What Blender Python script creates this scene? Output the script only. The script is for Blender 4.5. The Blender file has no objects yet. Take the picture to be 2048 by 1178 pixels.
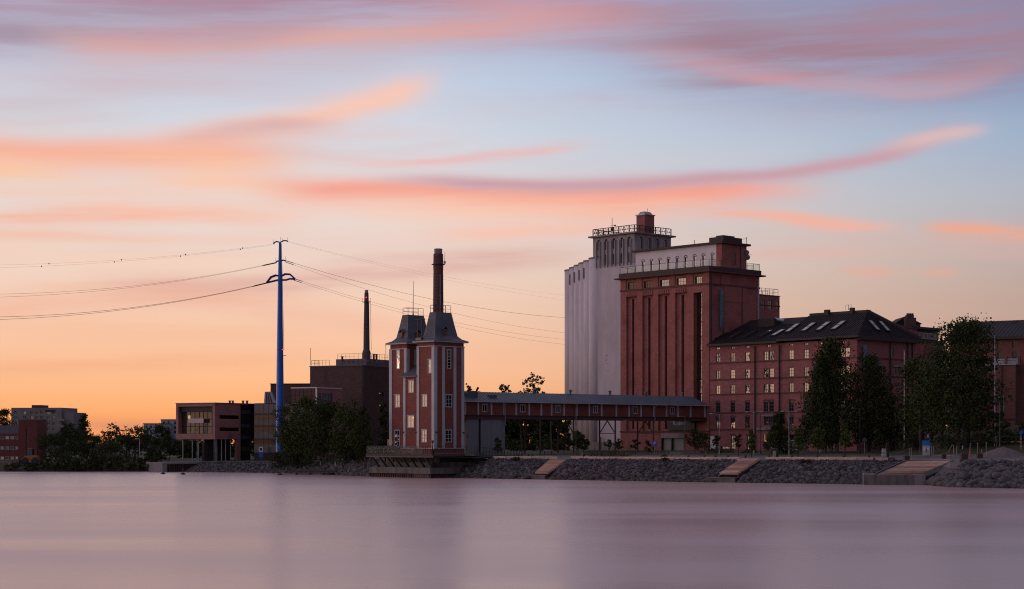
import bpy, math, random
import numpy as np
from mathutils import Vector, Matrix
random.seed(7)
rng = np.random.default_rng(11)
SC = bpy.context.scene
COL = SC.collection

# ------------------------------------------------------------------ camera
F, CX, HY, EYE = 3600.0, 1024.0, 885.0, 5.1      # focal length and horizon in photo pixels, eye height in metres
cam_d = bpy.data.cameras.new('camera')
cam = bpy.data.objects.new('camera', cam_d); COL.objects.link(cam)
cam.location = (0, 0, EYE); cam.rotation_euler = (math.pi/2, 0, 0)
cam_d.sensor_width = 36.0; cam_d.lens = 36.0*F/2048.0
cam_d.shift_y = (HY-589.0)/2048.0
cam_d.clip_start = 0.5; cam_d.clip_end = 20000
SC.camera = cam
SC.render.engine = 'CYCLES'
SC.cycles.use_denoising = True; SC.cycles.filter_width = 1.1
SC.cycles.max_bounces = 5; SC.cycles.diffuse_bounces = 2; SC.cycles.glossy_bounces = 3
SC.cycles.transmission_bounces = 3; SC.cycles.transparent_max_bounces = 8
SC.cycles.sample_clamp_indirect = 4.0
SC.view_settings.view_transform = 'Standard'; SC.view_settings.look = 'None'
SC.view_settings.exposure = 0.0; SC.view_settings.gamma = 1.0
SC.view_settings.use_curve_mapping = False

# ------------------------------------------------------------------ sky
def lin(c):
    return tuple(((v/255.0)/12.92 if v/255.0 <= 0.04045 else ((v/255.0+0.055)/1.055)**2.4) for v in c)
W = bpy.data.worlds.new('World'); SC.world = W; W.use_nodes = True
nt = W.node_tree; nt.nodes.clear()
class S:
    """a float socket with arithmetic"""
    def __init__(s, sock): s.k = sock
    def __add__(a, b): return mth('ADD', a, b)
    def __sub__(a, b): return mth('SUBTRACT', a, b)
    def __rsub__(a, b): return mth('SUBTRACT', b, a)
    def __mul__(a, b): return mth('MULTIPLY', a, b)
    def __truediv__(a, b): return mth('DIVIDE', a, b)
    __radd__ = __add__; __rmul__ = __mul__
def put(sock, v):
    if isinstance(v, S): nt.links.new(v.k, sock)
    else: sock.default_value = v
def mth(op, a, b=0.0, c=None, clamp=False):
    n = nt.nodes.new('ShaderNodeMath'); n.operation = op; n.use_clamp = clamp
    put(n.inputs[0], a); put(n.inputs[1], b)
    if c is not None: put(n.inputs[2], c)
    return S(n.outputs[0])
def madd(a, b, c): return mth('MULTIPLY_ADD', a, b, c)
def sstep(v, a, b, lo=0.0, hi=1.0, kind='SMOOTHSTEP'):
    n = nt.nodes.new('ShaderNodeMapRange'); n.interpolation_type = kind; n.clamp = True
    put(n.inputs[0], v); n.inputs[1].default_value = a; n.inputs[2].default_value = b
    n.inputs[3].default_value = lo; n.inputs[4].default_value = hi
    return S(n.outputs[0])
def mixc(f, a, b):
    n = nt.nodes.new('ShaderNodeMix'); n.data_type = 'RGBA'; n.clamp_factor = True
    put(n.inputs[0], f)
    for s, v in ((n.inputs[6], a), (n.inputs[7], b)):
        if isinstance(v, S): nt.links.new(v.k, s)
        else: s.default_value = (*v, 1)
    return S(n.outputs[2])
def ramp(fac, stops):
    n = nt.nodes.new('ShaderNodeValToRGB'); nt.links.new(fac.k, n.inputs[0])
    e = n.color_ramp.elements
    e[0].position, e[0].color = stops[0][0], (*stops[0][1], 1)
    e[1].position, e[1].color = stops[-1][0], (*stops[-1][1], 1)
    for p, c in stops[1:-1]:
        q = e.new(p); q.color = (*c, 1)
    return S(n.outputs[0])
def comb(x, y, z):
    n = nt.nodes.new('ShaderNodeCombineXYZ')
    for i, v in enumerate((x, y, z)): put(n.inputs[i], v)
    return S(n.outputs[0])
def noise(vec, scale, detail=3.0, rough=0.5):
    n = nt.nodes.new('ShaderNodeTexNoise'); nt.links.new(vec.k, n.inputs['Vector'])
    n.inputs['Scale'].default_value = scale; n.inputs['Detail'].default_value = detail
    n.inputs['Roughness'].default_value = rough
    return S(n.outputs[0])

tc = nt.nodes.new('ShaderNodeTexCoord')
sp = nt.nodes.new('ShaderNodeSeparateXYZ'); nt.links.new(tc.outputs['Generated'], sp.inputs[0])
dx, dy, dz = (S(sp.outputs[i]) for i in range(3))
az = mth('ARCTAN2', dx, dy)
el = mth('ARCSINE', mth('MINIMUM', mth('MAXIMUM', dz, 0.0), 0.9999))
U = az*F                  # pixels to the right of the view axis, measured as an angle
V = el*F                  # pixels above the horizon
SUN_AZ = math.radians(-72)
g = mth('COSINE', az-SUN_AZ)
def uv(x, y):
    return F*math.atan((x-CX)/F), F*math.atan((HY-y)/math.hypot(F, x-CX))
fe = mth('POWER', el*(2/math.pi), 0.5)
def pe(v): return (min(v/F, math.pi/2)*2/math.pi)**0.5
R90 = F*math.pi/2
sunw = ramp(fe, [(pe(v), lin(c)) for v, c in [
    (0, (251, 156, 94)), (45, (254, 168, 104)), (85, (255, 182, 124)), (145, (254, 193, 148)), (200, (251, 199, 164)),
    (330, (242, 212, 193)), (410, (234, 218, 209)), (500, (226, 219, 218)), (600, (213, 217, 226)), (720, (197, 209, 228)), (880, (174, 188, 215)),
    (1900, (198, 178, 192)), (R90, (166, 158, 185))]])
away = ramp(fe, [(pe(v), lin(c)) for v, c in [
    (0, (192, 142, 124)), (100, (194, 151, 134)), (200, (192, 158, 144)), (285, (190, 163, 152)), (370, (188, 172, 168)),
    (480, (176, 181, 193)), (600, (155, 176, 201)), (700, (136, 159, 195)), (880, (114, 129, 173)),
    (1900, (160, 148, 172)), (R90, (166, 158, 185))]])
tw = sstep(g, 0.02, 0.36, kind='LINEAR')
base = mixc(tw, away, sunw)

# wispy clouds: long streaks smeared by the wind, each a curve in azimuth and elevation
warp = noise(comb(U*0.0018, V*0.006, 0.3), 1.0, 2.0)
Vw = V + (warp-0.5)*60.0
grain = noise(comb(U*0.0022+V*0.002, V*0.030-U*0.0010, 1.7), 1.0, 5.0, 0.6)
gr = sstep(grain, 0.32, 0.66, 0.50, 1.12)
def streak(col, pts, color, wid, op, fade0=120, fade1=160, sharp=None, grainy=True):
    q = [uv(*p) for p in pts]
    us = np.array([a for a, b in q]); vs = np.array([b for a, b in q])
    uc = float(us.mean()); sc = max(float(us.max()-us.min()), 1.0)
    deg = min(3, len(pts)-1)
    co = np.polyfit((us-uc)/sc, vs, deg)
    xn = madd(U, 1.0/sc, -uc/sc)
    h = float(co[0])
    first = True
    for c in co[1:]:
        h = madd(xn, h, float(c)) if not first else mth('MULTIPLY_ADD', xn, float(co[0]), float(c)); first = False
    dv = (Vw-h)*(1.0/(wid*1.3))
    if sharp:                                            # soft above, crisper lower edge (or the other way round)
        up = mth('MAXIMUM', dv, 0.0); dn = mth('MINIMUM', dv, 0.0)
        dv = up*sharp[0] + dn*sharp[1]
    d = mth('EXPONENT', mth('MULTIPLY', dv*dv, -1.0))
    a, b = float(us.min()), float(us.max())
    env = sstep(U, a-fade0, a+fade0)*sstep(U, b-fade1, b+fade1, 1.0, 0.0)
    f = d*env*op
    if grainy: f = f*gr
    return mixc(f, col, lin(color))
sky = base
# faint wisps over the whole dome
zz = mth('ADD', dz, 0.12)
gen = noise(comb(dx/zz*0.5+dy/zz*0.10, dy/zz*1.5, 4.2), 1.0, 4.0, 0.55)
genf = sstep(gen, 0.50, 0.74)*sstep(V, 40, 420)
sky = mixc(genf*0.28, sky, mixc(sstep(V, 200, 1500), lin((236, 176, 160)), lin((176, 150, 172))))
mauve, dusk, pink, salmon, peach, gold = (183,146,160), (164,132,156), (226,176,168), (246,166,146), (250,200,172), (255,196,132)
sky = streak(sky, [(-500,-40),(100,-10),(600,10),(1000,18),(1350,10)], (176,138,158), 52, 0.9, 300, 260)
sky = streak(sky, [(-600,55),(0,62),(300,66),(620,80)], (166,148,166), 34, 0.85, 200, 260)
sky = streak(sky, [(150,92),(420,100),(620,88),(850,52),(1150,38)], (226,170,160), 24, 0.85, 120, 220)
sky = streak(sky, [(250,78),(420,82),(600,66)], (190,152,166), 22, 0.7, 120, 140)
sky = streak(sky, [(120,150),(320,150),(640,130),(800,125)], (205,184,192), 26, 0.7, 150, 160)
sky = streak(sky, [(900,20),(1120,28),(1330,42)], (214,160,166), 30, 0.6, 160, 160)
sky = streak(sky, [(1250,95),(1450,100),(1650,128),(1850,122),(2100,80),(2600,30)], (160,130,147), 60, 0.98, 220, 400, (0.75, 1.1))
sky = streak(sky, [(1640,50),(1850,50),(2150,45)], (166,134,152), 40, 0.75, 140, 300)
sky = streak(sky, [(1300,120),(1500,150),(1700,176),(1840,178),(1980,150)], (214,160,166), 15, 0.6, 140, 120, (0.7, 1.4))
sky = streak(sky, [(1150,196),(1250,200)], (190,186,204), 9, 0.6, 60, 70)
sky = streak(sky, [(-300,206),(0,208),(200,194)], (206,190,196), 14, 0.5, 100, 120)
sky = streak(sky, [(-300,250),(0,240),(250,225)], (214,196,196), 14, 0.5, 100, 120)
sky = streak(sky, [(330,284),(480,264),(620,236),(740,204),(850,176)], (248,200,182), 21, 0.95, 120, 60, None, False)
sky = streak(sky, [(350,278),(480,262),(640,246)], (205,160,164), 13, 0.7, 110, 100)
sky = streak(sky, [(-400,330),(0,306),(200,300),(380,312),(560,304)], (244,172,148), 20, 1.0, 200, 150, (0.8, 1.0), False)
sky = streak(sky, [(-300,340),(0,336),(120,345)], (254,200,148), 17, 0.75, 200, 120)
sky = streak(sky, [(320,334),(420,338),(520,342)], (252,198,160), 26, 0.8, 150, 130)
sky = streak(sky, [(340,350),(480,362),(640,370)], (252,202,176), 14, 0.8, 90, 110)
sky = streak(sky, [(660,318),(880,324),(1040,308),(1150,292)], (240,178,172), 9, 0.65, 100, 100)
sky = streak(sky, [(560,366),(760,380),(900,388),(1100,392),(1350,388),(1560,378)], (245,160,142), 19, 1.0, 120, 160, (1.1, 0.8), False)
sky = streak(sky, [(820,412),(1000,414),(1200,415),(1400,410)], (251,190,160), 18, 0.85, 140, 160)
sky = streak(sky, [(820,362),(1100,372),(1350,364),(1560,346),(1740,304),(1860,272)], (202,160,170), 12, 0.95, 140, 100, None, False)
sky = streak(sky, [(1790,278),(1880,264),(1960,254)], (222,186,184), 9, 0.85, 60, 40, None, False)
sky = streak(sky, [(-300,440),(0,434),(180,424),(420,412),(560,422)], (248,176,150), 15, 0.9, 150, 120)
sky = streak(sky, [(-300,468),(200,470),(540,462)], (244,190,168), 13, 0.7, 150, 120)
sky = streak(sky, [(880,470),(1100,462),(1250,452)], (248,190,168), 14, 0.7, 130, 120)
sky = streak(sky, [(1400,430),(1560,436),(1760,448)], (244,178,158), 10, 0.85, 90, 90)
sky = streak(sky, [(1860,458),(1960,464),(2100,472),(2300,474)], (243,168,140), 12, 0.95, 40, 200)
sky = streak(sky, [(240,572),(440,576),(620,556),(860,536),(1130,520)], (218,168,158), 20, 0.75, 120, 140)
sky = streak(sky, [(-300,640),(0,612),(250,590),(520,612)], (240,180,154), 22, 0.65, 150, 180)
sky = streak(sky, [(440,600),(700,640),(940,690)], (242,186,160), 22, 0.5, 120, 140)
sky = streak(sky, [(-300,730),(200,726),(560,720)], (244,178,138), 16, 0.6, 150, 200)
sky = streak(sky, [(-300,300),(100,318),(350,322),(620,330)], (250,196,172), 34, 0.55, 150, 200)
sky = streak(sky, [(200,400),(500,404),(820,424),(1100,430)], (250,205,184), 26, 0.6, 180, 180)
sky = streak(sky, [(-300,380),(120,384),(380,378)], (246,200,178), 16, 0.55, 150, 160)
sky = streak(sky, [(-300,500),(200,512),(520,520)], (248,208,186), 18, 0.5, 150, 160)
sky = streak(sky, [(560,300),(700,304),(900,290)], (220,190,190), 12, 0.5, 100, 120)
sky = streak(sky, [(420,262),(640,268),(860,262)], (226,198,196), 16, 0.45, 120, 140)
sky = streak(sky, [(1000,330),(1300,320),(1560,300)], (206,202,210), 14, 0.4, 140, 160)
sky = streak(sky, [(600,468),(840,482),(1120,480)], (242,206,194), 16, 0.2, 160, 160)
sky = streak(sky, [(560,690),(800,720),(1120,716)], (246,190,156), 20, 0.45, 160, 140)
sky = streak(sky, [(0,660),(300,664),(560,672)], (246,188,154), 18, 0.45, 160, 160)
sky = streak(sky, [(1500,505),(1720,500)], (224,180,168), 12, 0.6, 90, 90)
sky = streak(sky, [(1690,542),(1780,546)], (236,170,146), 7, 0.75, 40, 40)
sky = streak(sky, [(1850,548),(1910,548)], (232,170,150), 6, 0.6, 40, 30)
sky = streak(sky, [(150,848),(280,856),(420,852)], (214,140,116), 12, 0.6, 60, 60)
# towards the place where the sun went down the glow goes on brightening beyond the frame
glow = sstep(g, 0.55, 1.0)*mth('EXPONENT', el*(-5.0))
sky = mixc(glow*0.75, sky, lin((255, 212, 190)))
vs = nt.nodes.new('ShaderNodeVectorMath'); vs.operation = 'SCALE'
nt.links.new(sky.k, vs.inputs[0]); put(vs.inputs['Scale'], madd(glow, 0.9, 1.0)*sstep(g, 0.0, -0.8, 1.0, 0.55))
bg = nt.nodes.new('ShaderNodeBackground'); nt.links.new(vs.outputs[0], bg.inputs[0]); bg.inputs[1].default_value = 1.0
wo = nt.nodes.new('ShaderNodeOutputWorld'); nt.links.new(bg.outputs[0], wo.inputs[0])
W.cycles.sampling_method = 'MANUAL'; W.cycles.sample_map_resolution = 512

# ------------------------------------------------------------------ the last warm light from where the sun set
sl = bpy.data.lights.new('sun', 'SUN'); sl.energy = 0.5; sl.angle = math.radians(18); sl.color = (1.0, 0.56, 0.36)
so = bpy.data.objects.new('sun', sl); COL.objects.link(so)
sdir = Vector((math.sin(SUN_AZ)*math.cos(math.radians(2.5)), math.cos(SUN_AZ)*math.cos(math.radians(2.5)), math.sin(math.radians(2.5))))
so.rotation_euler = (-sdir).to_track_quat('-Z', 'Y').to_euler()
so.location = (-60, 40, 60)

# ================================================================== helpers
def P(px, py, Y): return Vector(((px-CX)/F*Y, Y, EYE-(py-HY)/F*Y))
def Xp(px, Y): return (px-CX)/F*Y
def Zp(py, Y): return EYE-(py-HY)/F*Y
ORG = {}
def origin_of(o):
    return ORG.get(o.name, Vector((0, 0, 0))) if o else Vector((0, 0, 0))
def tag(o, label=None, cat=None, group=None, kind=None):
    if label: o['label'] = label
    if cat: o['category'] = cat
    if group: o['group'] = group
    if kind: o['kind'] = kind
    return o
def thing(name, label, cat, loc=(0, 0, 0), group=None):
    o = bpy.data.objects.new(name, None); COL.objects.link(o)
    o.empty_display_size = 0.5; o.location = loc
    ORG[o.name] = Vector(loc)
    return tag(o, label, cat, group)
def link(name, me, mat=None, parent=None, smooth=False):
    o = bpy.data.objects.new(name, me); COL.objects.link(o)
    if mat is not None and not me.materials: me.materials.append(mat)
    if parent is not None: o.parent = parent
    ORG[o.name] = origin_of(parent)
    if smooth:
        me.polygons.foreach_set('use_smooth', [True]*len(me.polygons))
    return o
class Face:
    """a vertical plane: origin o (x, y), unit direction d, outward normal n facing the water"""
    def __init__(s, o, d, n=None):
        s.o = Vector(o); s.d = Vector(d).normalized()
        s.n = Vector((s.d.y, -s.d.x)) if n is None else Vector(n).normalized()
    def t(s, px):
        k = (px-CX)/F
        return (k*s.o.y-s.o.x)/(s.d.x-k*s.d.y)
    def hit(s, px, py):
        t = s.t(px); return t, Zp(py, s.o.y+s.d.y*t)
    def z(s, py, t): return Zp(py, s.o.y+s.d.y*t)
    def pt(s, t, d, z):
        p = s.o+s.d*t+s.n*d; return (p.x, p.y, z)
    def off(s, d): return Face(s.o+s.n*d, s.d, s.n)
class MB:
    def __init__(s): s.v, s.f = [], []
    def add(s, vs, fs):
        b = len(s.v); s.v += [tuple(v) for v in vs]; s.f += [tuple(i+b for i in f) for f in fs]; return s
    def hexa(s, a):              # 4 bottom points in order, 4 top points
        return s.add(a, [(3,2,1,0), (4,5,6,7), (0,1,5,4), (1,2,6,5), (2,3,7,6), (3,0,4,7)])
    def box(s, x0, x1, y0, y1, z0, z1):
        return s.hexa([(x0,y0,z0),(x1,y0,z0),(x1,y1,z0),(x0,y1,z0),(x0,y0,z1),(x1,y0,z1),(x1,y1,z1),(x0,y1,z1)])
    def fb(s, fc, t0, t1, z0, z1, d0, d1):
        return s.hexa([fc.pt(t0,d1,z0),fc.pt(t1,d1,z0),fc.pt(t1,d0,z0),fc.pt(t0,d0,z0),
                       fc.pt(t0,d1,z1),fc.pt(t1,d1,z1),fc.pt(t1,d0,z1),fc.pt(t0,d0,z1)])
    def prism(s, bot, top):
        n = len(bot)
        return s.add(list(bot)+list(top), [tuple(range(n))[::-1], tuple(range(n, 2*n))]+[(i,(i+1)%n,(i+1)%n+n,i+n) for i in range(n)])
    def loft(s, rings, cap=True):
        n = len(rings[0]); vs = [p for r in rings for p in r]; fs = []
        for k in range(len(rings)-1):
            fs += [(k*n+i, k*n+(i+1)%n, (k+1)*n+(i+1)%n, (k+1)*n+i) for i in range(n)]
        if cap: fs += [tuple(range(n))[::-1], tuple(range((len(rings)-1)*n, len(rings)*n))]
        return s.add(vs, fs)
    def lathe(s, x, y, prof, n=16):
        return s.loft([[(x+r*math.cos(2*math.pi*i/n), y+r*math.sin(2*math.pi*i/n), z) for i in range(n)] for r, z in prof])
    def tube(s, pts, r, n=5):
        pts = [Vector(p) for p in pts]; rings = []
        for i, p in enumerate(pts):
            d = (pts[min(i+1, len(pts)-1)]-pts[max(i-1, 0)])
            d = d.normalized() if d.length > 1e-9 else Vector((0, 0, 1))
            a = d.cross(Vector((0, 0, 1)) if abs(d.z) < 0.9 else Vector((1, 0, 0))).normalized(); b = d.cross(a)
            rr = r[i] if isinstance(r, (list, tuple)) else r
            rings.append([p+a*(rr*math.cos(2*math.pi*k/n))+b*(rr*math.sin(2*math.pi*k/n)) for k in range(n)])
        return s.loft(rings)
    def wall(s, fc, t0, t1, z0, z1, holes, rec, d=0.0):
        """a wall face at depth d with rectangular openings whose reveals go back by rec"""
        hs = [(max(a, t0), min(b, t1), max(c, z0), min(e, z1)) for a, b, c, e in holes]
        ts = sorted({t0, t1, *[h[0] for h in hs], *[h[1] for h in hs]}); zs = sorted({z0, z1, *[h[2] for h in hs], *[h[3] for h in hs]})
        for j in range(len(zs)-1):
            zc = (zs[j]+zs[j+1])/2; run = None
            for i in range(len(ts)):
                solid = False
                if i < len(ts)-1:
                    tcn = (ts[i]+ts[i+1])/2
                    solid = not any(h[0] < tcn < h[1] and h[2] < zc < h[3] for h in hs)
                if solid and run is None: run = ts[i]
                if not solid and run is not None:
                    s.add([fc.pt(run,d,zs[j]), fc.pt(ts[i],d,zs[j]), fc.pt(ts[i],d,zs[j+1]), fc.pt(run,d,zs[j+1])], [(0,1,2,3)]); run = None
        for a, b, c, e in hs:
            s.add([fc.pt(a,d,c),fc.pt(b,d,c),fc.pt(b,d,e),fc.pt(a,d,e),fc.pt(a,d-rec,c),fc.pt(b,d-rec,c),fc.pt(b,d-rec,e),fc.pt(a,d-rec,e)],
                  [(0,4,5,1),(1,5,6,2),(2,6,7,3),(3,7,4,0)])
        return s
    def build(s, name, mat, parent=None, smooth=False):
        o = origin_of(parent)
        me = bpy.data.meshes.new(name)
        me.from_pydata([(x-o.x, y-o.y, z-o.z) for x, y, z in s.v], [], s.f); me.update()
        return link(name, me, mat, parent, smooth)
def quick_mesh(name, V4):
    """quads from an (N,4,3) array"""
    n = len(V4); me = bpy.data.meshes.new(name)
    me.vertices.add(n*4); me.vertices.foreach_set('co', V4.reshape(-1).astype(np.float32))
    me.loops.add(n*4); me.loops.foreach_set('vertex_index', np.arange(n*4, dtype=np.int32))
    me.polygons.add(n); me.polygons.foreach_set('loop_start', np.arange(0, n*4, 4, dtype=np.int32))
    me.update(calc_edges=True); return me
def copy_tree(o, loc, rotz=0.0, scale=None, parent=None):
    c = o.copy(); COL.objects.link(c); c.parent = parent
    if parent is None:
        c.location = loc; c.rotation_euler = (0, 0, rotz)
        if scale: c.scale = scale
    for ch in o.children: copy_tree(ch, (0, 0, 0), parent=c)
    return c

# ------------------------------------------------------------------ materials
MATS = {}
def mat(name, c1, c2=None, sc=(1, 1, 1), rough=0.8, detail=4.0, lo=0.35, hi=0.65, bump=0.0, metal=0.0, ior=1.45, c3=None, sc3=0.12, f3=0.5, bdist=0.05):
    if name in MATS: return MATS[name]
    m = bpy.data.materials.new(name); m.use_nodes = True; t = m.node_tree
    b = t.nodes['Principled BSDF']; b.inputs['Roughness'].default_value = rough
    b.inputs['Metallic'].default_value = metal; b.inputs['IOR'].default_value = ior
    c2 = c2 or tuple(v*0.8 for v in c1)
    co = t.nodes.new('ShaderNodeTexCoord'); mp = t.nodes.new('ShaderNodeMapping'); mp.inputs['Scale'].default_value = sc
    t.links.new(co.outputs['Object'], mp.inputs[0])
    nz = t.nodes.new('ShaderNodeTexNoise'); nz.inputs['Scale'].default_value = 1.0; nz.inputs['Detail'].default_value = detail
    t.links.new(mp.outputs[0], nz.inputs['Vector'])
    mr = t.nodes.new('ShaderNodeMapRange'); mr.inputs[1].default_value = lo; mr.inputs[2].default_value = hi
    t.links.new(nz.outputs[0], mr.inputs[0])
    mx = t.nodes.new('ShaderNodeMix'); mx.data_type = 'RGBA'; t.links.new(mr.outputs[0], mx.inputs[0])
    mx.inputs[6].default_value = (*c1, 1); mx.inputs[7].default_value = (*c2, 1); out = mx.outputs[2]
    if c3:
        n3 = t.nodes.new('ShaderNodeTexNoise'); n3.inputs['Scale'].default_value = sc3; n3.inputs['Detail'].default_value = 5
        t.links.new(co.outputs['Object'], n3.inputs['Vector'])
        r3 = t.nodes.new('ShaderNodeMapRange'); r3.inputs[1].default_value = 0.5; r3.inputs[2].default_value = 0.72; r3.inputs[4].default_value = f3
        t.links.new(n3.outputs[0], r3.inputs[0])
        m3 = t.nodes.new('ShaderNodeMix'); m3.data_type = 'RGBA'; t.links.new(r3.outputs[0], m3.inputs[0])
        t.links.new(out, m3.inputs[6]); m3.inputs[7].default_value = (*c3, 1); out = m3.outputs[2]
    t.links.new(out, b.inputs['Base Color'])
    if bump:
        bp = t.nodes.new('ShaderNodeBump'); bp.inputs['Strength'].default_value = bump; bp.inputs['Distance'].default_value = bdist
        t.links.new(nz.outputs[0], bp.inputs['Height']); t.links.new(bp.outputs[0], b.inputs['Normal'])
    MATS[name] = m; return m
def brick(name, c1, c2, mortar=(0.25, 0.2, 0.18), stain=None):
    m = mat(name, c1, c2, (1.6, 1.6, 11.0), 0.9, 3.0, 0.36, 0.62, 0.25, c3=stain or tuple(v*0.48 for v in c1), sc3=0.33, f3=0.75)
    return m
def glass(name, tint=(0.012, 0.014, 0.016), ior=2.1, rough=0.03, wav=0.02):
    if name in MATS: return MATS[name]
    m = bpy.data.materials.new(name); m.use_nodes = True; t = m.node_tree; b = t.nodes['Principled BSDF']
    b.inputs['Base Color'].default_value = (*tint, 1); b.inputs['Roughness'].default_value = rough; b.inputs['IOR'].default_value = ior
    co = t.nodes.new('ShaderNodeTexCoord'); nz = t.nodes.new('ShaderNodeTexNoise'); nz.inputs['Scale'].default_value = 0.7; nz.inputs['Detail'].default_value = 2
    t.links.new(co.outputs['Object'], nz.inputs['Vector'])
    bp = t.nodes.new('ShaderNodeBump'); bp.inputs['Strength'].default_value = 1.0; bp.inputs['Distance'].default_value = wav
    t.links.new(nz.outputs[0], bp.inputs['Height']); t.links.new(bp.outputs[0], b.inputs['Normal'])
    MATS[name] = m; return m
def clear_glass(name, tint=(0.8, 0.85, 0.85), opac=0.25, fi=0.1):
    m = bpy.data.materials.new(name); m.use_nodes = True; t = m.node_tree; t.nodes.clear()
    tr = t.nodes.new('ShaderNodeBsdfTransparent'); tr.inputs[0].default_value = (*tint, 1)
    gl = t.nodes.new('ShaderNodeBsdfGlossy'); gl.inputs['Roughness'].default_value = 0.02; gl.inputs[0].default_value = (1, 1, 1, 1)
    lw_ = t.nodes.new('ShaderNodeLayerWeight'); lw_.inputs[0].default_value = 0.3
    a = t.nodes.new('ShaderNodeMath'); a.operation = 'MULTIPLY_ADD'; a.inputs[1].default_value = fi; a.inputs[2].default_value = opac; a.use_clamp = True
    t.links.new(lw_.outputs['Facing'], a.inputs[0])
    mx = t.nodes.new('ShaderNodeMixShader'); t.links.new(a.outputs[0], mx.inputs[0]); t.links.new(tr.outputs[0], mx.inputs[1]); t.links.new(gl.outputs[0], mx.inputs[2])
    o = t.nodes.new('ShaderNodeOutputMaterial'); t.links.new(mx.outputs[0], o.inputs[0]); return m
def emit(name, c, e):
    m = bpy.data.materials.new(name); m.use_nodes = True; b = m.node_tree.nodes['Principled BSDF']
    b.inputs['Base Color'].default_value = (*c, 1); b.inputs['Emission Color'].default_value = (*c, 1); b.inputs['Emission Strength'].default_value = e
    return m
M_BRICK = brick('mill_brick', (0.35, 0.13, 0.11), (0.23, 0.082, 0.074))
M_BRICK2 = brick('long_mill_brick', (0.34, 0.13, 0.13), (0.21, 0.078, 0.08))
M_TBRICK = brick('tower_brick', (0.24, 0.075, 0.055), (0.16, 0.05, 0.04))
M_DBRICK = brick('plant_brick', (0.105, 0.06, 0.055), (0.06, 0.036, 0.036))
M_MBRICK = brick('modern_brick', (0.36, 0.185, 0.175), (0.26, 0.13, 0.125))
M_RBRICK = brick('school_brick', (0.20, 0.085, 0.07), (0.13, 0.055, 0.048))
M_LBRICK = brick('left_brick', (0.17, 0.05, 0.042), (0.11, 0.034, 0.03))
M_DARKTRIM = mat('dark_trim', (0.05, 0.032, 0.03), (0.03, 0.022, 0.022), (2, 2, 2), 0.7)
M_COURSE = mat('string_course', (0.13, 0.055, 0.048), (0.08, 0.038, 0.034), (2, 2, 8), 0.9)
M_WHITE = mat('white_paint', (0.42, 0.44, 0.47), (0.34, 0.36, 0.39), (0.6, 0.6, 0.15), 0.6, c3=(0.24, 0.24, 0.25), sc3=0.5, f3=0.35)
M_RENDER = mat('white_render', (0.66, 0.63, 0.66), (0.58, 0.55, 0.58), (0.4, 0.4, 0.2), 0.8)
M_SILO = mat('silo_concrete', (0.50, 0.465, 0.51), (0.40, 0.37, 0.405), (0.5, 0.5, 0.10), 0.9, 6.0, 0.4, 0.7, 0.1, c3=(0.34, 0.30, 0.30), sc3=0.5, f3=0.30)
M_HEAD = mat('head_house_concrete', (0.36, 0.335, 0.345), (0.25, 0.23, 0.24), (0.9, 0.9, 0.2), 0.9, 6.0, 0.35, 0.65, 0.15)
M_CONC = mat('weathered_concrete', (0.24, 0.225, 0.225), (0.16, 0.148, 0.15), (0.9, 0.9, 0.2), 0.9, 6.0, 0.35, 0.65, 0.15)
M_QUAY = mat('quay_concrete', (0.15, 0.135, 0.128), (0.08, 0.072, 0.066), (1.6, 1.6, 0.35), 0.9, 5.0, 0.35, 0.65, 0.1)
M_ROOF = mat('metal_roof', (0.10, 0.115, 0.14), (0.075, 0.085, 0.105), (0.5, 0.5, 0.5), 0.5, 3.0, c3=(0.06, 0.06, 0.07), sc3=0.8, f3=0.4)
M_GROOF = mat('gallery_roof', (0.085, 0.115, 0.15), (0.065, 0.09, 0.12), (0.5, 0.5, 0.5), 0.45, 3.0)
M_BLACKROOF = mat('black_roof', (0.022, 0.021, 0.023), (0.013, 0.012, 0.014), (0.6, 0.6, 0.6), 0.75, ior=1.3)
M_SROOF = mat('hall_roof', (0.032, 0.031, 0.034), (0.022, 0.022, 0.024), (0.6, 0.6, 0.6), 0.7, ior=1.3)
M_STEEL = mat('grey_steel', (0.11, 0.11, 0.12), (0.07, 0.07, 0.08), (2, 2, 2), 0.5, metal=0.3)
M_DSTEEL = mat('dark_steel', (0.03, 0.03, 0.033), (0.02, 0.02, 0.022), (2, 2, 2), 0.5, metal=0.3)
M_GALV = mat('galvanised_steel', (0.34, 0.36, 0.40), (0.26, 0.28, 0.31), (3, 3, 3), 0.45, metal=0.5)
M_BLUE = mat('blue_paint', (0.004, 0.12, 0.50), (0.003, 0.09, 0.40), (0.5, 0.5, 0.2), 0.42)
M_BLUE2 = mat('dark_blue_paint', (0.02, 0.04, 0.15), (0.015, 0.03, 0.11), (1, 1, 1), 0.45)
M_SIGNBLUE = mat('sign_blue', (0.10, 0.17, 0.24), (0.08, 0.14, 0.20), (1, 1, 1), 0.5)
M_CLAD = mat('grey_cladding', (0.21, 0.235, 0.245), (0.17, 0.19, 0.20), (3.0, 3.0, 0.15), 0.6)
M_CHIM = brick('chimney_brick', (0.13, 0.06, 0.052), (0.085, 0.04, 0.036))
M_PCHIM = mat('plant_chimney', (0.085, 0.07, 0.085), (0.06, 0.05, 0.06), (1.5, 1.5, 5), 0.85)
M_WOOD = mat('larch_timber', (0.66, 0.46, 0.39), (0.52, 0.35, 0.29), (1.2, 1.2, 6), 0.8, 4.0)
M_WOODR = mat('ramp_timber', (0.30, 0.205, 0.165), (0.22, 0.145, 0.115), (1.2, 1.2, 6), 0.85, 4.0)
M_OLDWOOD = mat('grey_timber', (0.10, 0.085, 0.08), (0.06, 0.05, 0.048), (2, 2, 5), 0.9)
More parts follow.
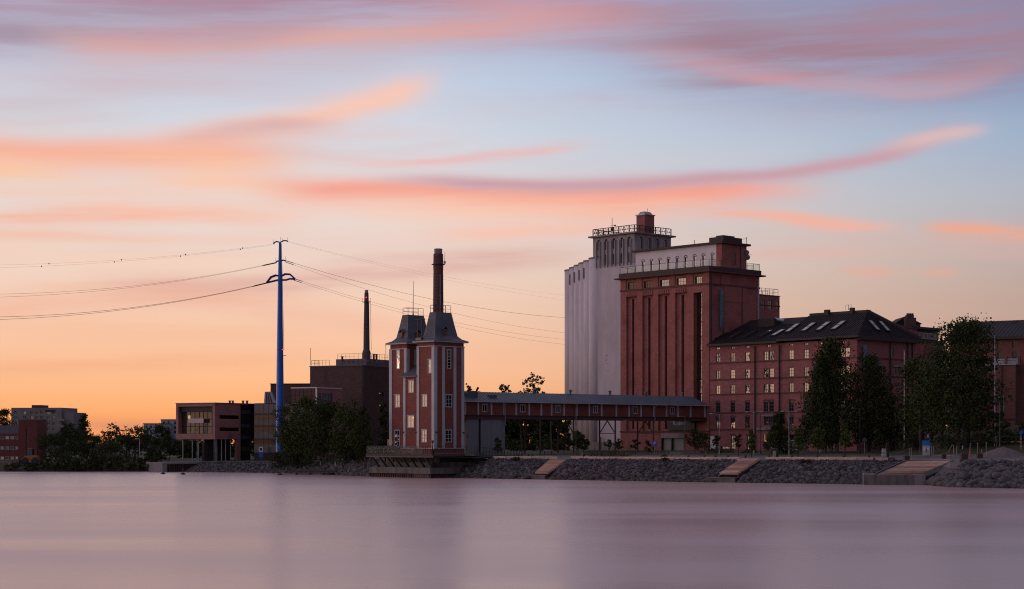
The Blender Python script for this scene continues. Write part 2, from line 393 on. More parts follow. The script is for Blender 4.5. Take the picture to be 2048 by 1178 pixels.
M_PILE = mat('rusty_sheet_pile', (0.085, 0.045, 0.036), (0.045, 0.028, 0.024), (2, 2, 1), 0.85)
M_ROCK = mat('riprap_stone', (0.078, 0.076, 0.085), (0.038, 0.036, 0.042), (0.9, 0.9, 0.9), 0.9, 4.0, c3=(0.12, 0.095, 0.085), sc3=0.9, f3=0.5)
def vary(m, how, lo, hi):
    t = m.node_tree; b = t.nodes['Principled BSDF']; src = b.inputs['Base Color'].links[0].from_socket
    n = t.nodes.new('ShaderNodeNewGeometry') if how == 'island' else t.nodes.new('ShaderNodeObjectInfo')
    mr = t.nodes.new('ShaderNodeMapRange'); mr.inputs[3].default_value = lo; mr.inputs[4].default_value = hi
    t.links.new(n.outputs['Random Per Island' if how == 'island' else 'Random'], mr.inputs[0])
    v = t.nodes.new('ShaderNodeVectorMath'); v.operation = 'SCALE'; t.links.new(src, v.inputs[0]); t.links.new(mr.outputs[0], v.inputs['Scale'])
    t.links.new(v.outputs[0], b.inputs['Base Color'])
vary(M_ROCK, 'island', 0.35, 1.7)
vary(M_WOOD, 'object', 0.72, 1.15); vary(M_WOODR, 'object', 0.6, 1.2); vary(M_OLDWOOD, 'object', 0.7, 1.2); vary(M_PILE, 'object', 0.6, 1.3)
M_ROCKD = mat('wet_stone', (0.05, 0.045, 0.042), (0.03, 0.028, 0.026), (0.9, 0.9, 0.9), 0.7)
M_GRAVEL = mat('gravel', (0.145, 0.125, 0.125), (0.10, 0.086, 0.086), (2.5, 2.5, 2.5), 0.95, 6.0)
M_ASPHALT = mat('asphalt', (0.115, 0.113, 0.125), (0.09, 0.088, 0.098), (0.4, 0.4, 0.4), 0.9, 6.0)
M_GRASS = mat('grass', (0.028, 0.036, 0.012), (0.04, 0.042, 0.018), (0.35, 0.35, 0.35), 0.95, 6.0, c3=(0.075, 0.065, 0.04), sc3=0.1, f3=0.4)
M_EARTH = mat('earth', (0.075, 0.062, 0.058), (0.05, 0.045, 0.04), (0.5, 0.5, 0.5), 0.95, 6.0)
M_TRUNK = mat('bark', (0.055, 0.045, 0.04), (0.03, 0.026, 0.024), (3, 3, 0.8), 0.95)
M_BIRCH = mat('birch_bark', (0.34, 0.31, 0.30), (0.10, 0.09, 0.085), (2, 2, 3), 0.9)
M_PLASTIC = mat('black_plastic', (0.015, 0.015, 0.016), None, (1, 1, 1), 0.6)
M_ORANGE = mat('orange_paint', (0.55, 0.13, 0.03), (0.45, 0.10, 0.03), (1, 1, 1), 0.6)
M_LOADER = mat('loader_paint', (0.30, 0.10, 0.02), (0.22, 0.07, 0.02), (1, 1, 1), 0.6)
M_VAN = mat('white_vehicle_paint', (0.55, 0.56, 0.60), (0.50, 0.51, 0.55), (1, 1, 1), 0.3)
M_MARBLE = mat('pale_stone', (0.40, 0.42, 0.45), (0.33, 0.35, 0.38), (2, 2, 2), 0.8)
M_YELLOW = mat('yellow_paint', (0.42, 0.26, 0.03), None, (1, 1, 1), 0.6)
M_BEIGE = mat('beige_panel', (0.30, 0.28, 0.26), (0.24, 0.225, 0.21), (0.5, 0.5, 0.5), 0.85)
M_APART = mat('apartment_render', (0.20, 0.195, 0.20), (0.15, 0.145, 0.15), (0.4, 0.4, 0.4), 0.9)
M_RUST = mat('rust_red_steel', (0.10, 0.042, 0.038), (0.07, 0.03, 0.03), (1.5, 1.5, 1.5), 0.7)
M_WOODPALE = mat('pale_wood_panel', (0.40, 0.21, 0.12), (0.33, 0.17, 0.10), (0.5, 0.5, 3), 0.5)
G_WIN = glass('window_glass', ior=2.9)
G_WIN2 = glass('old_window_glass', (0.03, 0.028, 0.026), 2.3, 0.06, 0.05)
G_DARK = glass('dark_glass', ior=1.5)
G_SKYL = glass('skylight_glass', ior=3.6, wav=0.004)
G_CURT = glass('curtain_glass', (0.05, 0.04, 0.04), 1.55, 0.06, 0.02)
G_PANEL = glass('spandrel_glass', (0.10, 0.105, 0.115), 1.45, 0.2, 0.01)
G_RAIL = clear_glass('rail_glass', (0.93, 0.95, 0.95), 0.02, 0.05)
G_TERR = clear_glass('terrace_glass', (0.70, 0.72, 0.72), 0.02, 0.05)
E_RED = emit('aviation_red', (1.0, 0.03, 0.03), 3.0)
E_WARM = emit('lit_room', (0.75, 0.55, 0.22), 0.45)
E_GREEN = emit('lit_green', (0.45, 0.50, 0.06), 0.30)
def leaf(name, c1, c2):
    m = bpy.data.materials.new(name); m.use_nodes = True; t = m.node_tree; b = t.nodes['Principled BSDF']
    b.inputs['Roughness'].default_value = 0.8; b.inputs['Specular IOR Level'].default_value = 0.12
    co = t.nodes.new('ShaderNodeTexCoord'); nz = t.nodes.new('ShaderNodeTexNoise'); nz.inputs['Scale'].default_value = 0.55; nz.inputs['Detail'].default_value = 6
    t.links.new(co.outputs['Object'], nz.inputs['Vector'])
    mr = t.nodes.new('ShaderNodeMapRange'); mr.inputs[1].default_value = 0.35; mr.inputs[2].default_value = 0.65; t.links.new(nz.outputs[0], mr.inputs[0])
    mx = t.nodes.new('ShaderNodeMix'); mx.data_type = 'RGBA'; t.links.new(mr.outputs[0], mx.inputs[0])
    mx.inputs[6].default_value = (*c1, 1); mx.inputs[7].default_value = (*c2, 1); t.links.new(mx.outputs[2], b.inputs['Base Color'])
    return m
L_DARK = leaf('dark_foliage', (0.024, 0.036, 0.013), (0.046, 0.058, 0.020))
L_MID = leaf('mid_foliage', (0.036, 0.052, 0.017), (0.062, 0.076, 0.025))
L_FRESH = leaf('fresh_foliage', (0.065, 0.085, 0.022), (0.10, 0.11, 0.035))
L_OLIVE = leaf('olive_foliage', (0.042, 0.042, 0.018), (0.066, 0.06, 0.028))

# ================================================================== the shore
SH = [(-2600,330),(-600,325),(0,316),(330,316),(400,311),(560,301),(640,291),(700,277),(736,270.6),(860,260.6),(905,261.6),(935,259),(1000,253),(1400,232),(1720,220),(1860,217),(1900,206),(2048,200),(2700,170),(4600,120)]
TOP = [(-2600,1.5),(330,1.6),(600,1.7),(700,2.1),(760,2.55),(1000,2.7),(1400,2.75),(2048,2.9),(4600,3.0)]
WID = [(-2600,4),(330,4),(420,5),(640,5.5),(760,6),(1000,6.5),(1850,7.5),(1900,11),(4600,10)]
def ip(tab, x): return float(np.interp(x, [a for a, b in tab], [b for a, b in tab]))
def sm(x): x = min(max(x, 0.0), 1.0); return x*x*(3-2*x)
def shoreY(px): return ip(SH, px)
def ground(px, w):
    """height of the ground w metres behind the waterline, along the line of sight px"""
    top, sw = ip(TOP, px), ip(WID, px)
    if w <= 0: return 0.35*w
    if w < sw: return top*(w/sw)**0.92
    rise = 0.35+0.6*sm((px-700)/300)
    z = top+rise*sm((w-sw)/70)
    z += 4.2*sm((px-1770)/170)*sm((w-26)/42)
    return z
def gw(px, Y): return (Y-shoreY(px))*math.hypot(1, (px-CX)/F)
def gz(px, Y): return ground(px, gw(px, Y))
def Yg(px, py):
    """depth at which the ground is seen at a pixel"""
    Y = shoreY(px)+0.5
    while Y < 900:
        if HY+(EYE-gz(px, Y))/Y*F <= py: return Y
        Y += 0.5
    return 400.0
def strip(name, pxs, ws, dz, mt, zf=None):
    mb = MB(); n = len(ws)
    for px in pxs:
        k = (px-CX)/F; l = math.hypot(1, k); ys = shoreY(px)
        for w in ws:
            Y = ys+w/l
            mb.v.append((k*Y, Y, ground(px, w)+dz if zf is None else zf(px, w)))
    for i in range(len(pxs)-1):
        for j in range(n-1):
            mb.f.append((i*n+j, (i+1)*n+j, (i+1)*n+j+1, i*n+j+1))
    return mb.build(name, mt)
PXS = sorted(set(list(range(-2600, 0, 200))+list(range(0, 2060, 20))+list(range(2060, 4601, 120))+[330,560,640,700,736,745,860,905,935,1860,1900]))
WS = [-12,-4,0,1,2,3,4,5,6,7,8,10,12,15,20,25,30,36,42,50,58,68,80,100,140,220,400,900,4000]
tag(strip('ground', PXS, WS, 0, M_EARTH), kind='structure')
GP = [p for p in PXS if -600 <= p <= 2700]
tag(strip('lawn', [p for p in GP if p >= 980], [33, 36, 42, 50, 58, 68, 80, 100, 140], 0.02, M_GRASS), kind='structure')
tag(strip('grass_bank', [p for p in GP if p <= 330], [0.2, 1, 2, 3, 4, 5, 6, 7, 8, 10, 12], 0.02, M_GRASS), kind='structure')
tag(strip('meadow', [p for p in GP if p <= 700], [12.5, 15, 20, 25, 30, 36, 42, 58, 80, 140], 0.02, M_GRASS), kind='structure')
tag(strip('promenade', [p for p in GP if p >= 960], [7.4, 8, 10, 12, 15, 17.5], 0.025, M_GRAVEL), kind='structure')
tag(strip('road', [p for p in GP if p >= 1000], [18, 20, 25, 30, 32.6], 0.03, M_ASPHALT), kind='structure')
def kerb(name, pxs, w0, w1, h):
    mb = MB(); pr = None
    for px in pxs:
        k = (px-CX)/F; l = math.hypot(1, k); ys = shoreY(px)
        a, b = ys+w0/l, ys+w1/l; z = ground(px, w0)
        q = [(k*a, a, z-0.1), (k*b, b, z-0.1), (k*b, b, z+h), (k*a, a, z+h)]
        if pr: mb.loft([pr, q])
        pr = q
    return tag(mb.build(name, M_CONC), kind='structure')
kerb('road_kerb', [p for p in GP if p >= 1000], 32.62, 32.9, 0.14)
kerb('path_kerb', [p for p in GP if p >= 1000], 17.55, 17.8, 0.14)

# water
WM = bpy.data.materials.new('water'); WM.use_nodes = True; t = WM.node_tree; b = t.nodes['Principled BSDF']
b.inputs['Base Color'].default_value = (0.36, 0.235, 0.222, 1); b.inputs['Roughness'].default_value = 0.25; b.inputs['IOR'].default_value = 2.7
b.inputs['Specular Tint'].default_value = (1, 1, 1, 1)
co = t.nodes.new('ShaderNodeTexCoord'); mp = t.nodes.new('ShaderNodeMapping'); mp.inputs['Scale'].default_value = (0.012, 0.05, 1); mp.inputs['Rotation'].default_value = (0, 0, 0.10)
t.links.new(co.outputs['Object'], mp.inputs[0])
nz = t.nodes.new('ShaderNodeTexNoise'); nz.inputs['Scale'].default_value = 1.0; nz.inputs['Detail'].default_value = 4; t.links.new(mp.outputs[0], nz.inputs['Vector'])
bp = t.nodes.new('ShaderNodeBump'); bp.inputs['Strength'].default_value = 0.3; bp.inputs['Distance'].default_value = 0.06
t.links.new(nz.outputs[0], bp.inputs['Height']); t.links.new(bp.outputs[0], b.inputs['Normal'])
mr = t.nodes.new('ShaderNodeMapRange'); mr.inputs[1].default_value = 0.3; mr.inputs[2].default_value = 0.7; mr.inputs[3].default_value = 0.22; mr.inputs[4].default_value = 0.33
t.links.new(nz.outputs[0], mr.inputs[0]); t.links.new(mr.outputs[0], b.inputs['Roughness'])
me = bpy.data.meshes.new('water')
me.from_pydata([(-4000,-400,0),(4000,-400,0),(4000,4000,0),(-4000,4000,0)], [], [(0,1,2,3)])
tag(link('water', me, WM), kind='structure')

# ================================================================== the mill compound: one grid of axes
A47 = math.radians(47)
D = Vector((math.cos(A47), -math.sin(A47))); N = Vector((math.sin(A47), math.cos(A47)))
C0 = Vector((Xp(1418, 314), 314.0))
FA = Face(C0, D)                      # water front of the mill tower (t < 0) and of the long mill (t > 0)
FB = Face(C0, N)                      # right-hand side of the mill tower
def window(parent, fc, t0, t1, z0, z1, rec=0.2, nx=2, ny=3, fm=None, gm=None, fw=0.07, name='window', bars=None):
    fm = fm or M_GALV; gm = gm or G_WIN
    mb = MB(); a, b = -rec-0.02, -rec+0.06
    mb.fb(fc, t0, t0+fw, z0, z1, a, b); mb.fb(fc, t1-fw, t1, z0, z1, a, b)
    mb.fb(fc, t0+fw, t1-fw, z0, z0+fw, a, b); mb.fb(fc, t0+fw, t1-fw, z1-fw, z1, a, b)
    bw = bars or fw*0.7
    for i in range(1, nx):
        t = t0+(t1-t0)*i/nx; mb.fb(fc, t-bw/2, t+bw/2, z0+fw, z1-fw, a+0.01, b-0.01)
    for j in range(1, ny):
        z = z0+(z1-z0)*j/ny; mb.fb(fc, t0+fw, t1-fw, z-bw/2, z+bw/2, a+0.02, b-0.02)
    w = mb.build(name, fm, parent)
    jit = [random.uniform(-0.02, 0.02) for _ in range(3)]
    if gm is G_WIN and random.random() < 0.3: gm = G_WIN2
    p = MB(); g0 = -rec+0.01
    p.add([fc.pt(t0+fw*.5, g0+jit[0], z0+fw*.5), fc.pt(t1-fw*.5, g0+jit[1], z0+fw*.5), fc.pt(t1-fw*.5, g0+jit[1]+jit[2], z1-fw*.5), fc.pt(t0+fw*.5, g0+jit[0]+jit[2], z1-fw*.5)], [(0,1,2,3)])
    p.build('pane', gm, w)
    return w
def shell(mb, fc, t0, t1, depth, z0, z1, right=True, left=True, top=True):
    q = lambda t, d, z: fc.pt(t, d, z)
    if left: mb.add([q(t0,-depth,z0), q(t0,0,z0), q(t0,0,z1), q(t0,-depth,z1)], [(0,1,2,3)])
    if right: mb.add([q(t1,0,z0), q(t1,-depth,z0), q(t1,-depth,z1), q(t1,0,z1)], [(0,1,2,3)])
    mb.add([q(t1,-depth,z0), q(t0,-depth,z0), q(t0,-depth,z1), q(t1,-depth,z1)], [(0,1,2,3)])
    if top: mb.add([q(t0,0,z1), q(t1,0,z1), q(t1,-depth,z1), q(t0,-depth,z1)], [(0,1,2,3)])
    return mb
def railing(parent, pts, h, mat_post, pane=None, rail=True, step=1.6, r=0.035, cross=False):
    """posts, a top rail and, where the photo has them, one glass pane or one lattice panel for every bay"""
    pts = [Vector(p) for p in pts]
    for a, b in zip(pts[:-1], pts[1:]):
        L = (b-a).length; n = max(1, round(L/step))
        for i in range(n+1):
            if i == 0 and a != pts[0]: continue
            p = a+(b-a)*(i/n)
            MB().box(p.x-r, p.x+r, p.y-r, p.y+r, p.z, p.z+h).build('railing_post', mat_post, parent)
        if rail:
            up = Vector((0, 0, h)); MB().tube([a+up, b+up], r*0.8, 4).build('top_rail', mat_post, parent)
            if pane is None: MB().tube([a+up*0.5, b+up*0.5], r*0.6, 4).build('middle_rail', mat_post, parent)
        d = (b-a)/n; u = d.normalized(); nn = Vector((u.y, -u.x, 0))*0.012
        for i in range(n):
            s, e = a+d*i+u*0.05, a+d*(i+1)-u*0.05; z0, z1 = Vector((0, 0, 0.08)), Vector((0, 0, h-0.06))
            if pane is not None:
                MB().hexa([s-nn+z0, e-nn+z0, e+nn+z0, s+nn+z0, s-nn+z1, e-nn+z1, e+nn+z1, s+nn+z1]).build('glass_pane', pane, parent)
            if cross:
                mb = MB()
                for k in range(2):
                    f0, f1 = k/2, (k+1)/2
                    mb.tube([s+(e-s)*f0+z0, s+(e-s)*f1+z1], 0.03, 4); mb.tube([s+(e-s)*f1+z0, s+(e-s)*f0+z1], 0.03, 4)
                mb.build('lattice_panel', mat_post, parent)

# ------------------------------------------------------------------ mill tower
T = thing('mill_tower', 'tall red brick mill with dark vertical slots and a white penthouse on its roof', 'building', (C0.x, C0.y, 3.2))
tL = FA.t(1241); Z0 = 3.0
zpar, zcor, zcrs = FA.z(531.3, 0), FA.z(543.5, 0), FA.z(567.5, 0)
dep = 13.8
panels, slots, ups = [], [], []
zpt = FA.hit(1252.7, 595)[1]; zst = FA.hit(1260.8, 597.6)[1]; zcb = FA.hit(1252.7, 585)[1]
zpb = FA.hit(1252.7, 863)[1]
for (a, b), (c, d_) in zip([(1252.7,1273.5),(1284.8,1306.2),(1316.5,1338.9),(1350.4,1372.7)], [(1260.8,1265.2),(1293.1,1297.9),(1326.1,1330.9),(1359.7,1364.8)]):
    panels.append((FA.t(a), FA.t(b), zpb, zpt)); slots.append((FA.t(c), FA.t(d_), zpb+0.4, zst))
strip_w = (FA.t(1387), FA.t(1403.6), FA.hit(1395, 845)[1], FA.hit(1395, 585)[1])
for a, b in [(1255.5,1269.5),(1287.5,1303),(1320,1337.7),(1353.7,1371.5),(1390,1403.4)]:
    z1 = FA.hit(1256, 565)[1]; z0 = FA.hit(1256, 579)[1]
    ups.append((FA.t(a), FA.t(b), z0, z1))
mb = MB(); mb.wall(FA, tL, -0.001, Z0, zcor, panels+[strip_w]+ups, 0.42)
shell(mb, FA, tL, -0.001, dep, Z0, zcor, right=False)
mb.build('front_wall', M_BRICK, T)
mb = MB()
for p in panels: mb.wall(FA, p[0]-0.01, p[1]+0.01, p[2]-0.01, p[3]+0.01, [s for s in slots if p[0] < s[0] < p[1]], 0.5, -0.42)
mb.build('recessed_panels', M_BRICK, T)['kind'] = 'stuff'
for s in slots: window(T, FA, s[0]-0.02, s[1]+0.02, s[2]-0.02, s[3]+0.02, 0.9, 1, 12, M_PLASTIC, M_PLASTIC, 0.06, 'slot_window')
mb = MB()
a, b, c, e = strip_w
mb.add([FA.pt(a,-0.3,c),FA.pt(b,-0.3,c),FA.pt(b,-0.3,e),FA.pt(a,-0.3,e),FA.pt(a,-1.1,c),FA.pt(b,-1.1,c),FA.pt(b,-1.1,e),FA.pt(a,-1.1,e)], [(0,4,5,1),(1,5,6,2),(2,6,7,3),(3,7,4,0)])
mb.build('window_reveal', M_BRICK, T)
for k in range(9):
    window(T, FA, a, b, c+(e-c)*k/9+0.02, c+(e-c)*(k+1)/9-0.02, 1.05, 3, 4, M_DSTEEL, G_WIN, 0.07, 'stair_window', 0.06)
for k, u in enumerate(ups):
    window(T, FA, u[0]+0.02, u[1]-0.02, u[2]+0.02, u[3]-0.02, 0.28, 3, 2, M_DSTEEL, G_WIN if k > 1 else G_DARK, 0.07)
    fr = MB(); w = 0.14
    fr.fb(FA, u[0]-0.45, u[1]+0.25, u[3]+0.35, u[3]+0.35+w, 0.002, 0.09); fr.fb(FA, u[0]-0.45, u[0]-0.45+w, u[2], u[3]+0.348, 0.002, 0.09)
    fr.build('window_hood', M_COURSE, T)
for p in panels:                                         # corbel table over each recessed panel
    n = 5; w = (p[1]-p[0])/n
    for i in range(n):
        MB().fb(FA, p[0]+w*(i+0.25), p[0]+w*(i+0.75), zpt+0.25, zcb, 0.002, 0.12).build('corbel', M_BRICK, T)
    MB().fb(FA, p[0]-0.1, p[1]+0.1, zpt+0.02, zpt+0.16, 0.002, 0.10).build('corbel_ledge', M_COURSE, T)
mb = MB().wall(FB, 0.0, dep, Z0, zcor, [(FB.t(1428),FB.t(1445.5),FA.z(561,0)-0.9,FA.z(549,0)),(FB.t(1495),FB.t(1508),FA.z(561,0)-0.9,FA.z(549,0))], 0.18)
mb.build('side_wall', M_BRICK, T)
mb = MB()
for x0, x1 in ((1428,1445.5),(1495,1508)): mb.add([FB.pt(FB.t(x0),-0.18,FA.z(561,0)-0.9),FB.pt(FB.t(x1),-0.18,FA.z(561,0)-0.9),FB.pt(FB.t(x1),-0.18,FA.z(549,0)),FB.pt(FB.t(x0),-0.18,FA.z(549,0))],[(0,1,2,3)])
mb.build('blind_niche', M_BRICK, T)['kind'] = 'stuff'
def band(name, z0, z1, out, mt, t0=None, parent=T, s1=None):
    """a course that runs round the two seen sides"""
    mb = MB(); t0 = tL if t0 is None else t0; s1 = dep if s1 is None else s1
    mb.fb(FA, t0-out, out, z0, z1, 0.003, out); mb.fb(FB, 0.004, s1+out, z0, z1, 0.003, out)
    return mb.build(name, mt, parent)
band('string_course', zcrs-0.16, zcrs+0.16, 0.10, M_COURSE)
band('string_course', FA.hit(1245, 863.5)[1]-0.12, FA.hit(1245, 863.5)[1]+0.12, 0.12, M_COURSE)
zlip = FA.z(541, 0)
q = lambda t, s, z: FA.pt(t, -s, z)
def slab(t0, t1, s0, s1, z0, z1): return MB().hexa([q(t0,s0,z0),q(t1,s0,z0),q(t1,s1,z0),q(t0,s1,z0),q(t0,s0,z1),q(t1,s0,z1),q(t1,s1,z1),q(t0,s1,z1)])
slab(tL-0.85, 0.85, -0.85, dep+0.85, zcor-0.02, zlip).build('cornice', M_COURSE, T)
slab(tL-0.15, 0.25, -0.25, dep+0.25, zlip+0.002, zpar).build('parapet', M_DARKTRIM, T)
for s in (FB.t(1420.5), FB.t(1446), FB.t(1483), ):
    MB().fb(FB, s, s+0.22, Z0+14, zcrs-0.17, 0.002, 0.10).build('pilaster', M_COURSE, T)
MB().tube([FB.pt(0.35, 0.18, 20), FB.pt(0.35, 0.18, zcor-0.1)], 0.13, 6).build('downpipe', M_DSTEEL, T)
MB().tube([FB.pt(FB.t(1515), 0.2, 24), FB.pt(FB.t(1515), 0.2, zcor-0.4)], 0.17, 6).build('downpipe', M_GALV, T)
# penthouse and stair tower on the roof
s0p, s1p = FB.t(1443.5), FB.t(1492.5)
FP = FA.off(-s0p)
zpe = FP.hit(1443, 487)[1]
tPL = FP.t(1271)
arch = []
for x in (1286.3, 1303, 1320, 1337, 1354.5, 1371.5, 1389.3, 1407, 1425):
    tt = FP.t(x); arch.append((tt-0.32, tt+0.32, zpar-0.2, zpar+2.35))
mb = MB().wall(FP, tPL, -0.05, zpar-0.3, zpe, arch, 0.25); shell(mb, FP, tPL, -0.05, 6.0, zpar-0.3, zpe, right=False)
PH = mb.build('penthouse', M_RENDER, T)
for u in arch:
    window(T, FP, u[0], u[1], u[2]+0.1, u[3], 0.22, 1, 4, M_DARKTRIM, G_WIN, 0.07, 'penthouse_window')
    c = (u[0]+u[1])/2; hd = MB(); rr = 0.33
    for i in range(6):
        a0, a1 = math.pi*i/6, math.pi*(i+1)/6
        hd.hexa([FP.pt(c-rr*math.cos(a0),0.02,u[3]-0.05+rr*math.sin(a0)),FP.pt(c-rr*math.cos(a1),0.02,u[3]-0.05+rr*math.sin(a1)),FP.pt(c-rr*math.cos(a1),-0.02,u[3]-0.05+rr*math.sin(a1)),FP.pt(c-rr*math.cos(a0),-0.02,u[3]-0.05+rr*math.sin(a0)),
                 FP.pt(c-rr*1.3*math.cos(a0),0.06,u[3]-0.05+rr*1.3*math.sin(a0)),FP.pt(c-rr*1.3*math.cos(a1),0.06,u[3]-0.05+rr*1.3*math.sin(a1)),FP.pt(c-rr*1.3*math.cos(a1),-0.02,u[3]-0.05+rr*1.3*math.sin(a1)),FP.pt(c-rr*1.3*math.cos(a0),-0.02,u[3]-0.05+rr*1.3*math.sin(a0))])
    hd.build('arch_head', M_COURSE, T)
slab(tPL-0.4, 0.6, s0p-0.6, s1p+0.6, zpe, zpe+0.35).build('penthouse_roof', M_DARKTRIM, T)
slab(-1.2, 0.06, s0p-0.08, s1p, zpar-6, zpe-0.01).build('stair_tower', M_BRICK, T)
zst_ = zpe+0.352
slab(-3.6, -0.3, s0p+0.8, s1p-0.8, zst_, zst_+1.0).build('roof_plant_box', M_DARKTRIM, T)
slab(-2.2, -0.5, s0p+1.0, s1p-2.6, zst_+1.002, zst_+1.25).build('roof_plant_cap', M_DARKTRIM, T)
FBs = FB.off(0.06)
window(T, FBs, FBs.t(1465.6), FBs.t(1468.8)+0.25, FBs.hit(1466, 528.5)[1], FBs.hit(1466, 505)[1], -0.05, 2, 5, M_COURSE, G_WIN, 0.1, 'stair_tower_window')
MB().fb(FBs, FBs.t(1480), FBs.t(1480)+0.2, zpar, zpe-0.02, 0.002, 0.12).build('pilaster', M_COURSE, T)
railing(T, [FA.pt(tL, -dep+0.4, zpar), FA.pt(tL, 0.1, zpar), FA.pt(0.1, 0.1, zpar), FB.pt(s0p-0.15, -0.05, zpar)], 1.15, M_DSTEEL, G_RAIL, True, 1.9)
railing(T, [FB.pt(s1p+0.2, 0.05, zpar), FB.pt(dep, 0.05, zpar), FB.pt(dep, -7.0, zpar)], 1.15, M_DSTEEL, G_RAIL, True, 1.6)
for px, py, r in ((1493.8, 505, 0.42), (1494.6, 514.6, 0.50)):
    t_, z_ = FB.off(0.4).hit(px, py); o = FB.off(0.4)
    c = Vector(o.pt(t_, 0, z_)); mb = MB()
    mb.loft([[c+Vector((math.cos(k*math.pi/8)*rr, dd, math.sin(k*math.pi/8)*rr)) for k in range(16)] for rr, dd in ((r*0.3, 0.25), (r, 0.0), (r*0.95, -0.06))])
    mb.build('dish_antenna', M_STEEL, T)
p = P(1492.6, 492, 322)
mb = MB().tube([(p.x, p.y, p.z-4), (p.x, p.y, p.z+1.6)], 0.06, 5).tube([(p.x-1.1, p.y, p.z+1.2), (p.x+0.2, p.y, p.z+1.3)], 0.03, 4).tube([(p.x-0.5, p.y, p.z-1.5), (p.x+1.0, p.y, p.z-1.6)], 0.03, 4)
mb.build('aerial_mast', M_DSTEEL, T)
MB().tube([P(1389, 490, 318), P(1389, 480, 318)], 0.05, 4).build('roof_aerial', M_DSTEEL, T)
# entrance canopy and lettering below the gallery
t0, z0 = FA.hit(1337, 861); t1, z1 = FA.hit(1392, 843)
MB().fb(FA, t0, t1, z0, z1, 0.002, 0.35).build('canopy', M_DSTEEL, T)
MB().fb(FA, FA.t(1326), FA.t(1372), FA.hit(1330, 876)[1], FA.hit(1330, 867)[1], 0.15, 0.55).build('canopy_beam', M_CONC, T)
for x0, x1 in ((1328,1345.5),(1348,1368)):
    MB().fb(FA, FA.t(x0), FA.t(x1), Z0+0.3, FA.hit(1330, 876)[1], 0.02, 0.12).build('roller_door', M_BEIGE, T)
MB().fb(FA, FA.t(1326), FA.t(1328), Z0+0.3, FA.hit(1330, 876)[1], 0.002, 0.55).build('door_pier', M_DSTEEL, T)
MB().fb(FA, FA.t(1345.5), FA.t(1348), Z0+0.3, FA.hit(1330, 876)[1], 0.002, 0.5).build('door_pier', M_DSTEEL, T)
def lettering(name, txt, fc, px, py, size, out, mt, parent, vertical=False):
    cu = bpy.data.curves.new(name, 'FONT'); cu.body = txt; cu.size = size; cu.extrude = 0.02; cu.align_x = 'CENTER'; cu.align_y = 'CENTER'
    ob = bpy.data.objects.new(name+'_tmp', cu); me = bpy.data.meshes.new_from_object(ob)
    bpy.data.objects.remove(ob)
    t_, z_ = fc.hit(px, py); o = Vector(fc.pt(t_, out, z_)); org = origin_of(parent)
    M = Matrix(((fc.d.x, 0, fc.n.x, o.x-org.x), (fc.d.y, 0, fc.n.y, o.y-org.y), (0, 1, 0, o.z-org.z), (0, 0, 0, 1)))
    me.transform(M); me.materials.clear(); me.name = name
    return link(name, me, mt, parent)
lettering('sign_lettering', 'Rodeni', FA, 1361.5, 846.8, 1.1, 0.40, M_MARBLE, T)
t0, z0 = FB.hit(1437, 657.5); t1, z1 = FB.hit(1441.5, 580)
SG = MB().fb(FB, t0, t1+0.12, z0, z1, 0.25, 0.55).build('banner_sign', M_SIGNBLUE, T)
for k, w in enumerate((0.62, 0.62, 0.62, 0.62, 0.62, 0.9)):
    zz_ = z1-1.0-k*0.62; tm = (t0+t1+0.12)/2; mk = MB()
    mk.fb(FB, tm-0.13, tm-0.07, zz_-0.36, zz_, 0.552, 0.57); mk.fb(FB, tm-0.07, tm+0.12, zz_-0.05, zz_, 0.552, 0.57); mk.fb(FB, tm-0.07, tm+0.12, zz_-0.36, zz_-0.31, 0.552, 0.57)
    if k % 2 == 0: mk.fb(FB, tm+0.07, tm+0.12, zz_-0.31, zz_-0.05, 0.552, 0.57)
    mk.build('sign_letter', M_DSTEEL, SG)
for k in range(4):
    zz_ = z1-5.0-k*0.72; MB().fb(FB, tm-0.02, tm+0.06, zz_-0.6, zz_, 0.552, 0.57).build('sign_letter', M_DSTEEL, SG)

# brick block behind the mill
S = thing('rear_brick_block', 'small red brick block with three windows behind the mill tower', 'building', q(2, 17, 3))
zt = Zp(587.5, 322); s0b, s1b = dep+0.01, 20.3
mb = MB(); F2 = FB.off(-0.6)
hl = []
for x0, x1 in ((1523.5,1529.5),(1537,1544),(1552,1558)): hl.append((F2.t(x0), F2.t(x1), F2.hit(1530, 617)[1], F2.hit(1530, 600.5)[1]))
mb.wall(F2, s0b, s1b, 18, zt, hl, 0.2); shell(mb, F2, s0b, s1b, 8, 18, zt, left=False); mb.build('wall', M_BRICK2, S)
for h in hl: window(S, F2, *h, 0.15, 2, 3, M_STEEL, G_WIN, 0.08)
MB().fb(F2, s0b, s1b+0.1, hl[0][3]-1.0, hl[0][3]-0.8, 0.002, 0.08).build('string_course', M_COURSE, S)
MB().fb(F2, s0b-0.1, s1b+0.1, zt, zt+0.12, -8, 0.12).build('roof_edge', M_DARKTRIM, S)
railing(S, [F2.pt(s0b+0.3, -0.2, zt+0.1), F2.pt(s1b-0.2, -0.2, zt+0.1), F2.pt(s1b-0.2, -5, zt+0.1)], 1.2, M_STEEL, None, True, 1.3)

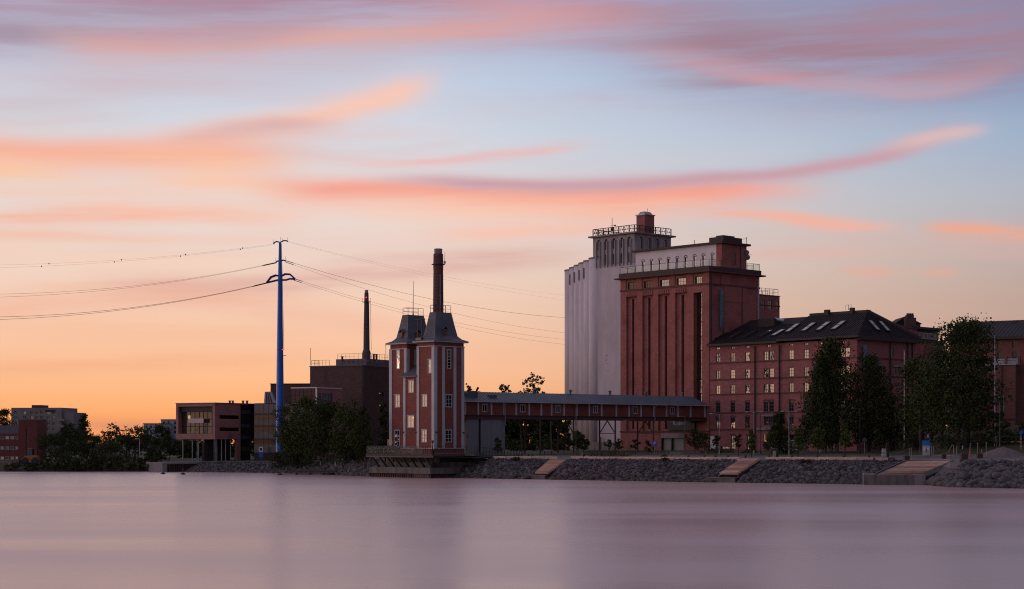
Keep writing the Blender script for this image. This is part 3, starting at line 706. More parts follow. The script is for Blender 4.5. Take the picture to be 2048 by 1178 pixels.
# ------------------------------------------------------------------ long mill with the black roof
tR = FA.t(1714); R0 = C0+D*tR
FR = Face(R0, N)
L = thing('long_mill', 'long red brick mill with black hipped roof and rows of skylights', 'building', (R0.x, R0.y, 3.2))
zE = FA.hit(1714, 678)[1]
rows = []
for y0, y1, ny in ((699.2,694.4,1),(724.8,707,3),(758.2,740.4,3),(788.2,770.4,3),(824.8,805,3),(856.6,835,3),(899,871.5,4)):
    rows.append((FA.hit(1435, y0)[1], FA.hit(1435, y1)[1], ny))
cols = [1435,1464.5,1494,1531,1542,1581.5,1611.5,1647,1684,1694]
hol, win = [], []
for ri, (z0, z1, ny) in enumerate(rows):
    cs = cols
    if ri == 0: cs = [1435,1464.5,1494,1536.5,1581.5,1611.5,1643,1687]
    if ri >= 5: cs = [1435,1464.5,1494,1581.5,1611.5,1647,1689]
    if ri == 6: cs = [1465.5,1497,]
    for x in cs:
        tt = FA.t(x); w = 0.50 if ri else 0.42
        hol.append((tt-w, tt+w, z0, z1)); win.append((tt-w, tt+w, z0, z1, ny, ri))
gate = (FA.t(1526), FA.t(1551), FA.hit(1530, 898)[1], FA.hit(1530, 869)[1])
load = (FA.t(1527), FA.t(1546.5), FA.hit(1530, 851)[1], FA.hit(1530, 833.5)[1])
shop = (FA.t(1580), FA.t(1617), FA.hit(1590, 903)[1], FA.hit(1590, 868.5)[1])
lowr = (FA.t(1440.5), FA.t(1457.5), FA.hit(1450, 898.5)[1], FA.hit(1450, 892.5)[1])
vent_ = (FA.t(1421), FA.t(1431), FA.hit(1430, 899)[1], FA.hit(1430, 872)[1])
# t of the two mills meet at 0: keep a hair of distance from the tower's plane
FL = FA.off(-0.12)
mb = MB().wall(FL, 0.0, tR, Z0, zE, hol+[gate, load, shop, lowr], 0.32)
shell(mb, FL, 0.0, tR, 16.0, Z0, zE, left=False, right=False, top=False)
mb.build('front_wall', M_BRICK2, L)
for a, b, c, e, ny, ri in win:
    window(L, FL, a+0.01, b-0.01, c+0.01, e-0.01, 0.15, 2, max(ny, 1), M_STEEL, G_WIN if ri not in (4,) else G_DARK, 0.07, bars=0.05)
    if ri >= 4:                                          # segmental arches over the lower windows
        m_ = (a+b)/2; hd = MB(); hw = (b-a)/2+0.06
        for i in range(4):
            x0_, x1_ = -1+i*0.5, -0.5+i*0.5
            z0_, z1_ = e+0.16*(1-x0_*x0_), e+0.16*(1-x1_*x1_)
            hd.hexa([FL.pt(m_+x0_*hw,0.05,z0_),FL.pt(m_+x1_*hw,0.05,z1_),FL.pt(m_+x1_*hw,0.002,z1_),FL.pt(m_+x0_*hw,0.002,z0_),FL.pt(m_+x0_*hw,0.05,z0_+0.22),FL.pt(m_+x1_*hw,0.05,z1_+0.22),FL.pt(m_+x1_*hw,0.002,z1_+0.22),FL.pt(m_+x0_*hw,0.002,z0_+0.22)])
        hd.build('window_arch', M_COURSE, L)
window(L, FL, gate[0], gate[1], gate[2], gate[3]-1.15, 0.26, 7, 2, M_STEEL, G_WIN, 0.09, 'gate_window')
window(L, FL, gate[0]+0.2, gate[1]-0.2, gate[3]-1.05, gate[3], 0.26, 6, 1, M_STEEL, G_WIN, 0.09, 'gate_fanlight')
window(L, FL, *load, 0.26, 5, 3, M_STEEL, G_WIN, 0.09, 'loading_window')
window(L, FL, *shop, 0.26, 6, 2, M_DSTEEL, G_WIN, 0.12, 'shop_window')
window(L, FL, *lowr, 0.2, 6, 1, M_DSTEEL, G_WIN, 0.09, 'cellar_window')
MB().fb(FL, vent_[0], vent_[1], vent_[2], vent_[3], 0.02, 0.2).build('white_panel', M_RENDER, L)
MB().fb(FL, FA.t(1513), FA.t(1545.5), FA.hit(1530, 860)[1], FA.hit(1530, 855.6)[1], 0.002, 0.25).build('stone_lintel', M_CONC, L)
MB().fb(FL, FA.t(1523), FA.t(1547), load[3]+0.05, load[3]+0.35, 0.002, 0.2).build('stone_lintel', M_CONC, L)
crs = [FA.hit(1422, y)[1] for y in (726.5, 759.8, 789.2, 825.8, 859)]
for z in crs:
    MB().fb(FL, 0.02, tR+0.10, z-0.10, z+0.08, 0.003, 0.13).build('string_course', M_COURSE, L)
FR2 = FR
rh = [(FR.t(1781.5), FR.t(1788), FR.hit(1785, 714)[1], FR.hit(1785, 696.5)[1]), (FR.t(1788), FR.t(1805), FR.hit(1795, 746.5)[1], FR.hit(1795, 734.5)[1]), (FR.t(1756), FR.t(1771), FR.hit(1795, 746.5)[1], FR.hit(1795, 734.5)[1])]
sR = FR.t(1812)
mb = MB().wall(FR, -0.0, 16.1, Z0, zE, rh, 0.25); mb.build('end_wall', M_BRICK2, L)
window(L, FR, *rh[0], 0.2, 2, 3, M_GALV, G_WIN, 0.08)
for h in rh[1:]:
    window(L, FR, *h, 0.2, 3, 1, M_STEEL, G_DARK, 0.09)
    MB().fb(FR, h[0]-0.3, h[1]+0.3, h[3]+0.02, h[3]+0.32, 0.002, 0.12).build('stone_lintel', M_CONC, L)
for z in crs[:2]:
    MB().fb(FR, 0.02, 16.1, z-0.10, z+0.08, 0.003, 0.12).build('string_course', M_COURSE, L)
for x in (1779.5, 1814, 1823.5): MB().tube([FR.pt(FR.t(x), 0.15, Z0+2), FR.pt(FR.t(x), 0.15, zE-0.1)], 0.13, 6).build('downpipe', M_DSTEEL, L)
for x in (1510, 1559, 1658): MB().tube([FL.pt(FA.t(x), 0.2, Z0+1), FL.pt(FA.t(x), 0.2, zE-0.3)], 0.13, 6).build('downpipe', M_DSTEEL, L)
t0, z0 = FR.hit(1723.5, 735); t1, z1 = FR.hit(1728, 691)
MB().fb(FR, t0, t1+0.1, z0, z1, 0.25, 0.5).build('banner_sign', M_SIGNBLUE, L)
# roof: a lower part against the tower and a higher hipped part
ov = 0.65; sr = 8.0; zr1, zr2 = 25.6, 26.75; tS = FA.off(-3).t(1580); zE2 = zE+0.35
def roof_part(name, t0, t1, zr, ze, hip):
    apex = t1-3.8 if hip else t1
    mb = MB(); A = q(t0,-ov,ze); B = q(t1+(ov if hip else 0),-ov,ze); Cc = q(t1+(ov if hip else 0),16+ov,ze); Dd = q(t0,16+ov,ze)
    Rl, Rr = q(t0,sr,zr), q(apex,sr,zr)
    if hip: mb.add([A,B,Cc,Dd,Rl,Rr,q(t0,sr,ze)], [(0,1,5,4),(1,2,5),(2,3,4,5),(0,4,3),(3,2,1,0)])
    else: mb.add([A,B,Cc,Dd,q(t0,sr,zr),q(t1,sr,zr),q(t1,11.5,zr+1.35),q(t0,11.5,zr+1.35)], [(0,1,5,4),(4,5,6,7),(1,2,6,5),(2,3,7,6),(0,4,7,3),(3,2,1,0)])
    r = mb.build(name, M_BLACKROOF, L)
    sm_ = MB(); tt = t0+0.3
    def rib(p, e):
        p, e = Vector(p), Vector(e); k = (e-p).normalized(); w = Vector((D.x, D.y, 0))*0.03; up = Vector((0, 0, 0.075)); lo = Vector((0,0,0.004))
        sm_.hexa([p-w+lo, p+w+lo, e+w+lo, e-w+lo, p-w+up, p+w+up, e+w+up, e-w+up])
    while tt < t1+ov*hip:
        if tt <= apex: rib(q(tt,-ov,ze), q(tt,sr,zr))
        else:
            f = (t1+ov-tt)/(t1+ov-apex); rib(q(tt,-ov,ze), q(tt,-ov+(sr+ov)*f,ze+(zr-ze)*f))
        tt += 0.55
    if hip:
        s = 0.0
        while s < 16:
            f = (s+ov)/(sr+ov) if s < sr else (16+ov-s)/(sr+ov)
            rib(q(t1+ov,s,ze), q(t1+ov-(t1+ov-apex)*f,s,ze+(zr-ze)*f)); s += 0.55
    sm_.build('standing_seams', M_BLACKROOF, r)['kind'] = 'stuff'
    ev = MB(); ev.hexa([q(t0,-ov-0.12,ze-0.35),q(t1+ov*hip+0.1,-ov-0.12,ze-0.35),q(t1+ov*hip+0.1,0.1,ze-0.35),q(t0,0.1,ze-0.35),q(t0,-ov-0.12,ze-0.01),q(t1+ov*hip+0.1,-ov-0.12,ze-0.01),q(t1+ov*hip+0.1,0.1,ze-0.01),q(t0,0.1,ze-0.01)])
    ev.build('eaves', M_DARKTRIM, L)
    return r
roof_part('roof', 0.02, tS, zr1, zE2, False)
roof_part('roof', tS+0.02, tR, zr2, zE2+0.25, True)
MB().hexa([q(tR-0.3,-0.1,zE-0.1),q(tR+ov+0.1,-0.1,zE-0.1),q(tR+ov+0.1,16+ov,zE-0.1),q(tR-0.3,16+ov,zE-0.1),q(tR-0.3,-0.1,zE2+0.22),q(tR+ov+0.12,-0.1,zE2+0.22),q(tR+ov+0.12,16+ov,zE2+0.22),q(tR-0.3,16+ov,zE2+0.22)]).build('eaves', M_DARKTRIM, L)
# fire wall standing above the hip at the back
mb = MB(); a, b = Vector(q(tR-3.8, sr, zr2)), Vector(q(tR+ov, 16+ov, zE2+0.25)); w = Vector((N.x, N.y, 0))*0.5; u = Vector((0, 0, 0.45))
mb.hexa([a-w*0.2, b-w*0.2, b+w, a+w, a-w*0.2+u, b-w*0.2+u, b+w+u, a+w+u]); mb.build('roof_parapet', M_DARKTRIM, L)
a, b = Vector(q(tS, sr, zr2)), Vector(q(tR-3.8, sr, zr2)); mb = MB()
mb.hexa([a+w*0.6, b+w*0.6, b+w*2, a+w*2, a+w*0.6+u, b+w*0.6+u, b+w*2+u, a+w*2+u]); mb.build('ridge_parapet', M_DARKTRIM, L)
def on_roof(t_, s, zr, ze): return Vector(q(t_, s, ze+(zr-ze)*(s+ov)/(sr+ov)))
slope_n = None
def skylight(tc_, s0, s1, zr, ze, w=0.46):
    a, b = on_roof(tc_-w, s0, zr, ze), on_roof(tc_+w, s0, zr, ze); c, e = on_roof(tc_+w, s1, zr, ze), on_roof(tc_-w, s1, zr, ze)
    up = (b-a).cross(e-a).normalized()
    if up.z < 0: up = -up
    o = MB().hexa([a+up*0.02, b+up*0.02, c+up*0.02, e+up*0.02, a+up*0.26, b+up*0.26, c+up*0.26, e+up*0.26]).build('skylight', M_DSTEEL, L)
    for f0, f1 in ((0.06, 0.47), (0.53, 0.94)):
        g = lambda x, y: a+(b-a)*x+(e-a)*y+up*0.275
        MB().add([g(0.1,f0), g(0.9,f0), g(0.9,f1), g(0.1,f1)], [(0,1,2,3)]).build('pane', G_SKYL, o)
for x in (1437, 1467, 1495.5, 1528, 1553): skylight(FA.off(-2.6).t(x), 1.6, 4.6, zr1, zE2, 0.5)
for x in (1581.5, 1613.5, 1643, 1673.5): skylight(FA.off(-2.6).t(x), 1.6, 4.7, zr2, zE2+0.25, 0.5)
def hip_sky(sc_):
    ze, zr = zE2+0.25, zr2
    f = lambda s, k: Vector(q(tR+ov-(4.45)*k, s, ze+(zr-ze)*k))
    a, b, c, e = f(sc_-0.5, 0.22), f(sc_+0.5, 0.22), f(sc_+0.5, 0.62), f(sc_-0.5, 0.62)
    up = (b-a).cross(e-a).normalized()
    if up.z < 0: up = -up
    o = MB().hexa([a+up*0.02, b+up*0.02, c+up*0.02, e+up*0.02, a+up*0.26, b+up*0.26, c+up*0.26, e+up*0.26]).build('skylight', M_DSTEEL, L)
    for f0, f1 in ((0.06, 0.47), (0.53, 0.94)):
        g = lambda x, y: a+(b-a)*x+(e-a)*y+up*0.275
        MB().add([g(0.1,f0), g(0.9,f0), g(0.9,f1), g(0.1,f1)], [(0,1,2,3)]).build('pane', G_SKYL, o)
hip_sky(6.2); hip_sky(9.0)
for x, y0, w in ((1654.5, 628, 0.42), (1704.5, 624, 0.32)):
    F8 = FA.off(-sr-0.2); tt = F8.t(x); zt_ = F8.hit(x, y0-8.5)[1]
    MB().fb(F8, tt-w, tt+w, zr2-0.5, zt_, -0.35, 0.35).build('roof_chimney', M_DARKTRIM, L)
F8 = FA.off(-5); t0 = F8.t(1500); t1 = F8.t(1532)
MB().fb(F8, t0, t1, zr1-1.2, zr1+1.1, -5, -2.2).build('roof_machinery', M_DARKTRIM, L)
MB().tube([F8.pt(t0+3.2, -3, zr1+1.0), F8.pt(t1+1.6, -3, zr1+0.6)], 0.28, 8).build('roof_duct', M_GALV, L)
p = Vector(q(FA.off(-8).t(1686), sr+0.6, zr2+0.7)); mb = MB()
for k in range(2): mb.tube([p+Vector((k*0.5, 0, 0)), p+Vector((k*0.5+0.1, 0, 0.8)), p+Vector((k*0.5+0.5, 0, 0.9)), p+Vector((k*0.5+0.6, 0, 0))], 0.03, 4)
mb.build('roof_ladder_hoops', M_DSTEEL, L)
# lower rear wing with a strip of windows, seen right of the hip
s2a, s2b = 16.12, 24.6; zW = FR.hit(1850, 680)[1]; zG0, zG1 = FR.hit(1850, 677.5)[1], FR.hit(1850, 664.5)[1]
LW = thing('rear_wing', 'lower brick wing with a strip of roof windows right of the long mill', 'building', FR.pt(20, -3, 3.2))
mb = MB().wall(FR.off(-0.3), s2a, s2b, Z0, zW, [], 0.1); shell(mb, FR.off(-0.3), s2a, s2b, 10, Z0, zW); mb.build('wall', M_BRICK2, LW)
MB().fb(FR.off(-0.3), s2a, s2a+1.4, zW+0.002, zG1+0.5, -6, -0.2).build('attic_wall', M_BRICK2, LW)
MB().fb(FR.off(-0.3), s2a+1.41, s2b, zW+0.002, zG1+0.5, -6, -0.8).build('attic_wall', M_DSTEEL, LW)
for k in range(6):
    a = s2a+1.5+k*(s2b-s2a-1.6)/6; window(LW, FR.off(-0.3), a, a+(s2b-s2a-1.6)/6-0.06, zW+0.25, zG1, 0.6, 1, 1, M_GALV, G_CURT, 0.12, 'attic_window')
MB().fb(FR.off(-0.3), s2a-0.2, s2b, zG1+0.502, zG1+0.9, -7, 0.1).build('roof', M_DARKTRIM, LW)
MB().fb(FR.off(-0.3), s2a, s2b, zW-0.4, zW, 0.002, 0.25).build('eaves', M_DARKTRIM, LW)
HB = thing('gabled_rear_house', 'brick gable with a broad chimney stack rising behind the long mill roof', 'building', P(1822, 890, 330))
Yh = 332
g0, g1 = P(1790, 648, Yh), P(1841, 648, Yh); pk = P(1812, 632, Yh)
MB().prism([(g0.x,Yh,12),(g1.x,Yh,12),(g1.x,Yh+9,12),(g0.x,Yh+9,12)], [(g0.x,Yh,g0.z),(g1.x,Yh,g0.z),(g1.x,Yh+9,g0.z),(g0.x,Yh+9,g0.z)]).build('wall', M_RBRICK, HB)
MB().add([(g0.x-.3,Yh-.3,g0.z),(g1.x+.3,Yh-.3,g0.z),(pk.x,Yh-.3,pk.z),(g0.x-.3,Yh+9,g0.z),(g1.x+.3,Yh+9,g0.z),(pk.x,Yh+9,pk.z)], [(0,1,2),(5,4,3),(0,2,5,3),(1,4,5,2),(0,3,4,1)]).build('roof', M_BLACKROOF, HB)
c0, c1 = P(1809, 636, Yh-1), P(1830, 634, Yh-1)
MB().box(c0.x, c1.x, Yh-2, Yh, 20, c0.z).build('chimney_stack', M_DBRICK, HB)
c2, c3 = P(1812.5, 630, Yh-1), P(1826, 629.5, Yh-1)
MB().box(c2.x, c3.x, Yh-1.8, Yh-.2, c0.z+.002, c2.z).build('chimney_top', M_DBRICK, HB)
for k in range(3): MB().box(c2.x+.1+k*.43, c2.x+.38+k*.43, Yh-1.4, Yh-.6, c2.z+.002, c2.z+.3).build('chimney_pot', M_DSTEEL, HB)

# ------------------------------------------------------------------ silo
Hc = C0-D*31.8+N*15.0
FH = Face(Hc, D); FI = Face(Hc, N)
SI = thing('grain_silo', 'tall white concrete grain silo with round bins and a grey ribbed head house', 'silo', (Hc.x, Hc.y, 3.2))
hL, hR = FH.t(1186), FI.t(1342); zC = FH.z(466.5, 0)
zf0 = FH.hit(1196, 533)[1]; zf1 = zC-0.9
MB().wall(FH, hL, 0, Z0, zf0, [], .1).wall(FI, 0, hR, Z0, zf0, [], .1).build('shaft', M_SILO, SI)
wins = []
for a, b in ((1195.2,1198.2),(1210.2,1213.4),(1225.6,1229),(1241.4,1245),(1256.4,1260)):
    for y0, y1 in ((501,480.5),(531,511.5)):
        z0 = FH.hit(1196, y0)[1]; z1 = FH.hit(1196, y1)[1]; wins.append((FH.t(a)-0.05, FH.t(b)+0.12, z0, z1))
wr = []
for a, b in ((1280,1285),(1297,1302),(1313,1318),(1329,1334)):
    wr.append((FI.t(a), FI.t(b), FI.hit(1282, 497)[1], FI.hit(1282, 474)[1]))
mb = MB().wall(FH, hL, 0, zf0, zC, wins, 0.4); shell(mb, FH, hL, 0, hR, zf0, zC, right=False); mb.wall(FI, 0, hR, zf0, zC, wr, 0.4)
mb.build('head_house', M_HEAD, SI)
shell(MB(), FH, hL, 0, hR, Z0, zf0, right=False, top=False).build('rear_shaft', M_SILO, SI)
for h in wins: window(SI, FH, h[0], h[1], h[2], h[3], 0.35, 2, 5, M_DARKTRIM, G_DARK, 0.06)
for h in wr: window(SI, FI, h[0], h[1], h[2], h[3], 0.35, 2, 5, M_DARKTRIM, G_DARK, 0.06)
for k in range(5):
    h = wins[k*2]
    for tt in (h[0]-0.28, h[1]+0.06): MB().fb(FH, tt, tt+0.22, zf0-0.3, zf1, 0.002, 0.32).build('rib', M_HEAD, SI)
for h in wr:
    for tt in (h[0]-0.28, h[1]+0.06): MB().fb(FI, tt, tt+0.22, zf0+2.5, zf1, 0.002, 0.28).build('rib', M_HEAD, SI)
qh = lambda t, s, z: FH.pt(t, -s, z)
MB().hexa([qh(hL-.7,-.7,zC),qh(.7,-.7,zC),qh(.7,hR+.7,zC),qh(hL-.7,hR+.7,zC),qh(hL-.7,-.7,zC+.3),qh(.7,-.7,zC+.3),qh(.7,hR+.7,zC+.3),qh(hL-.7,hR+.7,zC+.3)]).build('cornice', M_CONC, SI)
railing(SI, [qh(hL,hR,zC+.3), qh(hL,0,zC+.3), qh(0,0,zC+.3), qh(0,hR,zC+.3)], 1.35, M_DSTEEL, None, True, 1.45, 0.09, True)
tb = FI.off(-1.5); x0, x1 = tb.t(1289.3), tb.t(1308.5)
MB().fb(tb, x0, x1, zC+.3, tb.hit(1290, 429.5)[1], -2.2, 0).build('stair_turret', M_BRICK2, SI)
zt_ = tb.hit(1290, 429.5)[1]
MB().fb(tb, x0-.15, x1+.15, zt_, zt_+.18, -2.35, .15).build('turret_cap', M_GALV, SI)
MB().prism([tb.pt(x0+.2,-.2,zt_+.182),tb.pt(x1-.2,-.2,zt_+.182),tb.pt(x1-.2,-2,zt_+.182),tb.pt(x0+.2,-2,zt_+.182)],[tb.pt(x0+.5,-.6,zt_+.75),tb.pt(x1-.5,-.6,zt_+.75),tb.pt(x1-.5,-1.6,zt_+.75),tb.pt(x0+.5,-1.6,zt_+.75)]).build('turret_roof', M_GALV, SI)
pm = Vector(tb.pt(x1-.9, -1, zt_+.7)); MB().tube([pm, pm+Vector((0,0,.8))], .035, 4).build('turret_finial', M_DSTEEL, SI)
FHm = FH.off(-2); tm_ = FHm.t(1224.3); b0 = Vector(FHm.pt(tm_, 0, zC+.3))
mb = MB().tube([b0, b0+Vector((0,0,3.6))], .055, 5); mb.build('weather_vane_mast', M_DSTEEL, SI)
MB().lathe(b0.x, b0.y, [(0.05,b0.z+.95),(.22,b0.z+1.0),(.30,b0.z+1.3),(.2,b0.z+1.6),(.05,b0.z+1.65)], 10).build('vane_ball', M_DSTEEL, SI)
MB().box(b0.x+.35, b0.x+.75, b0.y-.02, b0.y+.02, b0.z+1.95, b0.z+2.2).build('vane_flag', M_DSTEEL, SI)
MB().tube([b0+Vector((-.45,0,2.08)), b0+Vector((.36,0,2.08))], .025, 4).build('vane_arm', M_DSTEEL, SI)
xi = [1129.2,1138.8,1147.8,1157.4,1166.9,1177.7]; yi = [540,535,530.5,525.8,521.5,516]
zb = None
for i in range(5, -1, -1):
    Yc_ = 357*369/(885-yi[i]); rr = 2.35
    zt_ = EYE+369*357/F
    MB().lathe(Xp(xi[i], Yc_)+rr, Yc_, [(rr,Z0),(rr,zt_-.25)], 40).build('silo_bin', M_SILO, SI, True)
    MB().lathe(Xp(xi[i], Yc_)+rr, Yc_, [(rr+.09,zt_-.248),(rr+.09,zt_)], 40).build('bin_rim', M_CONC, SI)
    if 1 <= i <= 4: 
        MB().box(Xp(xi[i], Yc_)-.12, Xp(xi[i], Yc_)+.38, Yc_-.9, Yc_-.2, zt_-3.6, zt_-1.5).build('bin_hatch', M_CONC, SI)
zp_ = FH.hit(1200, 884.5)[1]
MB().fb(FH, hL-.3, .1, Z0, zp_, .002, .35).build('plinth', M_CONC, SI)
MB().fb(FH, FH.t(1201.5), FH.t(1205), 3.3, 6.2, .352, .4).build('door', M_DSTEEL, SI)
for px, py, r in ((1213.5,711,.2),(1212,720,.16),(1216,727,.13),(1192,733,.15),(1216,741,.12),(1207,716,.1),(1190,614,.14),(1215,627,.1)):
    t_, z_ = FH.hit(px, py); MB().fb(FH, t_-r, t_+r, z_-r*.5, z_+r*.5, .002, .03).build('wall_stain_plate', M_CONC, SI)

# ================================================================== the twin-roofed water tower building on the point
K0 = Vector((Xp(869, 270), 270.0))
FT = Face(K0, D); FU = Face(K0, N)         # left-hand front (t < 0) and right-hand front
TW = thing('twin_tower_house', 'red brick tower house with white corner boards and two steep grey roofs', 'building', (K0.x, K0.y, 3.2))
wT = -FT.t(834.6); wS = FU.t(927.5)
zb, zband, ze = FT.z(896, 0), FT.z(692.5, 0), FT.z(681.5, 0)
zbase = 2.6
def rect(fc, x0, x1, y0, y1):
    t0, za = fc.hit(x0, y1); t1, zb_ = fc.hit(x1, y0); zm = fc.hit((x0+x1)/2, y1)[1]; zn = fc.hit((x0+x1)/2, y0)[1]
    return (t0, t1, zm, zn)
def cased(parent, fc, r, nx, ny, gm=None, sill=True, name='window'):
    a, b, c, e = r; w = 0.13; m = MB()
    m.fb(fc, a, a+w, c, e, -0.02, 0.06); m.fb(fc, b-w, b, c, e, -0.02, 0.06); m.fb(fc, a-0.05, b+0.05, e+0.001, e+w*1.2, -0.02, 0.10); m.fb(fc, a+w, b-w, c, c+w, -0.02, 0.06)
    for i in range(1, nx):
        x = a+(b-a)*i/nx; m.fb(fc, x-0.045, x+0.045, c+w, e, -0.02, 0.05)
    for j in range(1, ny):
        z = c+(e-c)*j/ny; m.fb(fc, a+w, b-w, z-0.03, z+0.03, -0.02, 0.045)
    o = m.build(name, M_WHITE, parent)
    j = random.uniform(-0.01, 0.01)
    MB().add([fc.pt(a+.06,.02+j,c+.06),fc.pt(b-.06,.02,c+.06),fc.pt(b-.06,.02,e-.02),fc.pt(a+.06,.02+j,e-.02)],[(0,1,2,3)]).build('pane', gm or G_WIN, o)
    return o
def board(fc, x0, x1, z0, z1, parent=TW, out=0.10):
    a, b = fc.t(x0), fc.t(x1)
    return MB().fb(fc, a, b, z0, z1, 0.002, out).build('corner_board', M_WHITE, parent)
def tower_block(fo, so, w, s):
    """a shaft with its flared mansard roof: front-left plane fo (t from -w to 0), side plane so (0..s)"""
    mb = MB().wall(fo, -w, 0, zbase, ze, [], .1).wall(so, 0, s, zbase, ze, [], .1); shell(mb, fo, -w, 0, s, zbase, ze, right=False)
    mb.build('wall', M_TBRICK, TW)
    r = lambda i, z: [fo.pt(-w+i, -i, z), fo.pt(-i, -i, z), fo.pt(-i, -(s-i), z), fo.pt(-w+i, -(s-i), z)]
    zk, ztp = FT.z(669.5, 0), FT.z(622, 0)
    rings = [r(-.55, ze), r(-.55, ze+.08), r(0.2, ze+.42), r(.66, zk), r(1.0, zk+1.7), r(1.33, ztp)]
    rf = MB().loft(rings).build('mansard_roof', M_ROOF, TW)
    sm_ = MB()
    for side in range(4):                               # standing seams on every slope
        n = 9
        for k in range(1, n):
            f = k/n
            pts = []
            for rg in rings[1:]:
                a, b = Vector(rg[side]), Vector(rg[(side+1) % 4]); pts.append(a+(b-a)*f+Vector((0, 0, .012)))
            sm_.tube(pts, 0.032, 4)
    sm_.build('roof_seams', M_ROOF, rf)['kind'] = 'stuff'
    MB().hexa([*r(-.52, ze-.14), *r(-.54, ze-.002)]).build('eaves_board', M_WHITE, TW)
    top = r(1.4, ztp)
    railing(TW, [top[3], top[0], top[1], top[2]], 1.1, M_DSTEEL, None, True, 0.95, 0.035)
    return r, zk, ztp
def dormer(r, zk, side, f, z):
    a, b = Vector(r(.75, z)[side]), Vector(r(.75, z)[(side+1) % 4]); p = a+(b-a)*f; u = (b-a).normalized(); o = Vector((u.y, -u.x, 0))
    m = MB(); h = .75; hw = .30
    m.hexa([p-u*hw-o*.8, p+u*hw-o*.8, p+u*hw+o*.25, p-u*hw+o*.25, *[x+Vector((0,0,h)) for x in (p-u*hw-o*.8, p+u*hw-o*.8, p+u*hw+o*.25, p-u*hw+o*.25)]])
    d = m.build('dormer', M_TBRICK, TW)
    zt_ = Vector((0,0,h)); pk = Vector((0,0,h+.42)); g = MB()
    for s in (-1, 1):
        e0 = p+u*s*.52+zt_-Vector((0,0,.06)); c0 = p+pk
        g.hexa([e0+o*.38, c0+o*.38, c0-o*.7, e0-o*.7, *[x+Vector((0,0,.09)) for x in (e0+o*.38, c0+o*.38, c0-o*.7, e0-o*.7)]])
    g.build('dormer_roof', M_ROOF, d)
    w0 = p+o*.262+Vector((0,0,.12)); MB().add([w0-u*.17, w0+u*.17, w0+u*.17+Vector((0,0,.5)), w0-u*.17+Vector((0,0,.5))], [(0,1,2,3)]).build('dormer_pane', G_DARK, d)
r1, zk, ztp = tower_block(FT, FU, wT, wS)
dormer(r1, zk, 1, .42, zk+.25)
L0 = K0-D*7.45+N*0.8
FT2 = Face(L0, D); FU2 = Face(L0, N); w2 = -FT2.t(780.5)
r2, _, _ = tower_block(FT2, FU2, w2, wS)
dormer(r2, zk, 0, .5, zk+.1); dormer(r2, zk, 1, .45, zk+.1)
# infill between the two shafts with its lean-to roof
FM = FT.off(-0.05); zl = FM.hit(812, 753)[1]; zl2 = zl+1.9
mb = MB().wall(FM, -7.5, -wT-.002, zbase, zl, [], .1); shell(mb, FM, -7.5, -wT-.002, 5, zbase, zl, right=False, top=False); mb.build('infill_wall', M_TBRICK, TW)
MB().add([FM.pt(-7.75,.35,zl),FM.pt(-wT,.35,zl),FM.pt(-wT,-2.6,zl2),FM.pt(-7.75,-2.6,zl2),FM.pt(-7.75,.35,zl-.1),FM.pt(-wT,.35,zl-.1),FM.pt(-wT,-2.6,zl2-.1),FM.pt(-7.75,-2.6,zl2-.1)],[(0,1,2,3),(4,7,6,5),(0,4,5,1),(1,5,6,2),(2,6,7,3),(3,7,4,0)]).build('lean_to_roof', M_ROOF, TW)
sm_ = MB()
for k in range(7):
    t_ = -7.6+k*(7.6-wT-.1)/6; sm_.tube([FM.pt(t_,.33,zl+.02), FM.pt(t_,-2.55,zl2+.02)], .035, 4)
sm_.build('lean_to_seams', M_ROOF, TW)['kind'] = 'stuff'
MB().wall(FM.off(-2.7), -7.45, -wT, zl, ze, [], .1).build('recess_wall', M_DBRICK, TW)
for x0, x1 in ((834.2, 838.8), (864, 869.2)): board(FT, x0, x1, zb, zband-.02)
for x0, x1 in ((868.9, 873.8), (884, 889), (906.8, 912), (922.5, 927.8)): board(FU, x0, x1, zb, zband-.02)
for x0, x1 in ((779, 784.5), (809, 813.6)): board(FT2, x0, x1, zb, zband-.1)
for x0, x1 in ((813.4, 818.5), (829, 834.5)): board(FU2, x0, x1, zb, zband-.1)
board(FM, 807.2, 811.8, zb, zl-.1)
MB().fb(FT, -wT-.12, .12, zband, zband+.13, .002, .13).build('band_board', M_WHITE, TW); MB().fb(FU, .125, wS+.12, zband, zband+.13, .002, .13).build('band_board', M_WHITE, TW)
MB().fb(FT2, -w2-.12, .12, zband-.1, zband+.03, .002, .13).build('band_board', M_WHITE, TW)
MB().fb(FT, -wT-3.4, .14, zb-.12, zb, .003, .16).build('plinth_board', M_WHITE, TW); MB().fb(FU, .145, wS+.14, zb-.12, zb, .003, .16).build('plinth_board', M_WHITE, TW)
for fc, x0, x1, y0, y1, nx, ny, g in ((FT2,793.2,800.3,701,738.5,1,2,None),(FT2,790.2,800.8,790.5,815,2,2,None),(FT2,789.5,800,861.5,894,2,3,None),
        (FM,817.2,828.2,761.5,786,2,2,None),(FM,815.2,828.8,832,856,2,1,None),(FT,844.2,855,790,814,2,2,None),(FT,843.5,854.5,860.5,884.8,2,3,None),(FT,856.2,864,719.5,747,1,1,None),
        (FU,894,902,700.5,737.5,1,6,G_DARK),(FU,890.8,903.8,790.5,814.8,2,3,G_DARK),(FU,889.5,902.8,861,885,2,3,G_DARK)):
    if x1 < 864 and y0 == 719.5:
        cased(TW, fc, rect(fc, x0, x1, y0, y1), 1, 1, M_TBRICK, name='blind_window')
    else: cased(TW, fc, rect(fc, x0, x1, y0, y1), nx, ny, g)
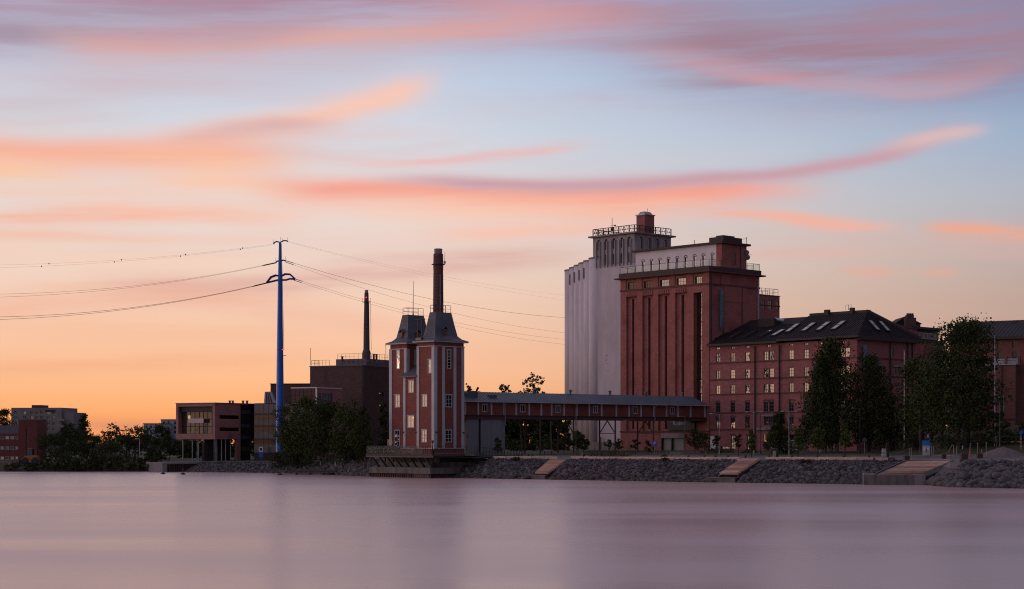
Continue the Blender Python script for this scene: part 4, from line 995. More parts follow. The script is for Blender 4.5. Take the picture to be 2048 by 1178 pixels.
for fc, x, y in ((FM,808.3,864.5),(FM,833.2,864.5),(FU,870.5,864.3),(FU,925.5,865.2)):
    t_, z_ = fc.hit(x, y); MB().fb(fc, t_-.12, t_+.12, z_-.1, z_+.1, .1, .32).build('wall_lamp', M_DSTEEL, TW)
p = Vector(FT2.pt(-w2/2, -wS/2, ztp)); MB().tube([p, p+Vector((0,0,.5)), p+Vector((.05,0,5.4))], [.16,.07,.03], 6).build('roof_mast', M_GALV, TW)
# hoist frame in the valley of the roofs
mb = MB(); p = Vector(FT.pt(-wT+.2, .1, ze+.35)); u = Vector((D.x, D.y, 0))
for s in (0, 1.0):
    mb.tube([p+u*s, p+u*s+Vector((0,0,3.0))], .07, 4)
mb.tube([p-u*.7+Vector((0,0,3.0)), p+u*1.7+Vector((0,0,3.0))], .10, 4).tube([p, p+u*1.0+Vector((0,0,1.4)), p+Vector((0,0,2.8))], .05, 4)
mb.build('hoist_frame', M_DSTEEL, TW)
MB().hexa([*[p+u*a+Vector((0,0,z)) +Vector((N.x,N.y,0))*b for z in (-.5,.25) for a, b in ((-.2,-.25),(1.0,-.25),(1.0,.5),(-.2,.5))]]).build('hoist_box', M_ROOF, TW)

# brick chimney behind the tower
CH = thing('brick_chimney', 'tall dark brick chimney rising behind the twin tower roofs', 'chimney', (Xp(876.5, 300), 300, 3.2))
cxx = Xp(876.5, 300); z = lambda y: Zp(y, 300)
MB().lathe(cxx, 300, [(.98,3),(.88,z(625)),(.82,z(546)),(.80,z(545)),(.84,z(535)),(.80,z(508))], 20).build('shaft', M_CHIM, CH, False)
MB().lathe(cxx, 300, [(.66,z(508)+.002),(.68,z(498)),(.60,z(497.5))], 20).build('cap', M_CONC, CH)
for k in range(12):
    zz_ = z(625)+k*(z(546)-z(625))/12; MB().lathe(cxx, 300, [(.91-.005*k,zz_),(.91-.005*k,zz_+.07)], 20).build('iron_band', M_STEEL, CH)
MB().lathe(cxx, 300, [(.84,z(529.5)),(1.12,z(529.4)),(1.12,z(528.2)),(.84,z(528))], 16).build('gallery_ring', M_DSTEEL, CH)
MB().tube([(cxx+.35, 299.05, z(624)), (cxx+.35, 299.12, z(550))], .06, 5).build('flue_pipe', M_GALV, CH)
mb = MB().tube([(cxx+1.05,300,z(528)),(cxx+1.1,300,z(505))], .03, 4).box(cxx+.9,cxx+1.25,299.8,300.2,z(527),z(522)); mb.build('aerial', M_GALV, CH)

# ------------------------------------------------------------------ the gallery on trestles
G0 = Vector((Xp(930, 281.6), 281.6)); G1 = Vector((Xp(1413, 314.4), 314.4))
FG = Face(G0, G1-G0); Lg = (G1-G0).length
GA = thing('elevated_gallery', 'long red boarded gallery on trestles joining the tower house to the mill', 'gallery', (G0.x, G0.y, 3.2))
zge, zgr, zgb, zgg = FG.z(801, 0), FG.z(783.5, 0)+.1, FG.z(829.5, 0), FG.z(837.5, 0)
Wg = 4.2
posts = [920+v/3.938 for v in (40,142,246,345,441,544,639,720,819,919,1017,1114,1230,1330,1425,1526,1625,1716,1815,1927)]
gw_ = []
for v in (194,494,771,1067,1379,1672):
    t_ = FG.t(920+v/3.938); gw_.append((t_-.52, t_+.52, zge-1.72, zge-.62))
mb = MB().wall(FG, -6, Lg-.2, zgb, zge, gw_, .12); shell(mb, FG, -6, Lg-.2, Wg, zgb, zge, left=False); mb.build('wall', M_TBRICK, GA)
for h in gw_: cased(GA, FG.off(-.03), h, 2, 1, G_DARK)
for x in posts:
    t_ = FG.t(x); MB().fb(FG, t_-.15, t_+.15, zgb+.02, zge-.02, .002, .09).build('wall_post', M_WHITE, GA)
MB().fb(FG, -6, Lg-.1, zgg, zgb-.15, -Wg+.1, .10).build('girder', M_RUST, GA)
MB().fb(FG, -6, Lg-.1, zgb-.148, zgb-.002, -Wg-.1, .20).build('girder_flange', M_DSTEEL, GA)
ovg = .55; h2 = Wg/2
gp = lambda t_, s, z_: FG.pt(t_, -s, z_)
rf = MB().add([gp(-6,-ovg,zge-.05),gp(Lg+.2,-ovg,zge-.05),gp(Lg+.2,Wg+ovg,zge-.05),gp(-6,Wg+ovg,zge-.05),gp(-6,h2,zgr),gp(Lg-1.6,h2,zgr)],[(0,1,5,4),(1,2,5),(2,3,4,5),(0,4,3),(3,2,1,0)]).build('roof', M_GROOF, GA)
sm_ = MB(); t_ = .2
while t_ < Lg-1.4:
    sm_.tube([gp(t_,-ovg,zge-.03), gp(t_,h2,zgr+.02)], .045, 4); t_ += .62
sm_.build('standing_seams', M_GROOF, rf)['kind'] = 'stuff'
MB().fb(FG, -6, Lg+.25, zge-.22, zge-.06, ovg+.002, ovg+.14).build('gutter', M_WHITE, GA)
MB().fb(FG, Lg-.05, Lg+.2, zge-.22, zge-.06, -Wg-ovg, ovg).build('gutter', M_WHITE, GA)
for v in (586,870,1180,1463,1753):
    t_ = FG.off(-h2).t(920+v/3.938); p = Vector(gp(t_, h2, zgr-.1)); m = MB().lathe(p.x, p.y, [(.16,p.z),(.16,p.z+.5),(.30,p.z+.52),(.30,p.z+.66),(.05,p.z+.85)], 8); m.build('roof_vent', M_STEEL, GA)
for x0, x1, hh in ((934.5,955.5,1.55),(979,993.5,.95)):
    Fg2 = FG.off(-.4); a, b = Fg2.t(x0), Fg2.t(x1); MB().fb(Fg2, a, b, zge, zge+hh, -1.6, 0).build('roof_hatch', M_ROOF, GA)
for x in (1008.5, 1150.3, 1308):
    t_ = FG.t(x); MB().tube([FG.pt(t_,.62,zge-.2), FG.pt(t_,.2,zge-.9), FG.pt(t_,.2,zgb-1.6)], .09, 5).build('downpipe', M_GALV, GA)
for x in (1081.3, 1147.9, 1231.3, 1307.8):
    t_ = FG.t(x)
    for s in (.1, Wg-.1):
        p = Vector(gp(t_, s, 0)); g_ = gz(CX+F*p.x/p.y, p.y)-.3
        MB().box(p.x-.13, p.x+.13, p.y-.13, p.y+.13, g_, zgg).build('trestle_leg', M_RUST, GA)
    a, b, c = Vector(gp(t_, .2, zgg-2.1)), Vector(gp(t_, Wg-.2, zgg-2.1)), Vector(gp(t_, h2, zgg-.05))
    for e in (a, b): MB().tube([e, c], .11, 4).build('brace', M_RUST, GA)
    MB().tube([a-Vector((0,0,.1)), b-Vector((0,0,.1))], .05, 4).build('tie_rod', M_RUST, GA)
for x0, x1 in ((1040.8, 1043.5), (1101, 1103.5)):
    p = P(x0, 842, 292); e = P(x1, 905, 292); MB().tube([p, e], .12, 6).build('timber_prop', M_OLDWOOD, GA)
# grey clad base building under the left end
GB = thing('grey_clad_block', 'tall windowless block in pale grey panels below the left end of the gallery', 'building', FG.pt(3, -2, 3))
zg0 = 2.4; x_ = [932.5, 957.2, 961.8, 982.5, 1010]
Fc = FG.off(-.15)
for a, b in ((932.5,944.8),(944.9,957.2),(961.8,982.5),(982.6,1010)):
    MB().fb(Fc, Fc.t(a), Fc.t(b), zg0+.6, zgg-.02, -Wg+.4, 0).build('wall_panel', M_CLAD, GB)
MB().fb(Fc, Fc.t(932.6), Fc.t(1009), zg0, zgg-.05, -Wg+.5, -.25).build('core', M_DSTEEL, GB)
for x in (936, 1008):
    t_, z_ = Fc.hit(x, 872); MB().fb(Fc, t_-.1, t_+.1, z_-.1, z_+.1, .002, .25).build('wall_lamp', M_GALV, GB)

# ------------------------------------------------------------------ power plant
Q0 = Vector((Xp(724, 335), 335.0)); a28 = math.radians(28)
FQ = Face(Q0, (math.cos(a28), -math.sin(a28))); FQ2 = Face(Q0, (math.sin(a28), math.cos(a28)))
PP = thing('power_plant', 'windowless dark brick power plant with railed roof left of the tower house', 'building', (Q0.x, Q0.y, 2))
qL = FQ.t(620); qR = FQ2.t(800); zq = FQ.z(731.5, 0)
lit = [rect(FQ2, 758.5, 767.5, y0, y1) for y0, y1 in ((784.5, 793), (808.5, 816), (832, 840))]
mb = MB().wall(FQ, qL, 0, 0, zq, [], .1).wall(FQ2, 0, qR, 0, zq, lit, .3); shell(mb, FQ, qL, 0, qR, 0, zq, right=False); mb.build('wall', M_DBRICK, PP)
for k, h in enumerate(lit): window(PP, FQ2, *h, .25, 2, 1, M_DSTEEL, G_DARK, .08)
for h in lit[:2]:
    MB().fb(FQ2, h[0]+.1, h[0]+.1+(h[1]-h[0])*.45, h[3]-.32, h[3]-.1, -.238, -.232).build('lit_lamp_panel', E_GREEN, PP)
MB().fb(FQ2, .1, .35, 6, zq-.1, .002, .1).build('downpipe', M_STEEL, PP)
MB().fb(FQ, qL-.1, .1, zq+.002, zq+.18, -qR, .10).build('roof_edge', M_STEEL, PP)
ax = FQ.off(-1.5); aL = ax.t(672); za = ax.z(717, 0)
mb = MB().fb(ax, aL, .0, zq+.182, za, -qR+3, 0); mb.build('attic_storey', mat('grey_attic', (.115,.115,.135), (.08,.08,.095), (1,1,.4), .7), PP)
for k in range(9): 
    t_ = aL+1.5+k*1.05; MB().fb(ax, t_, t_+.55, zq+.75, za-.35, .002, .03).build('attic_louvre', M_RUST, PP)
railing(PP, [FQ.pt(qL+.2, -3, zq+.18), FQ.pt(qL+.2, -.2, zq+.18), FQ.pt(aL-.6, -.2, zq+.18)], 1.05, M_STEEL, None, True, .9, .03)
railing(PP, [ax.pt(aL+.2, -.3, za), ax.pt(-.2, -.3, za), ax.pt(-.2, -qR+4, za)], 1.0, M_STEEL, None, True, .9, .03)
p = P(621, 731, 337); MB().tube([p, p+Vector((0,0,3.3))], .05, 4).build('flag_mast', M_GALV, PP)
for x, h in ((747.5,.9),(753,.9),(684.5,.5)):
    p = P(x, 719, 336); MB().lathe(p.x, p.y, [(.2,p.z-.3),(.2,p.z+h),(.26,p.z+h),(.26,p.z+h+.1)], 8).build('vent_pipe', M_DSTEEL, PP)
p = P(771.5, 722, 336); MB().tube([p, p+Vector((0,0,3.3))], .04, 4).lathe(p.x, p.y, [(.05,p.z+2.9),(.16,p.z+2.95),(.05,p.z+3.05)], 6).build('aerial_mast', M_GALV, PP)
PC = thing('plant_chimney', 'slim dark chimney with red warning lights on the power plant roof', 'chimney', (Xp(733, 345), 345, za-1))
z = lambda y: Zp(y, 345); cx2 = Xp(733, 345)
MB().lathe(cx2, 345, [(.80,za-1),(.80,z(704)),(.60,z(699)),(.56,z(660)),(.40,z(586))], 18).build('shaft', M_PCHIM, PC)
MB().lathe(cx2, 345, [(.34,z(586)+.002),(.34,z(580.5)),(.2,z(580))], 14).build('cap', M_CONC, PC)
MB().lathe(cx2, 345, [(.4,z(604.6)),(.82,z(604.5)),(.82,z(603.6)),(.4,z(603.5))], 14).build('platform', M_DSTEEL, PC)
for dxx, dyy, zz_ in ((-.85,-.1,0), (.85,-.1,0), (0.02,-.8,.15)):
    pz = z(598)+zz_; MB().tube([(cx2+dxx*.95,345+dyy,z(603.5)),(cx2+dxx*.95,345+dyy,pz)], .03, 4).build('lamp_stem', M_DSTEEL, PC)
    MB().lathe(cx2+dxx*.95, 345+dyy, [(.04,pz-.02),(.09,pz+.05),(.09,pz+.14),(.03,pz+.2)], 8).build('warning_lamp', E_RED, PC)
MB().tube([(cx2+.62,344.6,z(700)),(cx2+.50,344.6,z(606))], .03, 4).tube([(cx2+.95,344.6,z(700)),(cx2+.78,344.6,z(606))], .03, 4).build('ladder', M_DSTEEL, PC)

# lower blocks left of the plant
PB = thing('plant_annex', 'low dark brick annex behind the blue pylon', 'building', (Xp(560, 350), 350, 2))
fx = Face((Xp(541, 350), 350), (.995, -.1)); z1_ = fx.z(768.5, 0)
mb = MB().wall(fx, 0, fx.t(640), 0, z1_, [], .1); shell(mb, fx, 0, fx.t(640), 8, 0, z1_); mb.build('wall', M_DBRICK, PB)
MB().fb(fx, -.1, fx.t(640), z1_+.002, z1_+.15, -8, .1).build('roof_edge', M_DSTEEL, PB)
PG = thing('glazed_brick_block', 'brick block with gridded glass corner and a white roof line', 'building', (Xp(634, 322), 322, 2))
fg = Face((Xp(633.5, 322), 322), (math.cos(.45), -math.sin(.45))); fg2 = Face((Xp(633.5, 322), 322), (math.sin(.45), math.cos(.45)))
gl = fg.t(583); gr_ = fg2.t(683); z1_ = fg.z(774, 0)
MB().wall(fg, gl, -.25, 0, z1_-.2, [], .1).build('grid_core', M_DSTEEL, PG)
cw = (-.25-gl)/6; zs_ = [fg.z(805, 0)+k*(z1_-.2-fg.z(805, 0))/4 for k in range(5)]
for i in range(6):
    for j in range(4): MB().fb(fg, gl+cw*i+.04, gl+cw*(i+1)-.04, zs_[j]+.04, zs_[j+1]-.04, .01, .05).build('grid_panel', M_RUST, PG)
for i in range(6):
    MB().fb(fg, gl+cw*i+.04, gl+cw*(i+1)-.04, fg.z(830, 0), zs_[0]-.1, .01, .05).build('glass_panel', G_PANEL, PG)
wq = rect(fg2, 636, 664, 787, 830)
mb = MB().wall(fg2, 0, gr_, 0, z1_-.2, [wq], .2); shell(mb, fg, gl, 0, gr_, 0, z1_-.2, right=False); mb.build('wall', M_MBRICK, PG)
n = 5
for i in range(n):
    a = wq[0]+(wq[1]-wq[0])*i/n; window(PG, fg2, a, a+(wq[1]-wq[0])/n-.03, wq[2], wq[3], .15, 1, 3, M_STEEL, G_PANEL, .06, 'glass_panel')
MB().fb(fg, gl-.1, .1, z1_-.2, z1_, -gr_, .12).fb(fg2, .11, gr_, z1_-.2, z1_, .002, .12).build('roof_edge', M_RENDER, PG)
MB().fb(fg, -.22, .1, fg.z(808, 0), z1_-.202, .002, .1).build('corner_post', M_RENDER, PG)

# ------------------------------------------------------------------ modern building on columns
M0 = Vector((Xp(430, 331), 331.0)); a32 = math.radians(32)
FM1 = Face(M0, (math.cos(a32), -math.sin(a32))); FM2 = Face(M0, (math.sin(a32), math.cos(a32)))
MO = thing('modern_building', 'modern brown brick building raised on thin columns with a large glazed front', 'building', (M0.x, M0.y, 1.6))
mL = FM1.t(352); mR = FM2.t(481); mG = FM2.t(508); zt_ = FM1.z(806.5, 0); zm = FM1.z(878.5, 0); zg_ = 1.5
op = rect(FM1, 356.5, 425, 813, 867.5)
sl1 = rect(FM2, 439, 479, 830.5, 838); sl2 = rect(FM2, 439, 479, 855, 862)
mb = MB().wall(FM1, mL, 0, zm, zt_, [op], 1.2).wall(FM2, 0, mR, zm, zt_, [sl1, sl2], .35); shell(mb, FM1, mL, 0, mG+6, zm, zt_, right=False)
mb.add([FM1.pt(mL,0,zm),FM1.pt(0,0,zm),FM1.pt(0,-mG-6,zm),FM1.pt(mL,-mG-6,zm)],[(3,2,1,0)])
mb.build('wall', M_MBRICK, MO)
MB().fb(FM1, op[0], op[1], op[3]-.95, op[3]-.01, -1.15, -.5).build('blind_box', M_PLASTIC, MO)
for i in range(8):
    a = op[0]+(op[1]-op[0])*i/8
    for j in range(3):
        zz_ = op[2]+(op[3]-op[2]-.95)*j/3; window(MO, FM1, a+.015, a+(op[1]-op[0])/8-.015, zz_+.015, zz_+(op[3]-op[2]-.95)/3-.015, 1.1, 1, 1, M_DSTEEL, G_CURT, .04, 'glass_panel')
t_, z_ = FM1.hit(371, 834); MB().fb(FM1, t_-.3, t_+.3, z_-.3, z_+.3, -1.07, -1.05).build('lit_window', E_WARM, MO)
a, b, c, e = rect(FM1, 375, 405, 837, 846); MB().fb(FM1, a, b, c, e, -.35, -.25).build('white_banner', mat('banner_cloth', (.55,.42,.42), (.50,.38,.38), (.5,.5,.5), .9), MO)
for s in (sl1, sl2):
    for i in range(4): window(MO, FM2, s[0]+(s[1]-s[0])*i/4+.01, s[0]+(s[1]-s[0])*(i+1)/4-.01, s[2], s[3], .3, 1, 1, M_DSTEEL, G_DARK, .05, 'ribbon_window')
MB().fb(FM1, mL-.05, .08, zt_+.002, zt_+.14, -mG-6, .08).build('roof_edge', M_STEEL, MO)
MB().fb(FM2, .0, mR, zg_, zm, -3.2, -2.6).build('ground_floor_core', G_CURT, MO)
MB().fb(FM2, mR-1.1, mR, zg_, zm-.01, -.5, 0).build('corner_pier', M_MBRICK, MO)
for x in (363,373,382,386.5,394,399,406,412):
    p = Vector(FM1.pt(FM1.t(x), -.4 if x not in (373,386.5,399,412) else -3.0, 0)); MB().lathe(p.x, p.y, [(.11,zg_),(.11,zm)], 8).build('column', M_GALV, MO)
for x in (419,430,435,446,454,464):
    p = Vector(FM2.pt(max(FM2.t(x), .2), -.35, 0)); MB().lathe(p.x, p.y, [(.10,zg_),(.10,zm)], 8).build('column', M_GALV, MO)
for k, y in enumerate((823.5, 851, 875, 898)):
    t0, t1 = mR, mG; zc = FM2.z(y, mR)
    for i in range(3): MB().fb(FM2, t0+(t1-t0)*i/3+.03, t0+(t1-t0)*(i+1)/3-.03, zc-.35, zc+.35, -.9, -.85).build('spandrel_panel', G_PANEL, MO)
    for i in range(4): window(MO, FM2, t0+(t1-t0)*i/4+.02, t0+(t1-t0)*(i+1)/4-.02, zc-2.0 if k < 3 else zg_, zc-.4, .95, 1, 1, M_DSTEEL, G_CURT, .05, 'glass_panel')
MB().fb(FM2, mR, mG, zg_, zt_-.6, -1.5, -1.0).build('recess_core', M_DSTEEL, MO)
for x in (459.5, 465.5, 486, 494):
    p = P(x, 807, 336); MB().lathe(p.x, p.y, [(.2,p.z-.2),(.2,p.z+.4),(.27,p.z+.41),(.27,p.z+.55)], 8).build('roof_vent', M_STEEL, MO)
GC = thing('curtain_wall_block', 'glass curtain wall block with banded panels beside the blue pylon', 'building', (Xp(530, 334), 334, 1.6))
fc = Face((Xp(508.5, 336), 336), (.97, -.24)); w_ = fc.t(585); zt2 = fc.z(806.5, 0)
mb = MB().wall(fc, 0, w_, zg_, zt2, [], .1); shell(mb, fc, 0, w_, 9, zg_, zt2); mb.build('core', M_DSTEEL, GC)
ys = [(808,826,G_PANEL),(826.5,829,M_STEEL),(829.5,838,G_CURT),(838.5,850,G_PANEL),(850.5,853,M_STEEL),(853.5,862,G_CURT),(862.5,876,G_PANEL),(876.5,879,M_STEEL),(879.5,888,G_DARK),(888.5,905,G_PANEL)]
ncol = 8
for y0, y1, mt in ys:
    za_, zb_ = fc.z(y1, 0), fc.z(y0, 0)
    if mt is M_STEEL: MB().fb(fc, 0, w_, za_, zb_, .01, .35).build('sun_shade', mt, GC); continue
    for i in range(ncol):
        j_ = random.uniform(-.02, .02); a, b = w_*i/ncol+.03, w_*(i+1)/ncol-.03
        MB().add([fc.pt(a,.05+j_,za_),fc.pt(b,.05,za_),fc.pt(b,.05,zb_),fc.pt(a,.05+j_,zb_)],[(0,1,2,3)]).build('glass_panel', mt, GC)
TK = thing('slanted_roof_hood', 'silver slanted ventilation hood on the roof left of the blue pylon', 'ventilator', (Xp(541, 342), 342, zt2))
p0, p1, t0_, t1_ = P(528, 806, 342), P(552, 806, 342), P(529.5, 783.5, 342), P(541.5, 783, 342)
MB().hexa([p0, p1, p1+Vector((0,2,0)), p0+Vector((0,2,0)), t0_, t1_, t1_+Vector((0,2,0)), t0_+Vector((0,2,0))]).build('hood', M_GALV, TK)
for k in range(3): MB().hexa([Vector(P(532+k*5, 805, 341.9)), Vector(P(534.5+k*5.2, 805, 341.9)), Vector(P(533+k*2.9, 785, 341.9)), Vector(P(531.6+k*2.9, 785, 341.9)), *[Vector(v)+Vector((0,.08,0)) for v in (P(532+k*5, 805, 341.9), P(534.5+k*5.2, 805, 341.9), P(533+k*2.9, 785, 341.9), P(531.6+k*2.9, 785, 341.9))]]).build('rib', M_RUST, TK)

# ------------------------------------------------------------------ blue pylon and its wires
YP = 305.0
PY = thing('blue_pylon', 'tall tapering blue steel power pylon with curved arms', 'pylon', (Xp(559.5, YP), YP, 1.7))
z = lambda y: Zp(y, YP); xp = lambda x: Xp(x, YP)
MB().lathe(xp(560), YP, [(.70,1.2),(.62,z(770)),(.55,z(700)),(.36,z(560)),(.20,z(486)),(.17,z(484))], 14).build('mast', M_BLUE, PY, False)
for y, r in ((771,.65),(845,.70),(700,.58)): MB().lathe(xp(560), YP, [(r,z(y)),(r,z(y)+.05)], 14).build('joint_ring', M_BLUE2, PY)
def arm(name, pts, r): MB().tube([(xp(x), YP+dy_, z(y)) for x, y, dy_ in pts], r, 6).build(name, M_BLUE2, PY)
arm('top_arm', [(559,484.5,0),(553,483,0),(549,485,0),(547,488,0)], .12); arm('top_arm', [(562,484,0),(567,481.5,0),(572,481.2,0),(576,483,0)], .12)
arm('middle_arm', [(560,522,0),(555,522,0),(551.5,525,0)], .13); arm('middle_arm', [(561,522,0),(567,520.3,0),(571.5,522,0)], .13)
for dy_ in (-.25, .6):
    arm('lower_arm', [(560,552.5,0),(551,550.5,dy_),(542,554,dy_),(533,565.5,dy_*.3)], .15); arm('lower_arm', [(561,553.5,0),(570,548,dy_),(580,548.5,dy_),(590,558,dy_*.3)], .15)
arm('lower_strut', [(533,565.5,0),(544,563,0),(552,561,0),(560,559,0)], .17); arm('lower_strut', [(561,560,0),(572,560,0),(580,557.5,0),(590,558.5,0)], .17)
for x, y0, y1 in ((546.6,487.5,479),(561.3,484,474),(564.5,484,476),(575.5,482.5,474.5),(551.5,524,515.5),(571.2,521.5,513)): MB().tube([(xp(x),YP,z(y0)),(xp(x),YP,z(y1))], .025, 4).build('lightning_rod', M_BLUE2, PY)
MB().tube([(xp(563.3),YP-.1,z(487)),(xp(568.2),YP-.3,z(700))], .035, 4).build('climbing_ladder', M_DSTEEL, PY)
MB().lathe(xp(565.5), YP-.55, [(.02,z(700.4)),(.07,z(700)),(.07,z(699)),(.02,z(698.8))], 8).build('warning_lamp', E_RED, PY)
MB().box(xp(567), xp(572.5), YP-.5, YP, z(711.6), z(710.8)).build('platform', M_BLUE2, PY)
M_WIRE = mat('wire', (.055,.045,.045), None, (1,1,1), .5)
def wire(label, a, b, sag, r=.022):
    a, b = Vector(a), Vector(b); n = 16
    pts = [a+(b-a)*(i/n)-Vector((0,0,sag*4*(i/n)*(1-i/n))) for i in range(n+1)]
    o = MB().tube(pts, r, 4).build('power_line', M_WIRE)
    if r >= .016: MB().tube([a, a+(pts[1]-a).normalized()*2.6], .06, 5).build('insulator_string', M_DSTEEL, o)
    return tag(o, label, 'wire', 'power lines at the blue pylon')
wl = 'from the blue pylon'
for lab, (x0,y0), (x1,y1,Y1), sag, r in (
    ('topmost thin wire running left from the blue pylon', (547,488), (-260,529,255), 1.3, .008),
    ('second thin wire running left just below the topmost one', (547.5,489.5), (-260,537,275), 1.3, .008),
    ('upper wire of the middle pair running left from the blue pylon', (551.5,525), (-260,583,255), 2.2, .016),
    ('lower wire of the middle pair running left from the blue pylon', (552,526), (-260,592,275), 2.2, .016),
    ('upper wire of the lowest pair running left from the blue pylon', (533,565.5), (-260,628,255), 2.4, .026),
    ('lower wire of the lowest pair running left from the blue pylon', (533.5,566.5), (-260,636,275), 2.4, .025),
    ('topmost thin wire running right from the blue pylon', (577,483), (1180,596,430), 1.2, .008),
    ('second thin wire running right from the blue pylon', (576,484), (1180,606,440), 1.2, .008),
    ('upper wire right of the blue pylon, crossing both chimneys', (572,521.5), (1180,637,430), 2.2, .024),
    ('second wire of the middle pair running right from the pylon', (571,524), (1180,670,430), 2.2, .016),
    ('upper wire of the lowest pair running right towards the silo', (590,558), (1180,682,440), 2.0, .016),
    ('lowest wire running right from the blue pylon to the silo', (588,560.5), (1180,693,450), 2.0, .016)):
    o = wire(lab, P(x0, y0, YP), P(x1, y1, Y1), sag, r)
    if 'thin wire running left' in lab or 'second thin wire running left' in lab:
        a_, b_ = P(x0, y0, YP), P(x1, y1, Y1)
        for f in ((.09, .25, .42, .60) if 'topmost' in lab else (.13, .28, .46, .64)):
            c_ = a_+(b_-a_)*f-Vector((0, 0, sag*4*f*(1-f)))
            MB().lathe(c_.x, c_.y, [(.03,c_.z-.13),(.08,c_.z-.05),(.08,c_.z+.05),(.03,c_.z+.13)], 8).build('marker_ball', M_PILE, o)

# ------------------------------------------------------------------ far left
RB = thing('red_waterside_building', 'dark red brick building with ribbon windows at the left edge', 'building', (Xp(30, 345), 345, 1.6))
f1 = Face((Xp(37, 345), 345), (1, -.05)); f1 = f1
lw = f1.t(74); zt_ = f1.z(839, 0); zl_ = f1.z(867, 0)
sw_ = rect(f1, 51.5, 56, 859, 912)
mb = MB().wall(f1, 0, lw, 0, zt_, [sw_], .3); shell(mb, f1, 0, lw, 6, 0, zt_); mb.build('tower_wall', M_LBRICK, RB)
for k in range(3): window(RB, f1, sw_[0], sw_[1], sw_[2]+(sw_[3]-sw_[2])*k/3, sw_[2]+(sw_[3]-sw_[2])*(k+1)/3, .25, 1, 2, M_STEEL, G_DARK, .05)
f3 = f1.off(-.4); l0 = f3.t(-160)
wn = []
for y0, y1 in ((872,878.5),(892.5,899),(912.5,919.5)):
    for x in range(-150, 34, 10): wn.append(rect(f3, x, x+8.2 if x+8.2 < 36 else 36, y0, y1))
mb = MB().wall(f3, l0, 0, 0, zl_, wn, .2); shell(mb, f3, l0, 0, 9, 0, zl_); mb.build('wall', M_LBRICK, RB)
for i, h in enumerate(wn): window(RB, f3, *h, .15, 1, 1, M_GALV, G_WIN if i % 3 else G_DARK, .09)
MB().fb(f3, l0, 0, zl_, f1.z(851, 0), -4, -.6).build('roof', M_ROOF, RB)
AP = thing('grey_apartment_block', 'large grey apartment block with balconies behind the trees at far left', 'building', (Xp(85, 470), 470, 2))
f4 = Face((Xp(22.5, 470), 470), (.99, -.1)); w4 = f4.t(123.5); w5 = f4.t(146); z4, z5 = f4.z(815.5, 0), f4.z(825, 0)
hl = []
for y0, y1 in ((822.5,828.5),(831.5,838.5),(844,850.5),(855.5,862)):
    for x in (28, 46, 60.5, 71, 80.5, 93.5, 104.5): hl.append(rect(f4, x, x+6, y0, y1))
mb = MB().wall(f4, 0, w4, 0, z4, hl, .3); shell(mb, f4, 0, w4, 12, 0, z4); mb.build('wall', M_APART, AP)
for i, h in enumerate(hl): window(AP, f4, *h, .25, 2, 1, M_GALV, G_WIN if i % 4 == 1 else G_DARK, .09)
MB().fb(f4, w4+.01, w5, 0, z5, -10, -.6).build('side_wing', M_APART, AP)
for y in (838, 851, 863):
    t0, t1 = f4.t(71), f4.t(89); MB().fb(f4, t0, t1, f4.z(y+4, 0), f4.z(y, 0), .002, 1.2).build('balcony', M_CONC, AP)
    t0, t1 = f4.t(118), f4.t(131); MB().fb(f4, t0, t1, f4.z(y+4, 0), f4.z(y, 0), .002, 1.2).build('balcony', M_CONC, AP)
a, b, c, e = rect(f4, 60.5, 80.5, 810, 815.4); MB().fb(f4, a, b, c, e, -6, -1).build('roof_machine_room', M_DARKTRIM, AP)
a, b, c, e = rect(f4, 90, 111, 819.5, 824); MB().fb(f4, a, b, c, e, .002, .06).build('recess_shade_panel', M_DSTEEL, AP)  # flat dark panel on the wall, a recess's shade put into its colour
for k, (x0, x1, y, lab) in enumerate(((287, 330, 848, 'low white apartment block just showing above the trees'), (322, 372, 840, 'higher white apartment block behind the modern building'))):
    W_ = thing('white_apartment_block', lab, 'building', (Xp(x0, 500+k*10), 500+k*10, 2))
    f5 = Face((Xp(x0, 500+k*10), 500+k*10), (1, 0)); w_ = f5.t(x1); zz_ = f5.z(y, 0)
    hl = [rect(f5, x, x+4.2, yy, yy+6) for yy in (y+3, y+12, y+21) for x in (x0+4, x0+13, x0+26, x0+35) if x+4.5 < x1]
    mb = MB().wall(f5, 0, w_, 0, zz_, hl, .25); shell(mb, f5, 0, w_, 10, 0, zz_); mb.build('wall', mat('white_block_render', (.36,.37,.41), (.30,.31,.34), (.3,.3,.3), .9), W_)
    for h in hl: window(W_, f5, *h, .2, 1, 1, M_STEEL, G_DARK, .1)
    MB().fb(f5, -.1, w_+.1, zz_, zz_+.2, -10, .1).build('roof_edge', M_DSTEEL, W_)

# ------------------------------------------------------------------ right-hand school-like building
a34 = math.radians(33); B0 = Vector((Xp(1940, 268), 268.0))
FS = Face(B0, (math.cos(a34), -math.sin(a34)))
SB = thing('brick_hall_on_slope', 'brick hall with grey roof, balcony and pointed windows on the slope at right', 'building', (B0.x+10, B0.y-6, 5.5))
sE = FS.t(2300); tH = FS.t(1900); zE3 = FS.hit(2000, 675)[1]; zbs = 4.0
hl = [rect(FS, x, x+9.5, 681.5, 695.5) for x in (1994, 2024.5, 2055, 2085)]+[rect(FS, x, x+9, 703.5, 722) for x in (1995, 2024.5, 2055, 2085)]
FS2 = FS.off(1.6); got = [rect(FS2, 1988.5, 2008.5, 799, 825.5)]; low = [rect(FS2, 1988.5, 2008.5, 852, 870)]
mb = MB().wall(FS, tH, sE, zbs, zE3, hl, .3); shell(mb, FS, tH, sE, 12, zbs, zE3); mb.build('wall', M_RBRICK, SB)
for h in hl: window(SB, FS, *h, .25, 2, 2, M_STEEL, G_DARK, .09)
